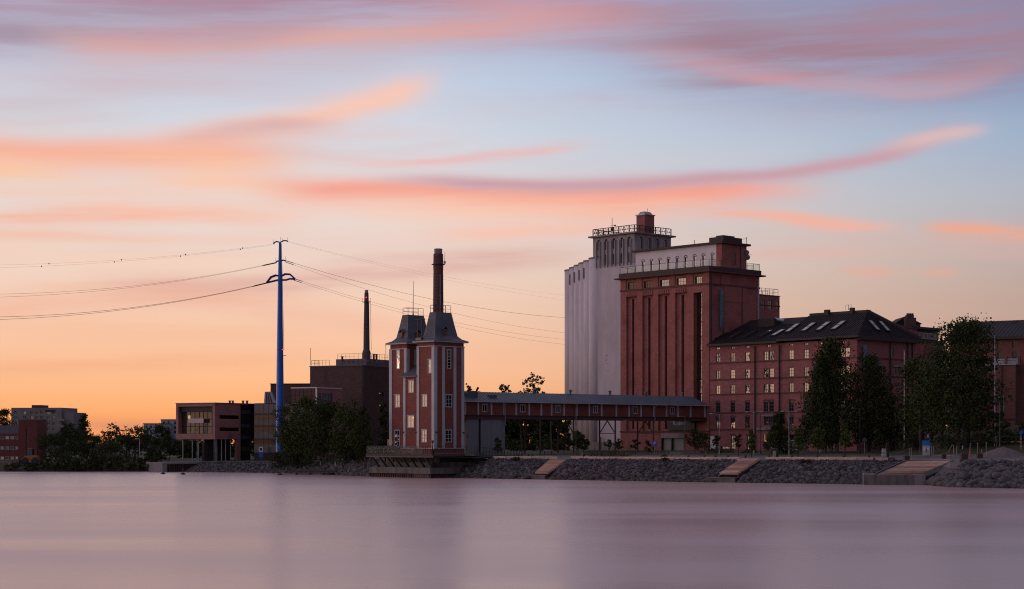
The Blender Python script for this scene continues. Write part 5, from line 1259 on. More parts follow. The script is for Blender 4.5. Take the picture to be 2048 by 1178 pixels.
for h in got+low:
    window(SB, FS2, *h, .0, 2, 2, M_BEIGE, G_DARK, .12, 'arched_window')
    m_ = (h[0]+h[1])/2; hw = (h[1]-h[0])/2; ar = MB()
    for s in (-1, 1):
        c = m_+s*hw/2; pts = [FS2.pt(c-hw/2, .06, h[3]), FS2.pt(c-hw/3, .06, h[3]+.45), FS2.pt(c, .06, h[3]+.75), FS2.pt(c+hw/3, .06, h[3]+.45), FS2.pt(c+hw/2, .06, h[3])]
        ar.tube(pts, .07, 4)
    ar.build('pointed_arch', M_BEIGE, SB)
zbal = FS.hit(2000, 729)[1]
MB().fb(FS, FS.t(1980), FS.t(2038), zbs+.2, zbal-.15, .002, 1.6).build('bay_front', M_RBRICK, SB)
MB().fb(FS, FS.t(1977), FS.t(2040), zbal-.148, zbal, .0, 1.8).build('balcony_slab', M_MARBLE, SB)
for x in range(1985, 2037, 2):
    if 2009 < x < 2015: continue
    t_ = FS2.t(x); p = Vector(FS2.pt(t_, 0, zbal)); MB().lathe(p.x, p.y, [(.05,zbal),(.09,zbal+.25),(.04,zbal+.45),(.06,zbal+.6)], 6).build('baluster', M_MARBLE, SB)
for x0, x1 in ((1983,2010),(2015,2036)): MB().fb(FS2, FS2.t(x0), FS2.t(x1), zbal+.602, zbal+.75, -.12, .12).build('balustrade_rail', M_MARBLE, SB)
for x in (2010, 2036.5): MB().fb(FS2, FS2.t(x), FS2.t(x+5), zbal+.002, zbal+1.0, -.3, .3).build('balcony_pier', M_RBRICK, SB)
z3 = FS.hit(2000, 649.5)[1]+1.0
qq = lambda t_, s, z_: FS.pt(t_, -s, z_)
rf = MB().add([qq(tH-.5,-.7,zE3+.1),qq(sE,-.7,zE3+.1),qq(sE,12.7,zE3+.1),qq(tH-.5,12.7,zE3+.1),qq(tH-.5,6,z3),qq(sE,6,z3)],[(0,1,5,4),(1,2,5),(2,3,4,5),(0,4,3),(3,2,1,0)]).build('roof', M_SROOF, SB)
sm_ = MB(); t_ = tH
while t_ < sE: sm_.tube([qq(t_,-.7,zE3+.12), qq(t_,6,z3+.02)], .04, 4); t_ += .6
sm_.build('standing_seams', M_SROOF, rf)['kind'] = 'stuff'
MB().fb(FS, tH-.6, sE, zE3-.3, zE3+.08, .002, .85).build('eaves', M_DARKTRIM, SB)
for x, y0 in ((1976, 645.5), (2031, 641)):
    f6 = FS.off(-5.5); t_ = f6.t(x); MB().fb(f6, t_-.35, t_+.35, z3-.6, f6.hit(x, y0)[1], -.3, .3).build('roof_chimney', M_DBRICK, SB)
for x in (2004, 2033): MB().tube([FS2.pt(FS2.t(x), .15, zbs+.4), FS2.pt(FS2.t(x), .15, zbal-.2)], .1, 5).build('downpipe', M_DSTEEL, SB)
MB().fb(FS2, FS2.t(1981), FS2.t(2038), FS.hit(2000, 838)[1]-.1, FS.hit(2000, 838)[1]+.1, .003, .15).build('string_course', M_COURSE, SB)

# ================================================================== riprap
def ico():
    p = (1+5**.5)/2
    v = np.array([(-1,p,0),(1,p,0),(-1,-p,0),(1,-p,0),(0,-1,p),(0,1,p),(0,-1,-p),(0,1,-p),(p,0,-1),(p,0,1),(-p,0,-1),(-p,0,1)])/math.hypot(1,p)
    f = np.array([(0,11,5),(0,5,1),(0,1,7),(0,7,10),(0,10,11),(1,5,9),(5,11,4),(11,10,2),(10,7,6),(7,1,8),(3,9,4),(3,4,2),(3,2,6),(3,6,8),(3,8,9),(4,9,5),(2,4,11),(6,2,10),(8,6,7),(9,8,1)])
    return v, f
IV, IF = ico()
def rot_rand(n):
    q_ = rng.normal(size=(n, 4)); q_ /= np.linalg.norm(q_, axis=1)[:, None]
    w, x, y, z_ = q_.T
    return np.stack([np.stack([1-2*(y*y+z_*z_), 2*(x*y-z_*w), 2*(x*z_+y*w)], -1), np.stack([2*(x*y+z_*w), 1-2*(x*x+z_*z_), 2*(y*z_-x*w)], -1), np.stack([2*(x*z_-y*w), 2*(y*z_+x*w), 1-2*(x*x+y*y)], -1)], 1)
def rocks_mesh(name, pos, size):
    n = len(pos)
    v = IV[None]*(1+rng.uniform(-.38, .38, (n, 12, 1)))*rng.uniform(.5, 1.35, (n, 1, 3))
    v = np.einsum('nij,nkj->nki', rot_rand(n), v); v[:, :, 2] *= .8
    v = v*size[:, None, None]+pos[:, None]
    f = (IF[None]+np.arange(n)[:, None, None]*12).reshape(-1, 3)
    me = bpy.data.meshes.new(name); me.vertices.add(n*12); me.vertices.foreach_set('co', v.reshape(-1).astype(np.float32))
    m = len(f); me.loops.add(m*3); me.loops.foreach_set('vertex_index', f.reshape(-1).astype(np.int32))
    me.polygons.add(m); me.polygons.foreach_set('loop_start', np.arange(0, m*3, 3, dtype=np.int32)); me.update(calc_edges=True)
    return me
def in_stairs(px, w):
    # keep stones off the three flights: px of their centre lines at the water and at the top
    for (xb, xt, hw) in ((1080, 1118, 21), (1455, 1503, 25), (1790, 1862, 60)):
        f = min(max(w/7.0, 0), 1)
        if abs(px-(xb+(xt-xb)*f)) < hw: return True
    return 742 < px < 900 and w < 4
def scatter(n, x0, x1, w0, w1, s0, s1):
    out = []
    while len(out) < n:
        px, w = random.uniform(x0, x1), random.uniform(w0, w1)
        if w > ip(WID, px)+.4 or in_stairs(px, w): continue
        k = (px-CX)/F; Y = shoreY(px)+w/math.hypot(1, k); s = random.uniform(s0, s1)*(1.25-.5*w/ip(WID, px))
        out.append((k*Y, Y, ground(px, w)+s*.25, s))
    return np.array(out)
RR = tag(strip('riprap_bank', [p for p in PXS if 400 <= p <= 2700], [-1, 0, 1, 2, 3, 4, 5, 6, 7], .03, M_ROCKD), kind='structure')  # bed coloured dark so the gaps between stones read as shade
a = np.concatenate([scatter(11500, 900, 2080, -.5, 8, .09, .27), scatter(900, 900, 2080, -.5, 5, .26, .42), scatter(2600, 395, 760, -.4, 6, .12, .30), scatter(900, 2080, 2600, -.5, 9, .2, .5), scatter(900, 1860, 2070, -.5, 11, .2, .45)])
ro = link('stones', rocks_mesh('stones', a[:, :3], a[:, 3]), M_ROCK, RR); ro['kind'] = 'stuff'
b_ = np.concatenate([scatter(1500, 900, 2080, -.7, .9, .15, .36), scatter(500, 395, 760, -.6, .8, .12, .3)])
ro = link('wet_stones', rocks_mesh('wet_stones', b_[:, :3], b_[:, 3]), M_ROCKD, RR); ro['kind'] = 'stuff'
protos = [rocks_mesh('stone', np.zeros((1, 3)), np.ones(1)) for _ in range(8)]
for m_ in protos: m_.materials.append(M_ROCK)
big = np.concatenate([scatter(170, 1850, 2060, -.4, 9.5, .42, .78), scatter(90, 1000, 1850, -.4, 5, .34, .52), scatter(40, 420, 740, -.3, 4, .30, .44)])
for i, (x, y, z_, s) in enumerate(big):
    o = bpy.data.objects.new('stone', protos[i % 8]); COL.objects.link(o); o.parent = RR
    o.location = (x, y, z_); o.scale = (s, s*random.uniform(.8, 1.2), s*random.uniform(.7, 1)); o.rotation_euler = (random.uniform(-.4, .4), random.uniform(-.4, .4), random.uniform(0, 6.28))

# ================================================================== terrace on the point
B0_ = Vector((Xp(860, 258), 258.0)); FD = Face(B0_, D); FE = Face(B0_, N)
TE = thing('quay_terrace', 'glass-railed terrace on slanted props over a concrete quay below the tower house', 'terrace', (B0_.x, B0_.y, 0))
tl = FD.t(738); sr_ = FE.t(908); z = lambda y: FD.z(y, 0)
MB().fb(FD, tl, 0, z(948), z(935.5), -9, 0).build('quay_beam', M_QUAY, TE)
MB().fb(FE, 0.001, sr_, z(948), z(935.5), -4, -.002).build('quay_beam', M_QUAY, TE)
MB().fb(FD, tl+1.2, -.5, z(935.5)+.002, z(925), -9, -.8).build('quay_wall', M_QUAY, TE)
MB().fb(FE, .9, sr_-.4, z(935.5)+.002, z(925), -4, -.5).build('quay_wall', M_QUAY, TE)
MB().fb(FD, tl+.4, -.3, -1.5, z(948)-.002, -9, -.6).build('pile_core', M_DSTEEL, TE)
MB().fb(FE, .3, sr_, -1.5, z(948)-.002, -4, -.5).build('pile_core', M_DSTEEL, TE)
n = 26
for k in range(n):
    a0 = tl+.4+k*(-.7-tl)/n; MB().fb(FD, a0, a0+(-.7-tl)/n*.55, -1.5, z(948)-.003, -.6, -.28).build('sheet_pile', M_PILE, TE)
for k in range(12):
    a0 = .3+k*(sr_-.3)/12; MB().fb(FE, a0, a0+(sr_-.3)/12*.55, -1.5, z(948)-.003, -.5, -.22).build('sheet_pile', M_PILE, TE)
zd0, zd1 = z(912), z(908); tdl = FD.off(.6).t(731.5)
MB().fb(FD, tdl, 1.2, zd0, zd1, -9.2, .6).build('deck', M_OLDWOOD, TE)
MB().fb(FD, tdl-.05, 1.25, zd0-.02, zd0-.22, -9.2, .5).build('deck_beam', M_DSTEEL, TE)
for k in range(8):
    a0 = tdl+1.0+k*(-tdl-1.2)/7.4
    MB().tube([FD.pt(a0, .35, zd0-.05), FD.pt(a0+.9, -.5, z(935.5)+.02)], .15, 4).build('slanted_prop', M_DSTEEL, TE)
for k in range(7):
    a0 = tl+2.2+k*(-2.4-tl)/6; MB().fb(FD, a0-.09, a0+.09, z(925)+.002, zd0-.01, -1.4, -1.2).build('post', M_RUST, TE)
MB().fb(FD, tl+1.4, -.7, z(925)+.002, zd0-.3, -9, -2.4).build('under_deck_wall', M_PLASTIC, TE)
e0, e1 = FD.pt(tdl+.1, .5, zd1), FD.pt(-1.0, .5, zd1)
railing(TE, [FD.pt(tdl+.1, -6, zd1), e0, e1], 1.12, M_STEEL, G_TERR, True, 1.75, .03)
def screen(x0, x1, y0, y1, d_):
    f_ = FD.off(d_); a_, b2, c_, e_ = rect(f_, x0, x1, y0, y1)
    MB().fb(f_, a_, b2, max(c_, zd1+.01), e_, -.015, .015).build('wind_screen', G_TERR, TE)
screen(774.5, 784.5, 879, 897, -1.5); screen(823, 833.5, 892, 909, .62)
railing(TE, [FD.pt(-.9, .5, zd1), FD.pt(1.1, .5, zd1), FD.pt(1.1, -6, zd1)], 1.15, M_DSTEEL, None, True, .5, .03)
# steps and ramp that lead down to the path on the right
rp = MB(); a_, b2 = Vector(FE.pt(5.5, 1.3, zd1)), Vector(FE.pt(15, 1.3, 2.75)); o_ = Vector((D.x, D.y, 0))*2.2
rp.hexa([a_-Vector((0,0,.3)), a_+o_-Vector((0,0,.3)), b2+o_-Vector((0,0,.3)), b2-Vector((0,0,.3)), a_, a_+o_, b2+o_, b2]).build('ramp', M_OLDWOOD, TE)
railing(TE, [a_+o_*.95, b2+o_*.95], 1.05, M_DSTEEL, None, True, .6, .03)
for (x, y, lab) in ((866.5, 886, 'dark covered heater standing on the terrace by the corner of the tower house'),):
    t_ = thing('patio_heater', lab, 'heater', FD.pt(-.6, -1.0, zd1)); p = Vector(FD.pt(-.6, -1.0, zd1))
    MB().lathe(p.x, p.y, [(.26,p.z),(.24,p.z+.55),(.06,p.z+.6),(.05,p.z+1.5)], 10).build('stand', M_DSTEEL, t_)
    MB().lathe(p.x, p.y, [(.12,p.z+1.5),(.16,p.z+1.8),(.45,p.z+1.82),(.1,p.z+2.0)], 12).build('burner_hood', M_STEEL, t_)
for k, (t2, s2, lab) in enumerate(((-14.5,-1.6,'small dark cafe table at the left end of the terrace'), (-11.5,-2.2,'small dark cafe table beside the door of the tower house'), (-7.0,-2.0,'small dark cafe table nearest the middle of the terrace'))):
    p = Vector(FD.pt(t2, s2, zd1)); t_ = thing('cafe_table', lab, 'table', p, 'terrace tables')
    MB().lathe(p.x, p.y, [(.25,p.z),(.22,p.z+.04),(.04,p.z+.06),(.04,p.z+.7)], 8).build('pedestal', M_DSTEEL, t_)
    MB().lathe(p.x, p.y, [(.42,p.z+.702),(.42,p.z+.74)], 14).build('table_top', M_OLDWOOD, t_)

# ================================================================== left quay, pier, buoys
LQ = thing('left_quay', 'low sheet pile quay with concrete edge in front of the modern building', 'quay', P(370, 943, 309))
q0, q1 = P(323.5, 943.5, 311), P(440, 943, 318)
fq = Face((q0.x, q0.y), (q1.x-q0.x, q1.y-q0.y)); wq_ = (Vector((q1.x, q1.y))-Vector((q0.x, q0.y))).length
MB().fb(fq, 0, wq_, 1.35, 1.68, -6, .25).build('quay_edge', M_CONC, LQ)
MB().fb(fq, -.0, .9, -1, 1.348, -5, .2).build('end_block', M_CONC, LQ)
MB().fb(fq, .9, wq_, -1, 1.345, -5, -.2).build('pile_core', M_PILE, LQ)
for k in range(24):
    a0 = 1.0+k*(wq_-1.1)/24; MB().fb(fq, a0, a0+(wq_-1.1)/24*.5, -1, 1.344, -.2, .04).build('sheet_pile', M_PILE, LQ)
MB().fb(fq, .95, wq_, .55, .75, .042, .12).build('waling_beam', M_DSTEEL, LQ)
PR = thing('wooden_landing_stage', 'dark timber landing stage floating off the stony bank', 'pier', P(632, 944, 284))
p0, p1 = P(587, 940, 285), P(678, 940, 283)
fp = Face((p0.x, p0.y), (p1.x-p0.x, p1.y-p0.y)); wp = fp.t(678)
for k in range(18): MB().fb(fp, wp*k/18+.01, wp*(k+1)/18-.02, .62, .72, -2.2, 0).build('deck_plank', M_OLDWOOD, PR)
for k in range(2): MB().fb(fp, .1, wp-.1, .30, .6, -.4-k*1.6, -.15-k*1.6).build('bearer', M_OLDWOOD, PR)
for k in range(4): p = Vector(fp.pt(.4+k*(wp-.8)/3, -.3, 0)); MB().lathe(p.x, p.y, [(.22,-.6),(.22,.3)], 8).build('float', M_PLASTIC, PR)
for k in range(5): p = Vector(fp.pt(.3+k*(wp*.62)/4, -.1, 0)); MB().tube([(p.x,p.y,.7),(p.x,p.y,1.15)], .04, 4).build('mooring_post', M_DSTEEL, PR)
MB().fb(fp, wp*.30, wp*.62, .74, 1.12, -1.9, -1.4).build('bench', M_OLDWOOD, PR)
for x, lab in ((641, 'left one of two pale posts on the bank behind the landing stage'), (671, 'right one of two pale posts on the bank behind the landing stage')):
    Y = Yg(x, 935); p = P(x, 935, Y); t_ = thing('bank_post', lab, 'post', p, 'bank posts')
    MB().lathe(p.x, p.y, [(.09,p.z-.3),(.09,p.z+.95)], 8).build('shaft', M_GALV, t_); MB().lathe(p.x, p.y, [(.12,p.z+.952),(.12,p.z+1.0),(.03,p.z+1.08)], 8).build('cap', M_GALV, t_)
for x, y, lab in ((326,948,'small dark buoy in front of the end of the left quay'), (366,949,'small dark buoy in front of the middle of the left quay'), (553,945,'pale low buoy left of the landing stage, farther out of two'), (560,950,'dark buoy with a stem left of the landing stage')):
    Y = EYE*F/(y-HY); p = P(x, y, Y); t_ = thing('buoy', lab, 'buoy', (p.x, Y, 0), 'mooring buoys')
    MB().lathe(p.x, Y, [(.10,-.15),(.38,-.05),(.40,.12),(.12,.28),(.06,.32)], 10).build('float', M_MARBLE if x == 553 else M_PILE, t_)
    MB().lathe(p.x, Y, [(.05,.3),(.04,.78),(.09,.8),(.06,.92)], 6).build('stem', M_STEEL, t_)

# ================================================================== timber edge, stairs and ramp
ED = thing('timber_edging', 'low larch plank edging along the top of the stone bank', 'edging', P(1300, 919, 248))
def edge_pts(x, w): 
    k = (x-CX)/F; Y = shoreY(x)+w/math.hypot(1, k); return Vector((k*Y, Y, ground(x, w)))
xs_ = [x for x in np.arange(985, 1775, 26)]
for x in xs_:
    if 1090 < x < 1122 or 1470 < x < 1512: continue
    for j in range(3):
        a_, b2 = edge_pts(x+.4, 7.3-.02*j), edge_pts(min(x+25.6, 1776), 7.3-.02*j); o_ = Vector((0, .09, 0))
        z0_ = .02+.14*j; u = Vector((0,0,z0_)); v_ = Vector((0,0,z0_+.125))
        MB().hexa([a_+u, b2+u, b2+o_+u, a_+o_+u, a_+v_, b2+v_, b2+o_+v_, a_+o_+v_]).build('plank', M_WOOD, ED)
def flight(name, label, tl_, tr_, bl_, br_, n, ramp=False):
    """tl_, tr_, bl_, br_: pixel corners of the flight"""
    def top(p): Y = shoreY(p[0])+ip(WID, p[0])-.2; return P(p[0], p[1], Y)
    def bot(p): Y = shoreY(p[0])+.6; return P(p[0], p[1], Y)
    TL, TR, BL, BR = top(tl_), top(tr_), bot(bl_), bot(br_)
    t_ = thing(name, label, 'ramp' if ramp else 'stairs', (BL+BR)/2)
    for i in range(n):
        f0, f1 = i/n, (i+1)/n
        a_, b2, c_, e_ = BL.lerp(TL, f0), BR.lerp(TR, f0), BR.lerp(TR, f1), BL.lerp(TL, f1)
        if not ramp:
            zt_ = c_.z; 
            for v in (a_, b2, c_, e_): v.z = zt_
        f = (e_-a_)*.04
        dn = Vector((0,0,-.1 if ramp else -.07))
        a_, b2, c_, e_ = a_+f, b2+f, c_-f, e_-f
        if not ramp:
            lo = Vector((0,0,-.26)); g2 = (e_-a_)*.5
            MB().hexa([a_+g2+lo, b2+g2+lo, c_+lo, e_+lo, a_+g2+dn*1.03, b2+g2+dn*1.03, c_+dn*1.03, e_+dn*1.03]).build('riser', M_WOOD, t_)
        MB().hexa([a_+dn, b2+dn, c_+dn, e_+dn, a_, b2, c_, e_]).build('plank' if ramp else 'tread', M_WOODR if ramp else M_WOOD, t_)
    s = Vector((D.x, D.y, 0))
    for A, B_ in ((BL-s*.12, TL-s*.12), (BR+s*.12, TR+s*.12)):
        w_ = s*(.06 if ramp else .11); h0, h1 = Vector((0,0,-.45)), Vector((0,0,.16 if ramp else -.3))
        MB().hexa([A-w_+h0, A+w_+h0, B_+w_+h0, B_-w_+h0, A-w_+h1, A+w_+h1, B_+w_+h1, B_-w_+h1]).build('side_rail' if ramp else 'stringer', M_STEEL if ramp else M_DSTEEL, t_)
    return t_, TL, TR, BL, BR
flight('timber_stairs', 'narrow larch stairs down the stone bank below the gallery', (1101.6,919.5), (1134,919.5), (1069.5,945.5), (1095,945.5), 13)
t2, TL, TR, BL, BR = flight('timber_stairs', 'wide larch stairs down the stone bank in front of the long mill', (1483.7,916.5), (1521.5,916.5), (1438.4,947.5), (1474.5,947.5), 13)
for fl, x0, x1 in (('narrow', 1052, 1090), ('wide', 1420, 1470)):
    p0, p1 = P(x0, 955, shoreY(x0)-.1), P(x1, 955, shoreY(x1)-.1)
    fx_ = Face((p0.x, p0.y), (p1.x-p0.x, p1.y-p0.y)); wx = fx_.t(x1)
    tt_ = thing('concrete_footing', 'stained concrete footing at the bottom of the %s larch stairs' % fl, 'footing', p0)
    MB().fb(fx_, 0, wx, -.6, .55, -1.4, 0).build('footing_block', M_QUAY, tt_); MB().fb(fx_, -.1, wx+.1, .552, .62, -1.5, .08).build('footing_edge', M_CONC, tt_)
t3, TL, TR, BL, BR = flight('slipway_ramp', 'broad planked ramp with steel side rails down to the water at right', (1814,922), (1906,922), (1752,949), (1843,949), 14, True)
SA = thing('ramp_abutment', 'concrete abutment block at the foot of the planked ramp', 'abutment', (BL+BR)/2)
p0, p1 = P(1728, 967, 217.0), P(1829, 967, 216.5)
fa_ = Face((p0.x, p0.y), (p1.x-p0.x, p1.y-p0.y)); wa_ = fa_.t(1829)
MB().fb(fa_, 0, wa_, -.8, fa_.z(950, 0), -1.6, 0).build('front_block', M_QUAY, SA)
MB().fb(fa_, wa_+.002, wa_+1.3, -.8, fa_.z(949.5, 0)+.02, -1.5, .1).build('end_block', M_CONC, SA)
MB().fb(fa_, -.02, 1.2, fa_.z(950, 0)+.002, fa_.z(946.5, 0), -1.5, -.1).build('cap_stone', M_CONC, SA)

# ================================================================== trees
def leaves(pos, size, n_per, spread, flat=.75):
    """leaf-sized quads scattered in clumps round pos"""
    n = len(pos)*n_per
    c = np.repeat(pos, n_per, 0)+rng.normal(size=(n, 3))*np.repeat(spread, n_per)[:, None]*np.array([1, 1, flat])
    R_ = rot_rand(n); s = size*rng.uniform(.6, 1.3, n)
    a_, b2 = R_[:, :, 0]*s[:, None]*.5, R_[:, :, 1]*s[:, None]*.34
    return np.stack([c-a_, c-b2, c+a_, c+b2], 1)
PROF = {
    'broad': (.16, lambda f: math.sqrt(max(0, 1-((f-.42)/.58)**2))),
    'bush': (.02, lambda f: math.sqrt(max(0, 1-((f-.3)/.7)**2))),
    'cone': (.10, lambda f: (1-f)**.62*min(1, .5+f*4)),
    'tall': (.10, lambda f: min(1, .5+f*2.2)*(1-f**2.6)**.8),
    'ball': (.42, lambda f: math.sqrt(max(0, 1-((f-.5)/.5)**2))),
    'young': (.28, lambda f: min(1, .5+f*2)*(1-f)**.55),
    'open': (.30, lambda f: math.sqrt(max(0, 1-((f-.5)/.52)**2))),
}
def make_crown(H, Wd, kind, ls, dens=1.0):
    """clumps of leaves on a handful of boughs: an uneven outline with light and dark masses"""
    f0, pr = PROF[kind]
    A = H*(1-f0)*Wd*.72
    N_ = int(min(30000, max(420, 13*A/(ls*ls)*dens)))
    per = 14 if kind != 'open' else 22
    m_ = max(10, N_//per); P_ = []; sp_ = []
    nl = 5 if H < 6 else (11 if H < 12 else 18)
    lob = []
    for i in range(nl):
        f = (i+.5)/nl if kind in ('cone', 'tall', 'young') else random.uniform(.08, .92)
        an = i*2.4+random.uniform(-.5, .5); r = pr(f)*Wd/2; off = r*random.uniform(.25, .72)
        lr = max(.12*Wd, r*random.uniform(.45, .75)); lob.append((off*math.cos(an), off*math.sin(an), H*(f0+(1-f0)*f), lr, lr*random.uniform(.6, 1.0)))
    while len(P_) < m_:
        if random.random() < .62:
            x, y, z_, lr, lz = random.choice(lob)
            v = Vector((random.gauss(0, 1), random.gauss(0, 1), random.gauss(0, 1))).normalized()*random.uniform(.25, 1.0)**.5
            p = (x+v.x*lr, y+v.y*lr, z_+v.z*lz)
            if not (H*f0*.8 < p[2] < H): continue
            P_.append(p)
        else:
            f = random.random(); an = random.uniform(0, 2*math.pi); r = pr(f)*Wd/2*.9
            if random.random() > .25+.75*pr(f): continue
            rr = r*math.sqrt(random.random()); P_.append((rr*math.cos(an), rr*math.sin(an), H*(f0+(1-f0)*f)*.98))
        sp_.append(Wd*random.uniform(.025, .06)*(1.0 if kind != 'open' else .8))
    return leaves(np.array(P_), ls, per, np.array(sp_))
def make_trunk(H, Wd, kind, birch=False):
    f0 = PROF[kind][0]; mb = MB(); r = max(.05, H*.016)
    top = H*(.80 if kind in ('cone', 'tall', 'young') else .62); b = random.uniform(-.03, .03)*H
    mb.tube([(0,0,-.4), (b*.3,0,H*f0), (b,b*.5,top*.7), (b*.6,b*.3,top)], [r*1.25, r, r*.6, r*.2], 7)
    for k in range(6):
        an = random.uniform(0, 6.28); h = H*(f0+random.uniform(.0, .35)*(1-f0)); l = Wd*random.uniform(.22, .4)
        mb.tube([(b*.5,0,h), (b*.5+l*.5*math.cos(an), l*.5*math.sin(an), h+l*.45), (b*.5+l*math.cos(an), l*math.sin(an), h+l*.8)], [r*.45, r*.3, r*.1], 5)
    return mb
def tree(name, label, px, top, wpx, kind, lm, base=None, Y=None, group='trees', cat='tree', ls=None, dens=1.0, birch=False, stems=1):
    if Y is None: Y = Yg(px, base)
    g_ = gz(px, Y); H = Zp(top, Y)-g_; Wd = wpx*Y/F
    t_ = thing(name, label, cat, (Xp(px, Y), Y, g_), group)
    ls = ls or (.19+.012*min(H, 15))
    me = quick_mesh('crown', make_crown(H, Wd, kind, ls, dens)); link('crown', me, lm, t_)
    o_ = ORG[t_.name]; ORG[t_.name] = Vector((0,0,0))
    for s in range(stems):
        m_ = make_trunk(H, Wd, kind); dx_ = (s-(stems-1)/2)*.9
        m_.v = [(x+dx_, y, z_) for x, y, z_ in m_.v]
        m_.build('trunk', M_BIRCH if birch else M_TRUNK, t_)
    ORG[t_.name] = o_
    return t_
gl_ = 'trees on the left shore'
for px, top, w, kind, lm, Y, lab in (
    (8, 817, 52, 'broad', L_DARK, 400, 'dark rounded tree cut by the left edge beside the grey apartment block'),
    (104, 869, 66, 'broad', L_DARK, 334, 'dark bushy tree touching the right end of the red waterside building'),
    (140, 848, 56, 'broad', L_DARK, 352, 'dark tree rising in front of the right end of the grey apartment block'),
    (168, 829, 42, 'tall', L_DARK, 362, 'tallest pointed tree right of the grey apartment block'),
    (130, 889, 60, 'bush', L_DARK, 326, 'low dark shrub at the water right of the red building'),
    (184, 872, 62, 'broad', L_DARK, 338, 'dark tree in front of the tallest left-shore tree'),
    (212, 884, 64, 'bush', L_MID, 328, 'wide low willow bush in the middle of the left shore'),
    (224, 845, 46, 'broad', L_DARK, 372, 'tree standing alone against the sky left of the olive one'),
    (270, 852, 62, 'open', L_OLIVE, 356, 'thin olive tree with sky showing through near the street lamp'),
    (252, 872, 66, 'broad', L_DARK, 336, 'dark broad tree just left of the lone street lamp'),
    (292, 868, 54, 'broad', L_DARK, 346, 'dark broad tree just right of the lone street lamp'),
    (322, 848, 48, 'broad', L_DARK, 384, 'tree in front of the white apartment blocks'),
    (340, 872, 50, 'broad', L_DARK, 362, 'dark tree tucked against the left side of the modern building'),
    (310, 892, 50, 'bush', L_DARK, 340, 'low shrub left of the columns of the modern building')):
    tree('shore_tree', lab, px, top, w, kind, lm, None, Y, gl_, dens=1.15)
for px, top, w, Y, lab in ((372, 866, 56, 372, 'dark tree seen between the left columns of the modern building'), (415, 868, 60, 376, 'dark tree seen between the middle columns of the modern building'), (440, 866, 60, 370, 'dark tree seen behind the corner columns of the modern building'), (500, 866, 50, 372, 'dark tree seen under the recessed glazing of the modern building'), (390, 866, 56, 368, 'dark tree seen behind the left columns, second from the quay end'), (462, 868, 60, 380, 'dark tree seen between the right columns of the modern building')):
    tree('shore_tree', lab, px, top, w, 'bush', L_DARK, None, Y, gl_, dens=1.6, ls=.55)
# dark wood that closes the view between and below the left buildings
gs_ = 'shrubs along the left waterline'
for px, top, w, base, lab in ((96, 916, 44, 941, 'low shrub at the waterline below the rubble heap'), (132, 908, 50, 941, 'waterline shrub below the dark bushy tree'), (168, 904, 56, 941, 'waterline shrub left of the willow bush'), (204, 908, 50, 941, 'waterline shrub below the willow bush'), (240, 912, 50, 941, 'waterline shrub left of the lone street lamp'), (272, 916, 44, 941, 'waterline shrub just below the lone street lamp'), (304, 914, 44, 941, 'waterline shrub left of the end of the left quay'), (28, 926, 44, 941, 'low weeds at the waterline below the earth heap'), (62, 930, 40, 941, 'low weeds at the waterline below the wheel loader')):
    tree('waterline_shrub', lab, px, top, w, 'bush', L_DARK, base, None, gs_, 'shrub', dens=1.2, ls=.34)
gm_ = 'trees in front of the power plant'
for px, top, w, kind, base, lm, lab in (
    (582, 801, 78, 'broad', 931, L_MID, 'leafy tree right against the foot of the blue pylon'),
    (618, 795, 84, 'broad', 930, L_MID, 'tallest leafy tree in front of the glazed brick block'),
    (654, 799, 80, 'broad', 928, L_DARK, 'leafy tree between the glazed block and the power plant'),
    (698, 797, 80, 'broad', 926, L_MID, 'leafy tree in front of the dark wall of the power plant'),
    (726, 812, 50, 'tall', 925, L_DARK, 'narrow tree at the right of the power plant clump'),
    (598, 868, 74, 'bush', 934, L_DARK, 'dense dark shrub below the tree at the pylon foot'),
    (640, 862, 76, 'bush', 933, L_DARK, 'dense dark shrub above the landing stage'),
    (690, 870, 72, 'bush', 930, L_DARK, 'dense dark shrub left of the terrace'),
    (558, 905, 40, 'bush', 938, L_OLIVE, 'low olive bush on the stones at the pylon foot'),
    (730, 884, 40, 'bush', 926, L_DARK, 'small dark shrub behind the left end of the terrace')):
    tree('bank_tree', lab, px, top, w, kind, lm, base, None, gm_, dens=1.1)
tree('bank_tree', 'slim tree squeezed between the power plant and the tower house', 768, 806, 34, 'tall', L_DARK, None, 292, gm_)
gb_ = 'trees behind the gallery roof'
for px, top, w, kind, lab in ((934, 760, 26, 'open', 'small tree crown touching the right edge of the tower house'), (958, 768, 22, 'open', 'small loose crown over the left end of the gallery roof'),
    (1010, 762, 36, 'open', 'rounded crown above the gallery, left of the tallest one'), (1066, 741, 50, 'open', 'tallest tree above the gallery roof, left of the silo'), (1040, 776, 18, 'open', 'tiny crown just left of the tallest tree above the gallery'), (1090, 776, 18, 'open', 'tiny pointed crown between tallest tree and silo')):
    tree('rear_tree', lab, px, top, w, kind, L_OLIVE if px != 1066 else L_MID, None, 392, gb_, dens=.9, ls=.42)
gu_ = 'dark trees under the gallery'
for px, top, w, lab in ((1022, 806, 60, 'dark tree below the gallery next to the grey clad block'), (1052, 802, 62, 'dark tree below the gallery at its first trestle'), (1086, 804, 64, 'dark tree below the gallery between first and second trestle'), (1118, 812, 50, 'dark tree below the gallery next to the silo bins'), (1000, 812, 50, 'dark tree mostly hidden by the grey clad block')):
    tree('shade_tree', lab, px, top, w*1.25, 'bush', L_DARK, None, 344, gu_, dens=2.0, ls=.6)
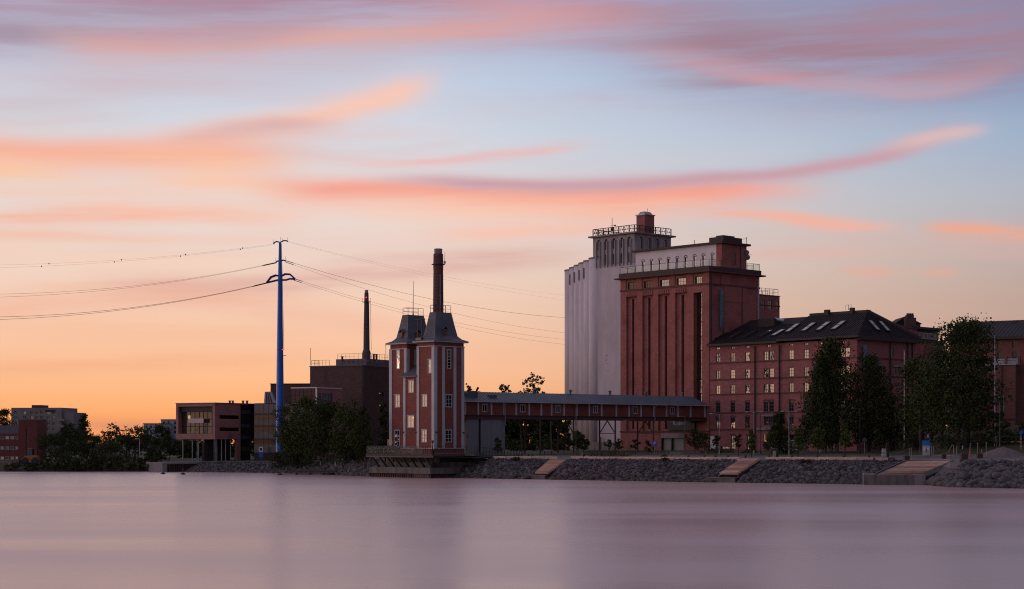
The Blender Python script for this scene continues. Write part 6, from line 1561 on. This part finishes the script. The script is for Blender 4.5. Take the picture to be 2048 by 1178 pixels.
for px, w, lab in ((1040, 60, 'low hedge below the gallery beside the grey clad block'), (1085, 60, 'low hedge below the gallery behind the picnic table'), (1120, 50, 'low hedge below the gallery in front of the silo bins')):
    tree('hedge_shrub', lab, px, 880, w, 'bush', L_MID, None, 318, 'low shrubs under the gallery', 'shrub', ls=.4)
gr2 = 'large trees on the right'
for px, top, w, kind, base, lm, st, bi, lab in (
    (1662, 680, 168, 'cone', 905, L_DARK, 3, True, 'tall pointed birch clump in front of the long mill'),
    (1642, 712, 92, 'cone', 906, L_DARK, 1, True, 'lower left spire of the tall birch clump'),
    (1738, 712, 124, 'tall', 904, L_DARK, 1, False, 'dark tree right of the birch clump with flagpoles in it'),
    (1782, 762, 112, 'broad', 903, L_DARK, 1, False, 'dark rounded tree between the two highest clumps'),
    (1846, 716, 112, 'broad', 899, L_MID, 1, False, 'broad leafy tree left of the tallest tree on the slope'),
    (1924, 636, 176, 'broad', 897, L_DARK, 2, False, 'tallest tree on the slope, hiding the left of the brick hall'),
    (1884, 676, 110, 'broad', 898, L_DARK, 1, False, 'dark tree that joins the two broad crowns on the slope'),
    (1938, 700, 110, 'broad', 892, L_DARK, 1, False, 'dark tree close behind the tallest tree on the slope'),
    (1990, 815, 50, 'broad', 893, L_DARK, 1, False, 'low dark tree at the foot of the brick hall')):
    tree('large_tree', lab, px, top, w, kind, lm, base, None, gr2, stems=st, birch=bi, dens=.95, ls=.36)
for px, top, w, base, lab in ((2020, 858, 60, 889, 'dark shrub on the lawn in front of the brick hall'), (2058, 846, 60, 886, 'shrub at the right edge of the lawn'), (1965, 868, 60, 893, 'shrub at the foot of the tallest tree'), (1900, 872, 70, 897, 'low shrub under the tallest tree'), (1830, 878, 70, 900, 'low shrub behind the blue-roofed kiosk'), (1775, 882, 70, 902, 'low shrub around the white statue')):
    tree('lawn_shrub', lab, px, top, w, 'bush', L_DARK, base, None, 'shrubs on the right-hand lawn', 'shrub')
gy = 'young trees along the waterfront road'
for px, top, w, kind, base, lm, lab in (
    (995, 875, 22, 'young', 913, L_FRESH, 'young tree in front of the grey clad block'),
    (1128, 872, 30, 'open', 910, L_OLIVE, 'thin young tree in front of the second trestle'),
    (1156, 862, 40, 'young', 909, L_MID, 'bushy young tree in front of the silo foot'),
    (1168, 878, 24, 'ball', 912, L_DARK, 'round-headed young tree overlapping the bushy one at the silo'),
    (1218, 879, 15, 'ball', 911, L_DARK, 'left of two round-headed trees in front of the silo'),
    (1237.5, 878, 17, 'ball', 911, L_DARK, 'right of two round-headed trees in front of the silo'),
    (1270, 878, 17, 'ball', 911, L_DARK, 'round-headed tree in front of the brick mill base'),
    (1296, 881, 22, 'young', 912, L_OLIVE, 'thin young tree beside the blue parking sign'),
    (1390, 858, 40, 'young', 907, L_OLIVE, 'sparse olive tree right of the roller doors'),
    (1408, 866, 34, 'bush', 907, L_OLIVE, 'sparse shrub at the left corner of the long mill'),
    (1432, 869, 16, 'ball', 913, L_DARK, 'round-headed tree in front of the white panel'),
    (1476.5, 867, 16, 'ball', 914, L_DARK, 'round-headed tree above the top of the wide stairs'),
    (1503, 859, 24, 'young', 914, L_FRESH, 'slender young tree right above the wide stairs'),
    (1559, 825, 56, 'cone', 909, L_DARK, 'dense dark conical tree in front of the white van'),
    (1596, 858, 30, 'young', 914, L_FRESH, 'young tree in front of the orange shop window'),
    (1636, 855, 36, 'young', 913, L_FRESH, 'bright young tree left of the birch trunks'),
    (1690, 845, 32, 'young', 913, L_FRESH, 'slim young tree right of the birch trunks'),
    (1756, 860, 28, 'young', 911, L_OLIVE, 'young tree behind the stone cairn'),
    (1826, 862, 28, 'ball', 905, L_OLIVE, 'round-headed tree left of the blue-roofed kiosk'),
    (1866, 858, 26, 'ball', 905, L_OLIVE, 'round-headed tree right of the blue-roofed kiosk'),
    (1917, 856, 20, 'ball', 906, L_OLIVE, 'round-headed tree behind the wire fence at its left end'),
    (1956, 856, 24, 'ball', 905, L_OLIVE, 'round-headed tree behind the wire fence at its right end')):
    tree('young_tree', lab, px, top, w*1.15, kind, lm, base, None, gy, ls=.23, dens=1.5 if lm is not L_OLIVE else .9)
for px, top, w, base, lab in ((1220, 907, 110, 914, 'strip of rough grass in front of the silo'), (1330, 916, 18, 924, 'weedy tuft at the edge below the round bin'), (1612, 919, 26, 929, 'grass tuft on the stones left of the birch clump'), (1425, 928, 24, 938, 'dry grass tuft on the stones left of the wide stairs'), (1033, 914, 18, 924, 'weeds at the top of the stones left of the narrow stairs'), (1500, 899, 40, 906, 'low planting at the wall of the long mill'), (1570, 901, 70, 908, 'verge plants beside the white van'), (1440, 897, 60, 906, 'low planting below the cellar windows')):
    tree('weed_tuft', lab, px, top, w, 'bush', L_OLIVE if base > 920 else L_MID, base, None, 'weeds and verge plants', 'plants', ls=.2)

# ================================================================== street furniture
def place(px, base):
    Y = Yg(px, base); return Vector((Xp(px, Y), Y, gz(px, Y))), Y
def lamp(px, top, base, label, arm=1.1, double=False, mt=None, group='street lamps'):
    p, Y = place(px, base); H = Zp(top, Y)-p.z; mt = mt or M_GALV
    t_ = thing('street_lamp', label, 'street lamp', p, group)
    MB().lathe(p.x, p.y, [(.11,p.z-.2),(.10,p.z+.6),(.065,p.z+.62),(.045,p.z+H)], 8).build('pole', mt, t_)
    for s in ((-1, 1) if double else (-1,)):
        MB().tube([(p.x,p.y,p.z+H-.05),(p.x+s*arm,p.y,p.z+H+.05)], .035, 5).build('arm', mt, t_)
        a, b = p.x+s*(arm+.45), p.x+s*(arm-.05); x0, x1 = min(a, b), max(a, b)
        h_ = MB().hexa([(x0,p.y-.14,p.z+H-.02),(x1,p.y-.14,p.z+H-.02),(x1,p.y+.14,p.z+H-.02),(x0,p.y+.14,p.z+H-.02),(x0+.06,p.y-.09,p.z+H+.09),(x1-.03,p.y-.11,p.z+H+.12),(x1-.03,p.y+.11,p.z+H+.12),(x0+.06,p.y+.09,p.z+H+.09)]).build('lamp_head', mt, t_)
        MB().box(x0+.07, x1-.1, p.y-.09, p.y+.09, p.z+H-.04, p.z+H-.021).build('lens', M_RENDER, h_)
lamp(1438.5, 828, 909, 'pale street lamp in front of the left end of the long mill')
lamp(1508, 824, 909, 'double-armed pale street lamp in front of the loading window', .9, True)
lamp(1521.5, 825, 908, 'dark street lamp right beside the double-armed one', .8, False, M_DSTEEL)
lamp(1578, 823, 910, 'double-armed pale street lamp in front of the white van', .8, True)
lamp(1370, 833, 908, 'street lamp standing before the canopy lettering of the mill', .7, False, M_STEEL)
lamp(1152, 846, 910, 'street lamp in front of the silo bins', .5, False, M_STEEL)
lamp(1258, 841, 910, 'street lamp at the join of silo and brick mill', .5, False, M_STEEL)
lamp(1720, 817, 908, 'dark street lamp between birch clump and flagpoles', .8, False, M_DSTEEL)
lamp(1840, 826, 905, 'slim street lamp behind the blue-roofed kiosk', .25, False, M_STEEL)
lamp(1999.5, 804, 897, 'street lamp in front of the brick hall on the slope', .5, False, M_STEEL)
lamp(279, 878, 928, 'lone street lamp among the trees on the left shore', .4, False, M_GALV)
for px, top, base, lab in ((1706.5, 718, 900, 'leftmost white flagpole, half hidden by leaves'), (1735.5, 715, 900, 'white flagpole standing inside the dark tree'), (1773, 708, 899, 'white flagpole in front of the corner of the long mill'), (1808.5, 703, 898, 'white flagpole left of the broad leafy tree'), (1989.5, 673, 893, 'white flagpole in front of the brick hall balcony')):
    p, Y = place(px, base); H = Zp(top, Y)-p.z; t_ = thing('flagpole', lab, 'flagpole', p, 'white flagpoles')
    MB().lathe(p.x, p.y, [(.10,p.z-.2),(.085,p.z+H*.4),(.05,p.z+H)], 8).build('pole', M_RENDER, t_)
    MB().lathe(p.x, p.y, [(.04,p.z+H+.002),(.1,p.z+H+.06),(.1,p.z+H+.12),(.03,p.z+H+.2)], 8).build('finial', M_GALV, t_)
def sign(px, top, base, label, kind):
    p, Y = place(px, base); H = Zp(top, Y)-p.z; t_ = thing('road_sign', label, 'sign', p, 'road signs')
    MB().lathe(p.x, p.y, [(.035,p.z-.1),(.035,p.z+H)], 6).build('post', M_GALV, t_)
    y = p.y-.06; zt_ = p.z+H
    if kind == 'P':
        o = MB().box(p.x-.36, p.x+.36, y-.02, y, zt_-.8, zt_-.02).build('plate', M_BLUE, t_)
        cu = bpy.data.curves.new('letter', 'FONT'); cu.body = 'P'; cu.size = .75; cu.extrude = .006; cu.align_x = 'CENTER'; cu.align_y = 'CENTER'
        ob = bpy.data.objects.new('tmp', cu); me = bpy.data.meshes.new_from_object(ob); bpy.data.objects.remove(ob)
        og = origin_of(t_); me.transform(Matrix(((1,0,0,p.x-og.x),(0,0,1,y-.03-og.y),(0,1,0,zt_-.41-og.z),(0,0,0,1)))); me.materials.clear(); link('letter', me, M_RENDER, o)
    elif kind == 'disc':
        MB().loft([[(p.x+.34*math.cos(a*math.pi/10), yy, zt_-.34+.34*math.sin(a*math.pi/10)) for a in range(20)] for yy in (y-.02, y)]).build('plate', M_STEEL, t_)
    elif kind == 'blue':
        MB().loft([[(p.x+.26*math.cos(a*math.pi/10), yy, zt_-.26+.26*math.sin(a*math.pi/10)) for a in range(20)] for yy in (y-.02, y)]).build('plate', M_BLUE, t_)
        for k in range(3): MB().lathe(p.x, p.y, [(.05,p.z+.3+k*.5),(.05,p.z+.55+k*.5)], 8).build('white_band', M_RENDER, t_)
    elif kind == 'stack':
        MB().box(p.x-.4, p.x+.4, y-.02, y, zt_-1.0, zt_-.05).build('upper_plate', M_RENDER, t_); MB().box(p.x-.22, p.x+.22, y-.03, y-.021, zt_-.75, zt_-.28).build('symbol', M_PILE, t_)
        MB().box(p.x-.4, p.x+.4, y-.02, y, zt_-2.0, zt_-1.05).build('lower_plate', M_BLUE, t_)
sign(1309, 882, 910, 'blue parking sign with white P near the roller doors', 'P')
sign(1729, 875, 907, 'round grey sign seen from behind, under the flagpoles', 'disc')
sign(2042, 861, 899, 'blue round sign on a banded post at the right edge', 'blue')
sign(522, 893, 921, 'stacked red and blue boating signs left of the pylon', 'stack')
# kiosk
p, Y = place(1852, 912.5); s_ = Y/F
KI = thing('ticket_kiosk', 'small white kiosk with blue pitched roof beside the planked ramp', 'kiosk', p)
fk = Face((p.x-.15, p.y), (.97, -.24)); w0, w1 = fk.t(1845.2), fk.t(1860); zk_ = fk.z(890.5, 0); zr_ = fk.z(881, 0)
fk2 = Face(fk.pt(w0, 0, 0)[:2], (-fk.n.x, -fk.n.y), (-fk.d.x, -fk.d.y)); dk = 1.1
MB().fb(fk, w0, w1, p.z-.1, zk_, -dk, 0).build('cabin', M_MARBLE, KI)
MB().fb(fk, w0-.03, w0-.002, p.z, zk_-.05, -dk+.05, -.05).build('door', M_BEIGE, KI)
MB().add([fk.pt(w0-.08,.06,zk_),fk.pt(w1+.08,.06,zk_),fk.pt(w1+.08,-dk-.06,zk_),fk.pt(w0-.08,-dk-.06,zk_),fk.pt(w0-.04,-.35,zr_),fk.pt(w1-.15,-.35,zr_),fk.pt(w1-.15,-.75,zr_),fk.pt(w0-.04,-.75,zr_)],[(3,2,1,0),(4,5,6,7),(0,1,5,4),(1,2,6,5),(2,3,7,6),(3,0,4,7)]).build('roof', M_BLUE, KI)
for a, b, c, e, mt in ((.08,.40,.52,.80,M_RENDER),(.62,.85,.55,.80,M_RENDER),(.42,.58,.35,.70,M_RBRICK)):
    MB().fb(fk, w0+(w1-w0)*a, w0+(w1-w0)*b, p.z+(zk_-p.z)*c, p.z+(zk_-p.z)*e, .002, .02).build('notice', mt, KI)
MB().fb(fk, w0-.6, w1+.1, p.z-.05, p.z+.1, -.3, .35).build('step', M_CONC, KI)
# pillars, blocks, bins, bollards
def block(name, label, cat, x0, x1, top, base, mt, depth, group=None, extra=None):
    p, Y = place((x0+x1)/2, base); f_ = Face((p.x, p.y), (1, 0)); a, b = f_.t(x0), f_.t(x1); zt_ = Zp(top, Y); c = .05
    t_ = thing(name, label, cat, p, group)
    m = MB().hexa([f_.pt(a,0,p.z-.15),f_.pt(b,0,p.z-.15),f_.pt(b,-depth,p.z-.15),f_.pt(a,-depth,p.z-.15),f_.pt(a,0,zt_-c),f_.pt(b,0,zt_-c),f_.pt(b,-depth,zt_-c),f_.pt(a,-depth,zt_-c)])
    m.build('body', mt, t_)
    MB().hexa([f_.pt(a+c,-c,zt_-c+.002),f_.pt(b-c,-c,zt_-c+.002),f_.pt(b-c,-depth+c,zt_-c+.002),f_.pt(a+c,-depth+c,zt_-c+.002),f_.pt(a+2*c,-2*c,zt_),f_.pt(b-2*c,-2*c,zt_),f_.pt(b-2*c,-depth+2*c,zt_),f_.pt(a+2*c,-depth+2*c,zt_)]).build('top', mt, t_)
    return t_
block('info_pillar', 'pale upright info pillar at the top of the wide stairs', 'pillar', 1547, 1552, 901.5, 916, M_BEIGE, .4)
block('litter_bin', 'dark litter bin right of the pale info pillar', 'bin', 1552.6, 1557, 896, 915.5, M_DSTEEL, .5, 'litter bins')
block('info_pillar', 'pale upright pillar on the promenade left of the silo', 'pillar', 1163, 1165.5, 906, 918, M_BEIGE, .3)
block('litter_bin', 'dark litter bin on the promenade in front of the silo', 'bin', 1166, 1170, 907, 918, M_DSTEEL, .5, 'litter bins')
block('granite_bench', 'long dark granite block where the timber edging ends', 'bench', 1746.5, 1789.5, 914.5, 921.8, M_STEEL, .8)
for x0, x1, top, base, lab in ((1809.5,1819.5,911,920.6,'dark stone cube at the left top corner of the planked ramp'), (1885,1892.5,908,919,'dark stone cube above the middle of the planked ramp'), (1923.5,1936.5,906.5,921,'largest dark stone cube right of the ramp'), (1955.5,1966,906.5,918,'dark stone cube next to the short orange marker')):
    block('stone_cube', lab, 'stone block', x0, x1, top, base, M_DARKTRIM, .8, 'dark stone cubes')
CA = thing('stone_cairn', 'stacked stone cairn with dark pillar behind the granite bench', 'cairn', place(1770, 915)[0]); p, Y = place(1770, 915)
for k in range(5): MB().box(p.x-.38+random.uniform(-.05,.05), p.x+.12+random.uniform(-.05,.05), p.y-.3, p.y+.25, p.z+k*.25, p.z+k*.25+.24).build('stone', M_MARBLE if k % 2 else M_BEIGE, CA)
MB().box(p.x+.16, p.x+.50, p.y-.25, p.y+.2, p.z-.1, p.z+1.0).build('pillar', M_DSTEEL, CA)
gx = 'low black bollard lamps on the promenade'
for px, near in ((1332.5,'below the sparse tuft by the roller doors'),(1377,'right of the bicycle'),(1409,'left of the round-headed tree at the white panel'),(1431.5,'at the foot of the round-headed tree'),(1456,'left of the top of the wide stairs'),(1491,'at the top of the wide stairs'),(1538.5,'left of the pale info pillar'),(1584,'in front of the white van'),(1634.5,'at the foot of the bright young tree'),(1688,'at the foot of the slim young tree'),(1738,'left of the granite bench'),(1201,'in front of the silo, left one'),(1234,'in front of the silo, right one')):
    p, Y = place(px, 916.5); t_ = thing('bollard_lamp', 'low black bollard lamp '+near, 'bollard', p, gx)
    MB().lathe(p.x, p.y, [(.08,p.z-.05),(.08,p.z+.22)], 8).build('stem', M_PLASTIC, t_); MB().lathe(p.x, p.y, [(.17,p.z+.222),(.18,p.z+.36),(.10,p.z+.40)], 8).build('head', M_PLASTIC, t_)
for k, (px, lab) in enumerate(((1038,'first dark post from the grey clad block'),(1043.5,'second dark post from the grey clad block'),(1057.5,'third dark post from the grey clad block'),(1064.5,'fourth dark post from the grey clad block'))):
    block('dark_post', lab, 'post', px-1.4, px+1.4, 908, 917.5, M_DSTEEL, .25, 'dark posts below the gallery')
# markers, posts and wire fence on the right
for x, top, base, lab in ((1940,899,916.5,'tall orange marker stake right of the ramp'), (1963,899,907,'short orange marker on the dark stone cube')):
    p, Y = place(x, base+ (10 if x == 1963 else 0)); H = (base-top)*Y/F; z0_ = p.z if x != 1963 else Zp(906.3, Y)
    t_ = thing('orange_marker', lab, 'marker', (p.x, p.y, z0_), 'orange markers'); MB().lathe(p.x, p.y, [(.14,z0_),(.14,z0_+.04),(.07,z0_+.06),(.06,z0_+H)], 8).build('stake', M_ORANGE, t_); MB().lathe(p.x, p.y, [(.075,z0_+H*.6),(.075,z0_+H*.75)], 8).build('pale_band', M_BEIGE, t_)
WF = thing('wire_fence', 'makeshift wire fence on wooden stakes at the foot of the lawn', 'fence', place(1930, 911)[0])
fpts = [(1819,896,915),(1823,895,917),(1863,892,912),(1866.5,893,914),(1907.5,890,917),(1913.5,892,911),(1940.5,886,914),(1955,885,909),(1973,884,917)]
pv = None
for x, top, base in fpts:
    p, Y = place(x, base); H = Zp(top, Y)-p.z
    MB().tube([(p.x,p.y,p.z-.1),(p.x+random.uniform(-.06,.06),p.y,p.z+H)], .045, 5).build('stake', M_BEIGE, WF)
    if pv and x > 1907: MB().tube([pv+Vector((0,0,.8)), Vector((p.x,p.y,p.z+H-.1))], .012, 3).build('wire', M_WIRE, WF)
    pv = Vector((p.x, p.y, p.z+H-.9))
p, Y = place(1898, 905); MB().tube([(p.x-.15,p.y,p.z),(p.x+.45,p.y,p.z+1.0)], .05, 5).build('leaning_stake', M_BEIGE, WF)
p, Y = place(1925, 899); t_ = thing('white_stake', 'small white stake standing on the lawn', 'stake', p); MB().box(p.x-.06,p.x+.06,p.y-.03,p.y+.03,p.z-.1,p.z+.5).build('board', M_RENDER, t_); MB().box(p.x-.035,p.x+.035,p.y-.028,p.y+.028,p.z+.502,p.z+.56).build('tip', M_RENDER, t_)
BA = thing('site_barrier', 'tall mesh barrier with yellow tags at the right edge', 'barrier', place(2020, 899)[0])
for x in (1993, 2032, 2058):
    p, Y = place(x, 899); MB().tube([(p.x,p.y,p.z),(p.x,p.y,p.z+1.7)], .03, 5).build('post', M_STEEL, BA)
a, b = place(1993, 899)[0], place(2058, 899)[0]
for h in (.4, 1.0, 1.65): MB().tube([a+Vector((0,0,h)), b+Vector((0,0,h))], .02, 4).build('rail', M_STEEL, BA)
for x in (2025, 2037.5):
    p, Y = place(x, 899); MB().box(p.x-.16,p.x+.16,p.y-.05,p.y-.03,p.z+.95,p.z+1.08).build('yellow_tag', M_YELLOW, BA)
# gravel heap
p, Y = place(2018, 916); zt_ = Zp(894, Y)
GH = thing('gravel_heap', 'grey conical heap of gravel at the right edge', 'heap', p); mb = MB(); rings = []
for k in range(9):
    f = k/8; r = 4.3*(1-f)**.9+.05; rings.append([(p.x+r*(1+.06*math.sin(a*1.7+k))*math.cos(a*math.pi/12), p.y+3+.8*r*math.sin(a*math.pi/12), p.z-.2+(zt_-p.z+.2)*f+.05*math.sin(a*2.3+k)) for a in range(24)])
mb.loft(rings).build('heap', M_GRAVEL, GH)
a = np.array([(p.x+r*math.cos(t2_), p.y+3+.8*r*math.sin(t2_), p.z+(zt_-p.z)*(1-(r/4.3)**1.1), random.uniform(.04, .1)) for r, t2_ in ((4.3*math.sqrt(random.random()), random.uniform(0, 6.28)) for _ in range(900))])
link('loose_gravel', rocks_mesh('loose_gravel', a[:, :3], a[:, 3]), M_GRAVEL, GH)['kind'] = 'stuff'
# statues
for x, top, base, lab in ((1776,877,891,'white draped statue on the lawn left of the kiosk'), (1856.5,867,887,'white tapering statue behind the blue-roofed kiosk')):
    p, Y = place(x, 903); z0_, z1_ = Zp(base, Y), Zp(top, Y); H = z1_-z0_
    t_ = thing('white_statue', lab, 'statue', p, 'white statues')
    MB().box(p.x-.35,p.x+.35,p.y-.35,p.y+.35,p.z-.1,z0_).build('pedestal', M_CONC, t_)
    MB().lathe(p.x, p.y, [(.28,z0_+.002),(.24,z0_+H*.3),(.17,z0_+H*.55),(.20,z0_+H*.68),(.08,z0_+H*.78),(.11,z0_+H*.88),(.04,z1_)], 10).build('figure', M_MARBLE, t_, True)
# picnic table under the gallery
p, Y = place(1096, 909); PT = thing('picnic_table', 'white-topped picnic table on the grass under the gallery', 'table', p)
MB().box(p.x-.75,p.x+.75,p.y-.4,p.y+.4,p.z+.66,p.z+.74).build('table_top', M_RENDER, PT)
for s in (-.55,.55): MB().box(p.x+s-.06,p.x+s+.06,p.y-.3,p.y+.3,p.z-.05,p.z+.658).build('leg', M_OLDWOOD, PT)
for s in (-.75,.75): MB().box(p.x-.75,p.x+.75,p.y+s-.13,p.y+s+.13,p.z+.38,p.z+.43).build('bench_board', M_OLDWOOD, PT)
# low dark fence in front of the silo and railing by the grey block
LF = thing('low_black_fence', 'low black fence running along the foot of the silo', 'fence', place(1240, 905)[0])
pv = None
for x in range(1172, 1330, 6):
    p, Y = place(x, 907.5); MB().box(p.x-.05,p.x+.05,p.y-.05,p.y+.05,p.z-.1,p.z+.42).build('post', M_DSTEEL, LF)
    if pv: MB().tube([pv+Vector((0,0,.42)), p+Vector((0,0,.42))], .07, 4).build('rail', M_DSTEEL, LF)
    pv = p
RG = thing('promenade_railing', 'dark railing on the path in front of the grey clad block', 'railing', place(980, 917)[0])
railing(RG, [place(942, 919)[0], place(988, 918)[0], place(1036, 917.5)[0]], 1.0, M_DSTEEL, None, True, .5, .025)
# bicycle leaning by the promenade
p, Y = place(1352, 915.5); BI = thing('parked_bicycle', 'pale bicycle parked on the promenade below the roller doors', 'bicycle', p)
def ring(c, r, rt): return MB().tube([c+Vector((r*math.cos(a*math.pi/10), 0, r*math.sin(a*math.pi/10))) for a in range(21)], rt, 4)
for s in (-.5, .55): 
    w_ = ring(p+Vector((s,0,.35)), .34, .025).build('wheel', M_GALV, BI); MB().tube([p+Vector((s,-.04,.35)), p+Vector((s,.04,.35))], .04, 6).build('hub', M_STEEL, w_)
fr = MB(); A_, B2, C2, D2 = p+Vector((-.5,0,.35)), p+Vector((-.05,0,.32)), p+Vector((-.18,0,.85)), p+Vector((.42,0,.82))
for a, b in ((A_,B2),(A_,C2),(B2,C2),(C2,D2),(B2,D2),(D2,p+Vector((.55,0,.35)))): fr.tube([a, b], .025, 4)
fr.build('frame', M_BEIGE, BI); MB().box(p.x-.30,p.x-.08,p.y-.06,p.y+.06,p.z+.90,p.z+.96).build('saddle', M_PLASTIC, BI)
MB().tube([p+Vector((.40,-.25,1.0)), p+Vector((.42,0,1.0)), p+Vector((.40,.25,1.0)), ], .02, 4).tube([D2, p+Vector((.42,0,1.0))], .02, 4).build('handlebar', M_STEEL, BI)
# dark round bin at the edge
p, Y = place(1327, 918.5); t_ = thing('covered_mooring_drum', 'dark rounded drum at the edge of the promenade left of the bicycle', 'drum', p)
MB().lathe(p.x, p.y, [(.5,p.z-.05),(.52,p.z+.3),(.42,p.z+.62),(.2,p.z+.78),(.05,p.z+.8)], 14).build('drum', M_PLASTIC, t_, True); MB().lathe(p.x, p.y, [(.54,p.z-.02),(.55,p.z+.08)], 14).build('base_ring', M_DSTEEL, t_)
# van
p, Y = place(1569, 904); VA = thing('parked_van', 'white panel van with a blue stripe parked behind the dark conical tree', 'van', p)
def extr(prof, y0, y1, inset=0.0):
    return MB().loft([[(p.x+x, p.y+yy, p.z+z_) for x, z_ in prof] for yy in (y0, y1)])
body = [(-1.95,.35),(-1.95,.80),(-1.85,.98),(-1.25,1.10),(-.75,1.78),(-.5,1.86),(1.75,1.86),(1.92,1.7),(1.95,.35)]
extr(body, -.8, .8).build('body', M_VAN, VA)
MB().box(p.x-1.9,p.x+1.9,p.y-.815,p.y-.802,p.z+.62,p.z+.80).build('blue_stripe', M_BLUE, VA)
extr([(-1.08,1.14),(-.68,1.68),(-.15,1.70),(-.15,1.14)], -.815, -.80).build('side_window', G_DARK, VA)
extr([(-1.28,1.12),(-.80,1.76),(-.76,1.75),(-1.22,1.11)], -.7, .7).build('windscreen', G_DARK, VA)
extr([(.0,1.14),(.0,1.66),(.75,1.66),(.75,1.14)], -.812, -.80).build('rear_side_window', G_DARK, VA)
for x in (-1.25, 1.2):
    w_ = MB().loft([[(p.x+x+r*math.cos(a*math.pi/10), p.y+yy, p.z+.32+r*math.sin(a*math.pi/10)) for a in range(20)] for r, yy in ((.30,-.84),(.32,-.82),(.32,-.62),(.30,-.6))]).build('wheel', M_PLASTIC, VA)
    MB().loft([[(p.x+x+r*math.cos(a*math.pi/8), p.y+yy, p.z+.32+r*math.sin(a*math.pi/8)) for a in range(16)] for r, yy in ((.17,-.855),(.19,-.841))]).build('rim', M_GALV, w_)
MB().box(p.x-2.0,p.x-1.952,p.y-.75,p.y+.75,p.z+.3,p.z+.5).build('bumper', M_PLASTIC, VA)
MB().box(p.x-1.97,p.x-1.86,p.y-.78,p.y-.5,p.z+.72,p.z+.88).build('headlight', M_RENDER, VA); MB().box(p.x+1.90,p.x+1.96,p.y-.79,p.y-.66,p.z+.7,p.z+1.2).build('tail_light', M_PILE, VA)
# wheel loader and heaps on the far left
p, Y = place(61, 929); WL = thing('wheel_loader', 'orange wheel loader parked in front of the red waterside building', 'loader', p)
MB().hexa([(p.x-1.0,p.y-.9,p.z+.7),(p.x+1.4,p.y-.9,p.z+.7),(p.x+1.4,p.y+.9,p.z+.7),(p.x-1.0,p.y+.9,p.z+.7),(p.x-.9,p.y-.8,p.z+1.5),(p.x+1.3,p.y-.8,p.z+1.6),(p.x+1.3,p.y+.8,p.z+1.6),(p.x-.9,p.y+.8,p.z+1.5)]).build('body', M_LOADER, WL)
MB().hexa([(p.x-.5,p.y-.7,p.z+1.55),(p.x+.5,p.y-.7,p.z+1.6),(p.x+.5,p.y+.7,p.z+1.6),(p.x-.5,p.y+.7,p.z+1.55),(p.x-.35,p.y-.6,p.z+2.7),(p.x+.45,p.y-.6,p.z+2.7),(p.x+.45,p.y+.6,p.z+2.7),(p.x-.35,p.y+.6,p.z+2.7)]).build('cab', G_DARK, WL)
MB().box(p.x-.45,p.x+.55,p.y-.7,p.y+.7,p.z+2.702,p.z+2.8).build('cab_roof', M_LOADER, WL)
for x in (-.75, 1.05): MB().loft([[(p.x+x+r*math.cos(a*math.pi/8), p.y+yy, p.z+.62+r*math.sin(a*math.pi/8)) for a in range(16)] for r, yy in ((.55,-1.15),(.62,-1.05),(.62,-.75),(.55,-.7))]).build('wheel', M_PLASTIC, WL)
MB().tube([(p.x-.9,p.y,p.z+1.2),(p.x-1.8,p.y,p.z+.6)], .14, 5).build('lift_arm', M_LOADER, WL)
MB().hexa([(p.x-2.6,p.y-1.1,p.z+.1),(p.x-1.8,p.y-1.1,p.z+.1),(p.x-1.8,p.y+1.1,p.z+.1),(p.x-2.6,p.y+1.1,p.z+.1),(p.x-2.3,p.y-1.1,p.z+.9),(p.x-1.75,p.y-1.1,p.z+.95),(p.x-1.75,p.y+1.1,p.z+.95),(p.x-2.3,p.y+1.1,p.z+.9)]).build('bucket', M_STEEL, WL)
for x, w_, top, lab in ((38, 2.6, 924, 'low grey earth heap left of the wheel loader'), (14, 2.2, 926, 'low earth heap at the left edge of the shore'), (88, 1.6, 932, 'rubble heap right of the wheel loader')):
    p, Y = place(x, 937); zt_ = Zp(top, Y); H_ = thing('earth_heap', lab, 'heap', p, 'earth heaps'); rings = []
    for k in range(6):
        f = k/5; r = w_*(1-f)+.08; rings.append([(p.x+r*(1+.12*math.sin(a*2.1+k))*math.cos(a*math.pi/8), p.y+2+r*math.sin(a*math.pi/8), p.z-.2+(zt_-p.z+.2)*f**.9) for a in range(16)])
    MB().loft(rings).build('heap', M_GRAVEL, H_)
    a = np.array([(p.x+random.uniform(-w_,w_)*.8, p.y+random.uniform(.6,2), p.z+random.uniform(0,.4), random.uniform(.08,.2)) for _ in range(40)]); link('lumps', rocks_mesh('lumps', a[:, :3], a[:, 3]), M_GRAVEL, H_)['kind'] = 'stuff'
p, Y = place(73.5, 930); t_ = thing('white_crate', 'white crate beside the wheel loader', 'crate', p); MB().box(p.x-.45,p.x+.45,p.y-.4,p.y+.4,p.z,p.z+.62).build('crate_body', M_MARBLE, t_); MB().box(p.x-.5,p.x+.5,p.y-.45,p.y+.45,p.z+.622,p.z+.7).build('lid', M_GALV, t_)
